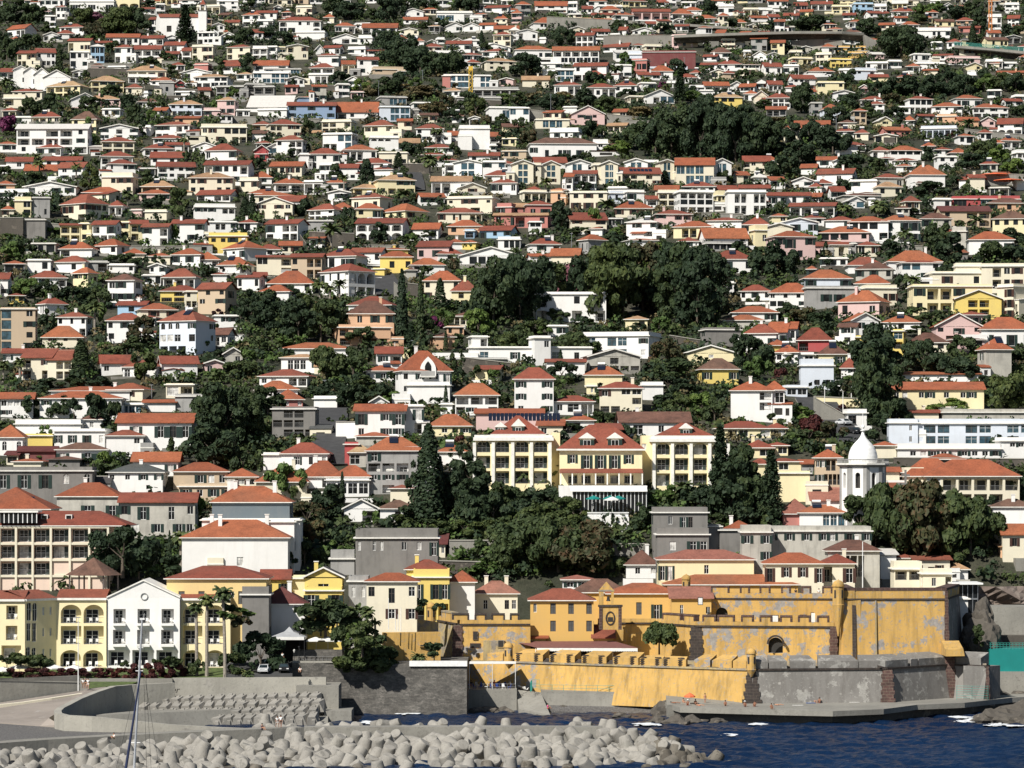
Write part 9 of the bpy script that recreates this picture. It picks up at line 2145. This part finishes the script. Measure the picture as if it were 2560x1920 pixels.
treeparse('''
@A100 215 230 170 D,250 205 200 170 D,355 190 150 140,700 215 200 140,830 200 190 90 i #pink blossoming tree in the wood left of the white church|pink blossoming tree,830 335 200 150 a,1010 320 280 240,1180 300 200 200 D,1130 170 220 110 D
250 430 210 130 D,60 520 170 190 D,20 410 100 140 D,1600 410 200 390 n #tall bare-tiered Norfolk pine before the white church|church Norfolk pine,1830 350 110 130 p,510 605 66 240 c #dark cypress among the white houses at upper left|upper left cypress,420 290 130 100,970 450 130 100,1300 585 150 90,1450 555 130 110,2130 640 130 180 D,1900 620 100 110
730 700 90 90,60 800 140 110 p,280 860 90 90 p,260 1000 190 150,430 975 170 170 D,770 960 190 130,890 940 90 120 D,1100 950 160 130 D,1160 1080 180 170 D,1300 930 60 80,1405 950 130 100,1250 790 110 110 p,960 840 170 110,1500 690 100 130
1320 1060 120 110 y,740 1250 130 230 y,70 1165 170 160 P #purple bougainvillea mass at the left edge of the upper slope,1230 1190 80 140 D,340 1540 120 150 p,270 1610 210 130,660 1570 100 160 p,770 1650 160 230,1260 1600 150 130,1600 1470 90 160,40 1540 130 100,320 1430 110 90 p,1750 1660 120 100 p
2185 1500 70 160,2120 380 170 130 D,1970 380 110 80,2160 60 120 90,1410 800 50 80 c,1740 880 80 60,500 110 90 60,150 60 140 60,1290 60 130 60 D,2040 850 160 100 y,1880 950 140 120 y,620 1320 90 110,1300 1500 90 90,1590 1330 80 150 p,560 520 60 60
@B80 330 170 90 D,230 380 180 110 D,420 240 190 90 D,680 110 180 130 D,800 170 260 150 D,1000 190 150 110,1120 200 200 230 D,1240 160 120 170 D,1310 80 160 110,1420 90 130 140 D,1520 110 110 110 D,1780 90 130 110 D,1870 100 130 160 D
1080 400 150 130 D,1180 440 170 160 D,1300 600 300 260 D,1180 560 240 200 D,1420 640 260 240 D,1560 660 240 200 D,1720 640 180 190 D,1640 600 150 130 D #dark wood of evergreen trees crossing the upper slope|dark hillside wood,1950 400 60 140 c,1600 230 120 70,2000 480 120 110,1980 600 60 80 c,1240 730 120 110 D,730 740 140 120 D
460 730 110 120,320 780 60 110 c,900 820 170 130 y,1000 820 200 150 d,1150 820 220 150 D,1370 760 120 90 y,1430 830 250 160 d #broad patch of dry reeds on the open slope left of the cube houses|dry reed slope,1300 860 160 130 d,1560 800 120 110,1650 920 110 110 a,1480 960 180 120 d,1570 1000 190 120 a,1830 940 170 150 D,1900 1000 190 150
1700 1060 120 120 D,1790 1050 90 90,2130 1100 130 110,1960 1130 140 130 a,450 1170 90 180,430 1310 80 110,210 1010 90 70,300 1360 90 110 D,1560 1240 110 130 p #palm in front of the white villa on the middle slope,1350 1250 120 110 D,1330 1340 150 110 D,1140 1400 90 100,1100 1500 80 70 D
690 1590 140 170 D,960 1600 140 220 D,30 1470 140 100 D,760 1660 100 150 p,1180 1650 90 90 p,1500 1540 200 200 f #bushy palm left of the bay-fronted terrace|bushy palm,1640 1470 100 130,1290 1560 120 120,620 1670 140 80,1380 1440 90 120,1720 1350 110 110,1230 1450 100 140 c,2140 1250 140 110 D,890 900 100 80,1260 780 100 100 d
900 370 100 60,640 270 90 70,1460 250 120 60,2120 900 140 90 y,1720 780 60 60 a,40 900 60 60
@C430 390 160 150 D #round dark tree standing alone below the motorway retaining wall|lone round dark tree,120 660 250 200 D,330 720 120 110,700 720 130 100 D,1000 400 90 60,900 260 90 90,1300 300 120 100 D,310 90 120 80,620 80 70 110 D,1600 220 140 80,1850 230 150 100 D,1700 120 130 130 D,1480 90 60 60
990 630 130 170 y,980 620 60 180 c,900 690 120 110 p,820 720 90 90,1420 650 160 140 D,1150 620 60 90 D,1300 780 100 70 P,1450 900 130 330 n #dark tiered pine above the great wood right of centre|dark tiered pine,1160 780 130 110 f,1690 630 100 60,1990 690 110 90,2110 720 130 110,170 900 250 160 d #dry straw-coloured slope patch below the cream bungalow,60 930 150 130
330 950 220 130 D,450 850 180 100 d,660 950 260 170 D,800 970 200 140,640 840 80 110,1080 1000 260 140 d,1000 860 120 90 D,930 970 110 100,60 1180 130 160,150 1280 160 150 a,660 1180 160 130 D,760 1200 120 120,900 1340 230 120 y,870 1260 130 90,420 1390 200 60 D,560 1400 130 60 D
1100 1290 280 230 D,1240 1350 260 300 D,1380 1360 270 360 D,1330 1200 240 240 D,1500 1340 280 400 D #immense dark evergreen wood on the middle slope right of centre|great dark wood,1630 1380 280 480 D,1500 1180 200 240 D,1690 1080 230 260 D,1790 1390 270 480 D,1930 1400 270 450 D,2060 1390 260 400 D,2180 1380 240 380 D,1860 1100 200 180 D,2010 1080 190 170 D
1320 1600 110 130 c,290 1659 110 110 p,620 1659 150 90 D,970 1620 110 70,1840 1600 130 120,1980 1490 100 110,2170 940 160 80,2150 880 120 50,1530 800 90 60 D,1560 870 200 90 y,1740 1010 140 80
@D380 270 330 130 D #dark tree clump growing above the motorway viaduct|viaduct tree clump,60 250 160 80 D,860 310 200 150 D,1150 500 330 270 D,1060 430 200 180 a #big reddish-topped dark tree at the right end of the viaduct|big reddish tree,1270 480 180 180 D,1000 400 140 100,280 470 60 60 D,150 450 130 90 D,800 400 80 60
1600 380 70 140 c,1770 400 90 200 c,1855 400 60 150 c #pair of black cypresses before the pale yellow farmhouse|cypress pair,1330 150 160 110 y,1450 110 150 100 y,1600 160 200 110 D,1780 150 150 180 D,1830 260 130 180 D,2090 300 130 90 D,2180 310 120 130,1300 210 160 90,990 190 90 60,2000 100 90 60,1440 400 150 60,1500 370 110 60
700 760 110 160 D #single dark round tree between the upper red roofs at right,850 790 150 100 y,950 850 200 140 D,1100 830 220 150 D,1260 850 260 170 D,1420 830 230 170 D,1560 800 230 180 D,1700 820 220 170 D,1860 790 220 150 y,2000 780 200 150,2140 790 200 150 D #long belt of dark trees between two house rows at the right|dark tree belt
1100 920 170 110 a,1200 720 130 70 D,1500 640 80 80,1870 680 90 90 D,280 980 180 250 D,280 860 130 140 D,520 910 80 100,700 950 190 140 D,610 1080 200 160 D,830 1010 140 120,1100 1020 150 100 D,930 1060 120 80,1730 1010 90 90,1330 1100 110 80,2180 1000 180 90
70 1080 150 120 d,60 1200 240 140 D,230 1230 200 160 D,430 1220 180 170 D,80 1360 260 170 D,300 1400 240 180 D,560 1330 240 220 D,440 1280 180 160 D,140 1540 270 190 D #cluster of dark trees left of the long white hall|dark cluster by the long hall,750 1500 320 160 D,950 1500 150 130,1730 1170 120 130 p,1380 1400 130 130 D
1750 1460 240 130 D,1830 1370 240 150,1980 1400 180 140 y,2120 1500 200 130 y,2010 1480 150 100 y,1580 1560 110 110,1640 1640 160 110 D,1400 1690 280 120 D,1760 1640 90 80,660 1640 120 90 D,130 1659 110 110 p,1930 1330 130 130,2060 1380 90 90,1600 1210 150 70 m
@E110 600 230 160 y,200 580 170 160 D,420 380 200 90 y,560 480 130 60 D,1330 140 170 110 D,1100 120 130 130 f,1560 230 170 260 r,2120 240 130 200 c,2180 240 90 230 c #two dark cypresses beside the long white lettered building|twin cypresses,870 240 90 60,1080 430 80 80 p,1490 470 110 180 y,1000 640 180 100,1150 640 200 110
1370 630 120 80,2100 730 130 110 p,1800 730 90 90,2120 400 90 60,230 900 260 150 y #light green tree mass below the low white annex|light green mass,380 910 150 130 D,620 980 250 150 D,760 960 150 130 D,860 1010 180 180,460 920 100 160,820 1240 160 300 p,880 1200 120 230 y,420 1210 140 190 D,980 950 120 60
1230 1350 210 270 a #reddish green tree between two white villas at lower left|reddish green tree,1100 1400 240 140,900 1390 130 90 y,1000 1400 120 70,700 1620 210 350 c #broad black cypress in front of the orange pyramid house|broad black cypress,30 1640 130 180 f,170 1650 150 230 f #shaggy fan palm by the stepped red-roofed apartments,430 1700 220 90 D,620 1710 240 100 D,850 1690 190 90 D
1240 1640 220 240,1200 1560 130 150,1740 1380 150 90 y,1560 1400 60 60,1900 1480 130 110 D,2030 1600 300 140,1860 1640 170 110 y,2180 1620 150 120,2150 1500 130 130 y,1620 1650 140 90 y,1420 1640 100 60,2160 1190 160 340 D,2080 1180 110 260 D,1880 1070 90 60 m,1990 1040 90 60 D,2170 1340 130 120
300 640 60 60,1880 1240 110 90,60 420 110 60 y,330 730 50 40,700 980 120 90
@F100 1240 270 350 D,80 1010 220 160 D,370 1290 300 370 D,560 1300 260 360 r #large dark garden trees left of the peach house|peach house garden trees,690 1260 200 310 D,480 1080 180 180,640 980 120 180 p,550 960 150 190 p,720 960 130 200 p #banana-like palm tops before the arched-side villa|banana-like palm tops,420 990 200 110,250 1330 220 60 y,60 1390 200 120,150 1440 160 80 y
40 470 110 190 f,650 520 190 240 p #large feathery palm on the stone terrace|terrace palm,1060 455 150 190 D #round dark tree in front of the four-arch villa,1230 460 150 80,1340 450 140 90 y,1460 400 170 70,900 460 170 60,800 270 120 130 D,400 210 150 140 D,170 240 60 80 p,1270 90 150 80 p,1370 90 110 70
1260 1310 130 650 c #tallest slim cypress on the middle slope|tallest slim cypress,
1420 1350 100 600 c,1590 1060 130 320 c,1340 1330 110 200 c,1640 1370 50 170 c,1540 1170 130 90 P #purple bougainvillea between cypresses and the pillared villa|bougainvillea by the cypresses,1480 1340 170 260,1610 1170 190 150 y,1730 1060 100 70 p,900 1340 210 170,1920 1240 270 220 y,2010 1010 60 50
1950 1060 260 260 D,1900 1150 180 200 D,2050 1150 320 560 D #huge dark tree left end of the great grove|great grove,2190 1080 300 520 D,2160 1430 250 210 r,1740 1360 130 130,1430 1400 150 80,1230 1420 150 80,1000 1350 90 60 D,640 1640 330 300 r,840 1640 290 290 r #bushy trees in front of the chalet with pointed dormer|trees before the chalet,1100 1480 130 80
1060 1600 180 90 y,940 1700 200 110,1200 1680 150 130 D,540 1560 90 110 p,1740 1560 130 190,1960 1640 150 130,2060 1650 120 110 y,2120 1620 80 100,420 1620 90 60,1700 690 130 110 a,1460 740 130 100,740 1720 160 80,1280 1400 110 70,300 940 160 130 D
@G70 1130 330 570 D,240 1080 300 500 D,350 1060 220 420 r,500 960 230 340 i,430 1020 180 300 D,330 960 70 250 f #withered palm with a brown skirt in the great grove|withered palm,640 1060 300 480 D,800 1130 420 660 r,960 1110 420 640 r,1130 1060 380 600 a,1300 1080 300 620 D,1250 960 260 500 y,1430 1190 360 720 D,1600 1210 330 720 D,1730 1090 260 560 D,1800 960 150 380 D
180 1230 200 120,60 1240 150 80,400 1130 170 120,620 1180 200 80,300 1240 160 90 y,1290 1230 180 150 y,880 1110 130 150 y,850 1210 200 70,1100 1200 180 70 D,100 1430 260 220 r,560 1440 390 220 r #broad dark tree in front of the long white modern villa|broad tree by the modern villa,420 1540 60 180 c #thin cypress before the white shed,1340 1520 300 240 a,1400 1640 280 200 D
1220 1640 160 130,430 1640 200 170 D,1540 1640 140 90,30 1560 100 170 d,2060 1540 330 280 D,1960 1420 130 240 D,2130 1620 220 190 y,1840 1560 110 80,705 330 110 190 y #bright green conical tree in the house rows above the great grove|bright conical tree,430 330 180 250 D #dark round-headed twin trees right of the pinkish red house|dark twin trees
820 210 160 120 p,650 370 120 60,900 400 170 90 y,960 390 110 90 a,1330 480 130 80,900 440 160 70 D,540 370 170 60,1960 540 170 110 D,2100 600 130 120,2160 720 230 200 D,1940 750 130 90 D,2050 740 150 60 y,1960 930 130 110,2080 960 90 60,1500 110 60 50,2190 200 60 60,1780 120 70 60
1740 1160 110 130 y,2080 1200 90 60,470 380 60 60,1680 480 60 60,1660 640 80 70
@H80 700 260 260 D #round dark tree mass at left of the mauve-pink house|dark mass by mauve house,240 690 120 120 y,410 640 90 90,560 650 150 90 D,500 560 70 140 c #small dark pointed tree by the pink stair,650 220 150 100 p,950 220 200 130 f,1020 200 130 120 D,1320 190 200 50,1430 560 180 280 D,1560 640 230 280 D,1500 480 170 200,1800 330 130 110 p
1920 610 260 180 r #round green tree in front of the white house with doubled roofs|round green tree,2130 470 240 150 D,2120 610 220 140 D,1560 760 180 130 D,1250 880 170 150 p #spreading palm beside the pale yellow apartments|spreading palm,1160 850 130 130 D,1050 560 130 130 D,1180 440 150 100 p,1100 400 120 80 p,1040 470 90 90,980 560 80 60
150 1120 180 160 D,300 1160 250 150 a,450 1180 250 140 D,660 1060 180 110 D,520 1260 130 130 D,870 1220 150 190 f #fan palm before the white gabled dormer house|dormer fan palm,930 1640 400 480 D #very tall dark tree rising among houses at the right|very tall dark tree,850 1500 200 250 D,960 1400 250 200 D,1050 1560 110 200 y,630 1420 150 130 p
1350 1560 310 270 D,1260 1440 180 150 D,1500 1600 240 200 D,1680 1440 230 200 r #rounded bushy tree before the pink carved gable house|bushy tree by carved gable,1680 1640 290 200 D,1800 1450 110 120 y,2120 1560 240 190 D #broad flat-topped tree at the right edge,2180 1420 120 110,1400 1180 220 150,1300 1250 200 90,1240 1080 230 90,1480 1080 90 60,2030 1120 90 60
80 800 170 70 y,50 690 90 60 m,200 1650 100 130 p,100 1650 130 120 m,690 1700 180 110 y,160 1480 90 90,1880 1700 240 110 D,2080 1680 200 80,1160 1659 90 60,2000 60 80 60,1380 60 150 40 D,560 60 90 40,1700 560 60 40,640 650 60 50
@I100 690 -1 -1
'''.replace('@I100 690 -1 -1','''@I270 290 180 180 D,510 290 170 180 D,640 330 140 200 D,830 390 280 290 D #dense trees behind the small tower house|trees behind tower house,960 350 170 180 D,330 530 70 100 y,400 510 100 150 y,30 390 150 60,1000 640 -1 -1
1850 700 430 340 D,1700 680 250 230 D,1950 560 420 540 D,2110 480 330 430 r #large spreading dark tree left of the empty concrete shell|large spreading tree,1800 420 330 360 D,2150 300 220 260 r,1520 660 110 190,2100 740 180 150 D,920 760 200 170 y #small leafy tree with pale gaps before the white houses,1050 700 130 110 y,740 700 120 60 D,860 800 150 110,1350 740 90 90
1700 1250 180 280 y,1650 1190 110 160,1640 1250 110 70,1430 810 60 60,1060 1640 510 390 D D=646#broad dark tree right of the pink-shaded hotel balconies|broad tree by the hotel balconies,1200 1650 250 280 D D=648,650 1620 230 140 y,1465 1600 50 340 c #thin tall cypress left of the plain white building,1560 1590 220 330 f,1480 1640 190 160 D,1360 1640 170 300 y,160 1650 150 60 D,300 1660 100 60 a
560 1690 150 110 p,330 680 110 60 y
@J100 340 250 300 D,20 300 190 280 D,420 520 250 120 k #bright banana-like palms before the concrete shell|banana palms by the shell,260 980 310 280 y #light leafy tree before the orange-roofed villa|light leafy tree,350 990 140 160,600 1180 240 300 D,650 1080 160 200 D,745 1080 60 330 c #thin dark cypress beside the sunroom house,440 1260 340 230 a,480 1450 300 260 a #dark tree tinged with orange-red seed pods right of the white building|orange-tinged dark tree
420 1560 250 200 D,560 1330 150 200 D,740 1240 190 80,900 1240 150 60,700 1530 220 170 y,1000 1220 120 120 y,300 1640 110 180 D,1490 1210 300 880 c #massive dark cypress tree in the hotel garden|massive garden cypress,1360 1100 150 420 D,1380 1200 220 170 D,1590 1180 120 560 c,1700 1120 220 360 f,1640 1150 180 380 D #palm among dark garden trees beside the massive cypress,1750 1150 250 420 D,1880 1200 260 480 D
1840 950 260 350 D,1740 680 160 140 D,1900 1210 300 300 D,2050 1230 320 280 D,2100 1100 240 240,1480 1300 300 130 D,1620 1330 250 140,1800 1330 260 150,2000 1340 300 160,2160 1330 280 170,1280 1260 200 130,1180 1230 160 100,1380 1160 170 120,1100 1240 120 60
740 200 220 200 D,900 190 230 180 D,1060 190 230 180 D,560 120 180 130 D,1230 190 160 120 y,800 130 160 120,1540 260 200 80 y,1640 200 50 190 c,1460 240 60 60,2140 200 130 170,760 330 60 60,1720 260 60 60,1750 560 110 110 m,640 350 60 60,2130 1000 110 90 P #purple-red bougainvillea in the hotel garden|garden bougainvillea
1560 1340 60 40,2160 1420 120 100,1760 1530 200 40 y,1900 1640 180 100 y,30 700 80 70,40 560 60 60,640 700 60 60
@K320 260 200 150 D,490 450 180 110 D #bushy tree beside the hotel main roof on its left,1010 460 150 100 D,560 230 160 120,720 330 220 90 b,850 320 200 70 b,1330 190 230 100 D,1450 250 260 170 r,1350 60 260 120 D,1500 130 220 130 D,1640 280 250 200 y,1750 330 200 200 r #leafy garden trees right of the cream awning villa|awning villa trees,1560 360 90 130,1880 360 110 60
400 900 200 190 p,270 900 180 170 p #palm tops left of the hotel terrace|hotel palms,110 950 200 190 p,50 1060 260 160 D,170 1060 230 130 D,100 1010 80 60 m,120 1120 110 60 P,470 1030 190 150 f,350 1080 260 180 D,60 1180 270 170 D,400 1200 380 220 r,560 1230 300 200 r,250 1260 350 200 r,100 1320 330 210 r,700 1290 220 160 D
-80 1500 420 300 r,180 1600 520 420 r #huge grey-green spreading tree above the fort roofs|huge spreading tree,400 1620 520 460 r,620 1620 480 420 a,800 1640 330 300 r,20 1620 430 330 r,300 1480 420 300 r,520 1450 360 250 r,940 1340 260 200 k,1060 1360 230 180 k #banana clumps below the hotel terrace|banana clumps,850 1290 200 170 k,1120 1270 200 180 D,1080 1130 190 160 D,900 1400 250 90 D
1320 1050 260 170 y,1480 1050 230 190 f,1600 1060 230 180 D,1400 1070 180 130 k,1800 1200 250 900 n #tall tiered pine on the right of the hotel|tall hotel pine,1700 1150 220 260 D,1880 1230 300 560 D,2020 1200 290 650 D #dense dark trees between the tiered pines|dense trees by the pines,1960 1080 220 500 D,2110 1180 240 400 D,1750 1230 200 110 b,1900 1250 200 80 y,2190 1250 200 180 D
960 1330 100 60,640 1130 110 90
@L30 1220 240 690 n #dense conical pine left of the church tower|conical pine,620 130 180 160 D,700 180 110 210 a,950 330 400 600 D #tall dark tree mass between the steep road and the yellow institution|dark trees by the steep road,850 130 160 300 D,1080 330 270 210 D,960 490 220 230 D,1530 265 330 140 y,2030 260 400 340 r #willowy tree right of the yellow institution|willowy tree,290 330 170 130 y,430 450 280 170 m,560 480 200 150 a,350 530 300 130,180 600 190 120 D,640 270 130 90 m
450 560 220 80,60 380 130 120,1540 590 -1 -1,800 1360 260 380 r,1100 1480 520 600 r,1300 1500 560 640 a #enormous round dark tree right of the church tower|enormous round tree,1500 1500 520 540 r,1750 1480 460 480 r,1900 1430 300 340 r,1000 1250 330 330 r,930 1400 240 240 D,1650 1560 220 200 r,1350 1250 380 300 r,1100 1180 300 260 r,1650 1200 -1 -1
2120 1000 230 190 D #leafy tree at the right edge before the skylit apartments,1850 1060 160 90 D,420 600 150 60,1450 620 60 50
@M1695 850 180 720 f D=594.5 #left of three tall fan palms before the yellow hotel,1790 840 190 790 f D=593.5 #middle of three tall fan palms before the yellow hotel|middle tall palm,1925 840 240 860 f D=592.5 #right leaning palm of the three before the yellow hotel
250 760 200 90 b D=594,350 780 150 70 b D=594,180 750 90 80 m D=594,60 750 120 60 b D=594,1480 780 190 80 b D=594,1340 790 70 70 b D=594,1650 840 130 110 b D=594,1730 830 90 80 D=594,1980 830 190 160 b D=594,2060 800 130 130 b D=594,2130 860 160 130 k D=594,1080 780 70 50 b D=594,2040 380 170 100 y D=594,2080 450 170 100 a D=594,1980 300 90 60 b D=594,30 870 120 50 b D=594,2180 830 90 240 D D=594
@N40 830 330 330 D D=597 #rounded dark tree by the parked cars|tree by the parked cars,150 760 110 200 D D=597,600 500 400 290 D D=606,700 480 330 260 D D=605 #dark leafy tree behind the white cafe parasols|tree behind cafe parasols,880 480 200 230 p D=607,960 520 180 260 f D=605,720 590 120 150 u D=600,560 480 260 220 D D=607,1030 480 110 100 p D=607
920 660 330 260 r D=597,830 560 160 140 y D=600,1020 600 200 130 r D=606,950 820 470 220 b D=601.5 #wide dark bush overhanging the stone harbour wall|wide bush on the harbour wall,800 780 300 160 b D=601.3,1080 780 250 160 b D=601.5,1400 710 140 80 k D=604,1540 710 160 130 D D=606 #glossy green shrub against the yellow fort wall|glossy shrub
860 820 180 90 b D=601.3,1430 320 130 120 D D=616,1590 300 110 60 D D=616
'''))
# ---- houses: the largest as things, the far small rest as one mass
def area(h):return (h['u1']-h['u0'])*(min(h['vb'],1700)-h['vr'])
HOUSES=[h for h in HOUSES if h['u1']>-5 and h['u0']<2565 and h['vb']>0]
order=sorted(HOUSES,key=lambda h:-area(h)*(4 if h['lab']else 1))
keep=set(id(h)for h in order if h['opts'].get('n','house')!='house')|set([id(h)for h in order if h['opts'].get('n','house')=='house'][:298]);sink=MB()
occ=np.zeros((480,640),bool)
def mark(u0,u1,v0,v1):occ[max(0,int(v0//4)):max(0,int(v1//4)+1),max(0,int(u0//4)):max(0,int(u1//4)+1)]=True
for h in HOUSES:mark(h['u0']-2,h['u1']+2,h['vr'],h['vb']-2)
for t in TREES:
 if t[2]*t[3]>1900 or t[5]:mark(t[0]-t[2]/2.3,t[0]+t[2]/2.3,t[1]-t[3],t[1]-2)
rf=random.Random(77);FILL=[]
for k in range(26000):
 if len(FILL)>1350:break
 u,v=rf.uniform(-10,2570),rf.uniform(-6,860)if rf.random()<.93 else rf.uniform(860,1120);D=ground(u,v);s=F/D;w=rf.uniform(5,9.5)*s;n=rf.choice((1,1,2));hh=rf.uniform(2.6,3.2)*n*s;r=rf.choice((.9,1.3,1.7))*s
 X_=(u-1280)/F*D
 if any(math.hypot(X_-ax-t*(bx-ax),D-ay-t*(by-ay))<r+6.5 for ax,ay,bx,by,r in ROADS for t in (max(0,min(1,((X_-ax)*(bx-ax)+(D-ay)*(by-ay))/((bx-ax)**2+(by-ay)**2))),)):continue
 a=occ[max(0,int((v-hh-r)//4)):int(v//4)+1,max(0,int((u-w/2)//4)):int((u+w/2)//4)+1]
 if a.size==0 or a.mean()>.33:continue
 rt_=rf.choice('hhhggfxxm');FILL.append(dict(u0=u-w/2,u1=u+w/2,vr=v-hh-r if rt_!='x' else v-hh-3,ve=v-hh,vb=v,roof=rt_,wall=rf.choice('wwwwwwwcccyptgs'),rc=rf.choice('ooorrbt'),rows='-',opts=dict(k='0'),lab=None));mark(u-w/2,u+w/2,v-hh-r,v-2)
CW={k:v[0]for k,v in WALLC.items()};CRF={k:v[0]for k,v in ROOFC.items()}
for h in HOUSES+FILL:
 if id(h)in keep:
  house(h)
  if h['lab']and 'pointed arch dormer' in h['lab']:arch_gable(h)
  if h['lab']:
   L=h['lab'].split('|');h['root']['label']=L[0].strip()
   if len(L)>1:MARKS.append((L[1].strip(),(h['u0']+h['u1'])/2,(h['ve']+h['vb'])/2))
   h['root']['category']={'house':'house','apartment_building':'apartment building','terraced_house':'house','building_shell':'building','building_site':'building'}[h['opts'].get('n','house')]
  else:
   st={1:'one-storey',2:'two-storey',3:'three-storey',4:'four-storey'}[min(4,h['nr'])]
   rf={'h':'%s hipped roof','g':'%s ridge roof','f':'%s front gable','m':'%s sloping roof','x':'flat roof'}[h['roof']]
   if '%' in rf:rf=rf%CRF[h['rc']]
   big='small ' if area(h)<1500 else ''
   feat=' and balconies' if sum(h['rows'].count(c)for c in 'ab')>1 else ''
   h['root']['category']='house'
   AUTO.append(dict(o=h['root'],u=(h['u0']+h['u1'])/2,v=(h['ve']+h['vb'])/2,d='%s%s %s house, %s%s'%(big,CW[h['wall']],st,rf,feat)))
  h['root']['group']={'apartment_building':'apartment buildings on the hillside','terraced_house':'bay-fronted terrace houses','building_shell':'unfinished buildings','building_site':'buildings under repair'}.get(h['opts'].get('n'),'houses on the hillside')
 else:house(h,sink)
if sink.v:obj('distant_houses',sink,kind='stuff')
print('houses',len(HOUSES),'kept',len(keep))
TREES=[t for t in TREES if t[2]>0]
mass=[];nt_=0
for t in sorted(TREES,key=lambda t:-t[2]*t[3]*(4 if t[5]else 1)):
 if t[4]in 'rDyaiu':nt_+=1
 tree(*t,mass=mass if nt_>298 and t[4]in 'rDyaiu' else None)
def join_meshes(name,L):
 V,M_,mats=[],[],[]
 for me,M in L:
  co=np.empty(len(me.vertices)*3);me.vertices.foreach_get('co',co);A=np.array(M);co=co.reshape(-1,3)@A[:3,:3].T+A[:3,3];V.append(co)
  m=me.materials[0]
  if m not in mats:mats.append(m)
  M_.append(np.full(len(me.polygons),mats.index(m)))
 V=np.concatenate(V);M_=np.concatenate(M_);n=len(V)//4;me=bpy.data.meshes.new(name);me.vertices.add(4*n);me.vertices.foreach_set('co',V.ravel());me.loops.add(4*n);me.polygons.add(n)
 me.loops.foreach_set('vertex_index',np.arange(4*n));me.polygons.foreach_set('loop_start',np.arange(0,4*n,4));me.polygons.foreach_set('loop_total',np.full(n,4))
 for m in mats:me.materials.append(m)
 me.polygons.foreach_set('material_index',M_);me.update();return me
link('distant_trees',join_meshes('distant_trees',mass),kind='stuff')
print('trees',len(TREES))
def undergrowth(n,seed,vmin,vmax,mat,smin,smax,dens=46):
 rs=np.random.RandomState(seed);U=rs.uniform(-30,2590,n);V=vmin+(vmax-vmin)*rs.rand(n);Dg=np.arange(606,2600,4.)
 k=(U-1280)/F;Zr=CH-(V-VH)/F*Dg[:,None];Hh2=H(k*Dg[:,None],Dg[:,None]*np.ones_like(k));hit=Hh2>=Zr;i=np.argmax(hit,0);ok=hit[i,np.arange(n)]
 Dd=Dg[i]+rs.uniform(-2,2,n);X=k*Dd;Y=Dd
 for (cx,cy,c,s,hw,hd)in FOOT:
  dx,dy=X-cx,Y-cy;a=c*dx+s*dy;b_=-s*dx+c*dy;ok&=~((abs(a)<hw+1.8)&(b_<hd+1.5)&(b_>-hd-5.5))
 for (ax,ay,bx,by,r)in ROADS:
  t=np.clip(((X-ax)*(bx-ax)+(Y-ay)*(by-ay))/((bx-ax)**2+(by-ay)**2),0,1);ok&=np.hypot(X-ax-t*(bx-ax),Y-ay-t*(by-ay))>r+1.5
 X,Y=X[ok],Y[ok];m=len(X);R=rs.uniform(smin,smax,m)*(.8+.0004*Y);Z=H(X,Y)
 d=rs.normal(size=(m,dens,3));d/=np.linalg.norm(d,axis=2)[:,:,None];d[:,:,2]=abs(d[:,:,2]);lob=rs.normal(size=(m,4,3))*np.array([.5,.5,.25]);li=rs.randint(0,4,(m,dens))
 C=(d*rs.uniform(.45,.75,(m,dens,1))+np.take_along_axis(lob,li[:,:,None],1))*R[:,None,None]*np.array([1,1,1.]);C[:,:,2]=C[:,:,2]+R[:,None]*.25
 C+=np.stack([X,Y,Z],1)[:,None,:];S=(R*.30)[:,None]*rs.uniform(.6,1.3,(m,dens))
 me=quads_mesh('undergrowth',C.reshape(-1,3),(d+rs.normal(size=d.shape)*.5).reshape(-1,3),S.ravel(),mat,rs);print('undergrowth',mat,m)
 return me
link('undergrowth',undergrowth(6500,3,-45,1480,'leaf',.9,2.3),kind='stuff')
link('dark_scrub',undergrowth(4000,4,-45,1460,'leaf_dark',1.1,2.6),kind='stuff')
link('light_scrub',undergrowth(2600,5,-45,1460,'leaf_light',1.0,2.2),kind='stuff')
link('dry_scrub',undergrowth(2400,6,-45,1300,'leaf_dry',.9,2.0),kind='stuff')
# ---- labels that tell look-alikes apart by what they stand beside
ORD=['','second ','third ','fourth ','fifth ','sixth ','seventh ','eighth ','ninth ','tenth ','eleventh ','twelfth ']
def autolabel():
 groups={}
 for a in AUTO:
  best=None
  for (n,u,v)in MARKS:
   du,dv=a['u']-u,a['v']-v;r=math.hypot(du,dv*1.5)
   if r>5 and (best is None or r<best[0]):
    dr=('right of' if du>0 else 'left of')if abs(du)>abs(dv)*1.2 else ('below' if dv>0 else 'above')
    best=(r,n,dr)
  groups.setdefault((a['d'],best[1],best[2]),[]).append((best[0],id(a),a))
 for (d,n,dr),L in groups.items():
  L.sort(key=lambda t:t[:2])
  for i,(_,_,a)in enumerate(L):
   if len(d.split())+len(n.split())+6>16:d=d.replace(' and balconies','')
   a['o']['label']='%s, %s%s the %s'%(d,ORD[min(i,11)],dr,n)
autolabel()
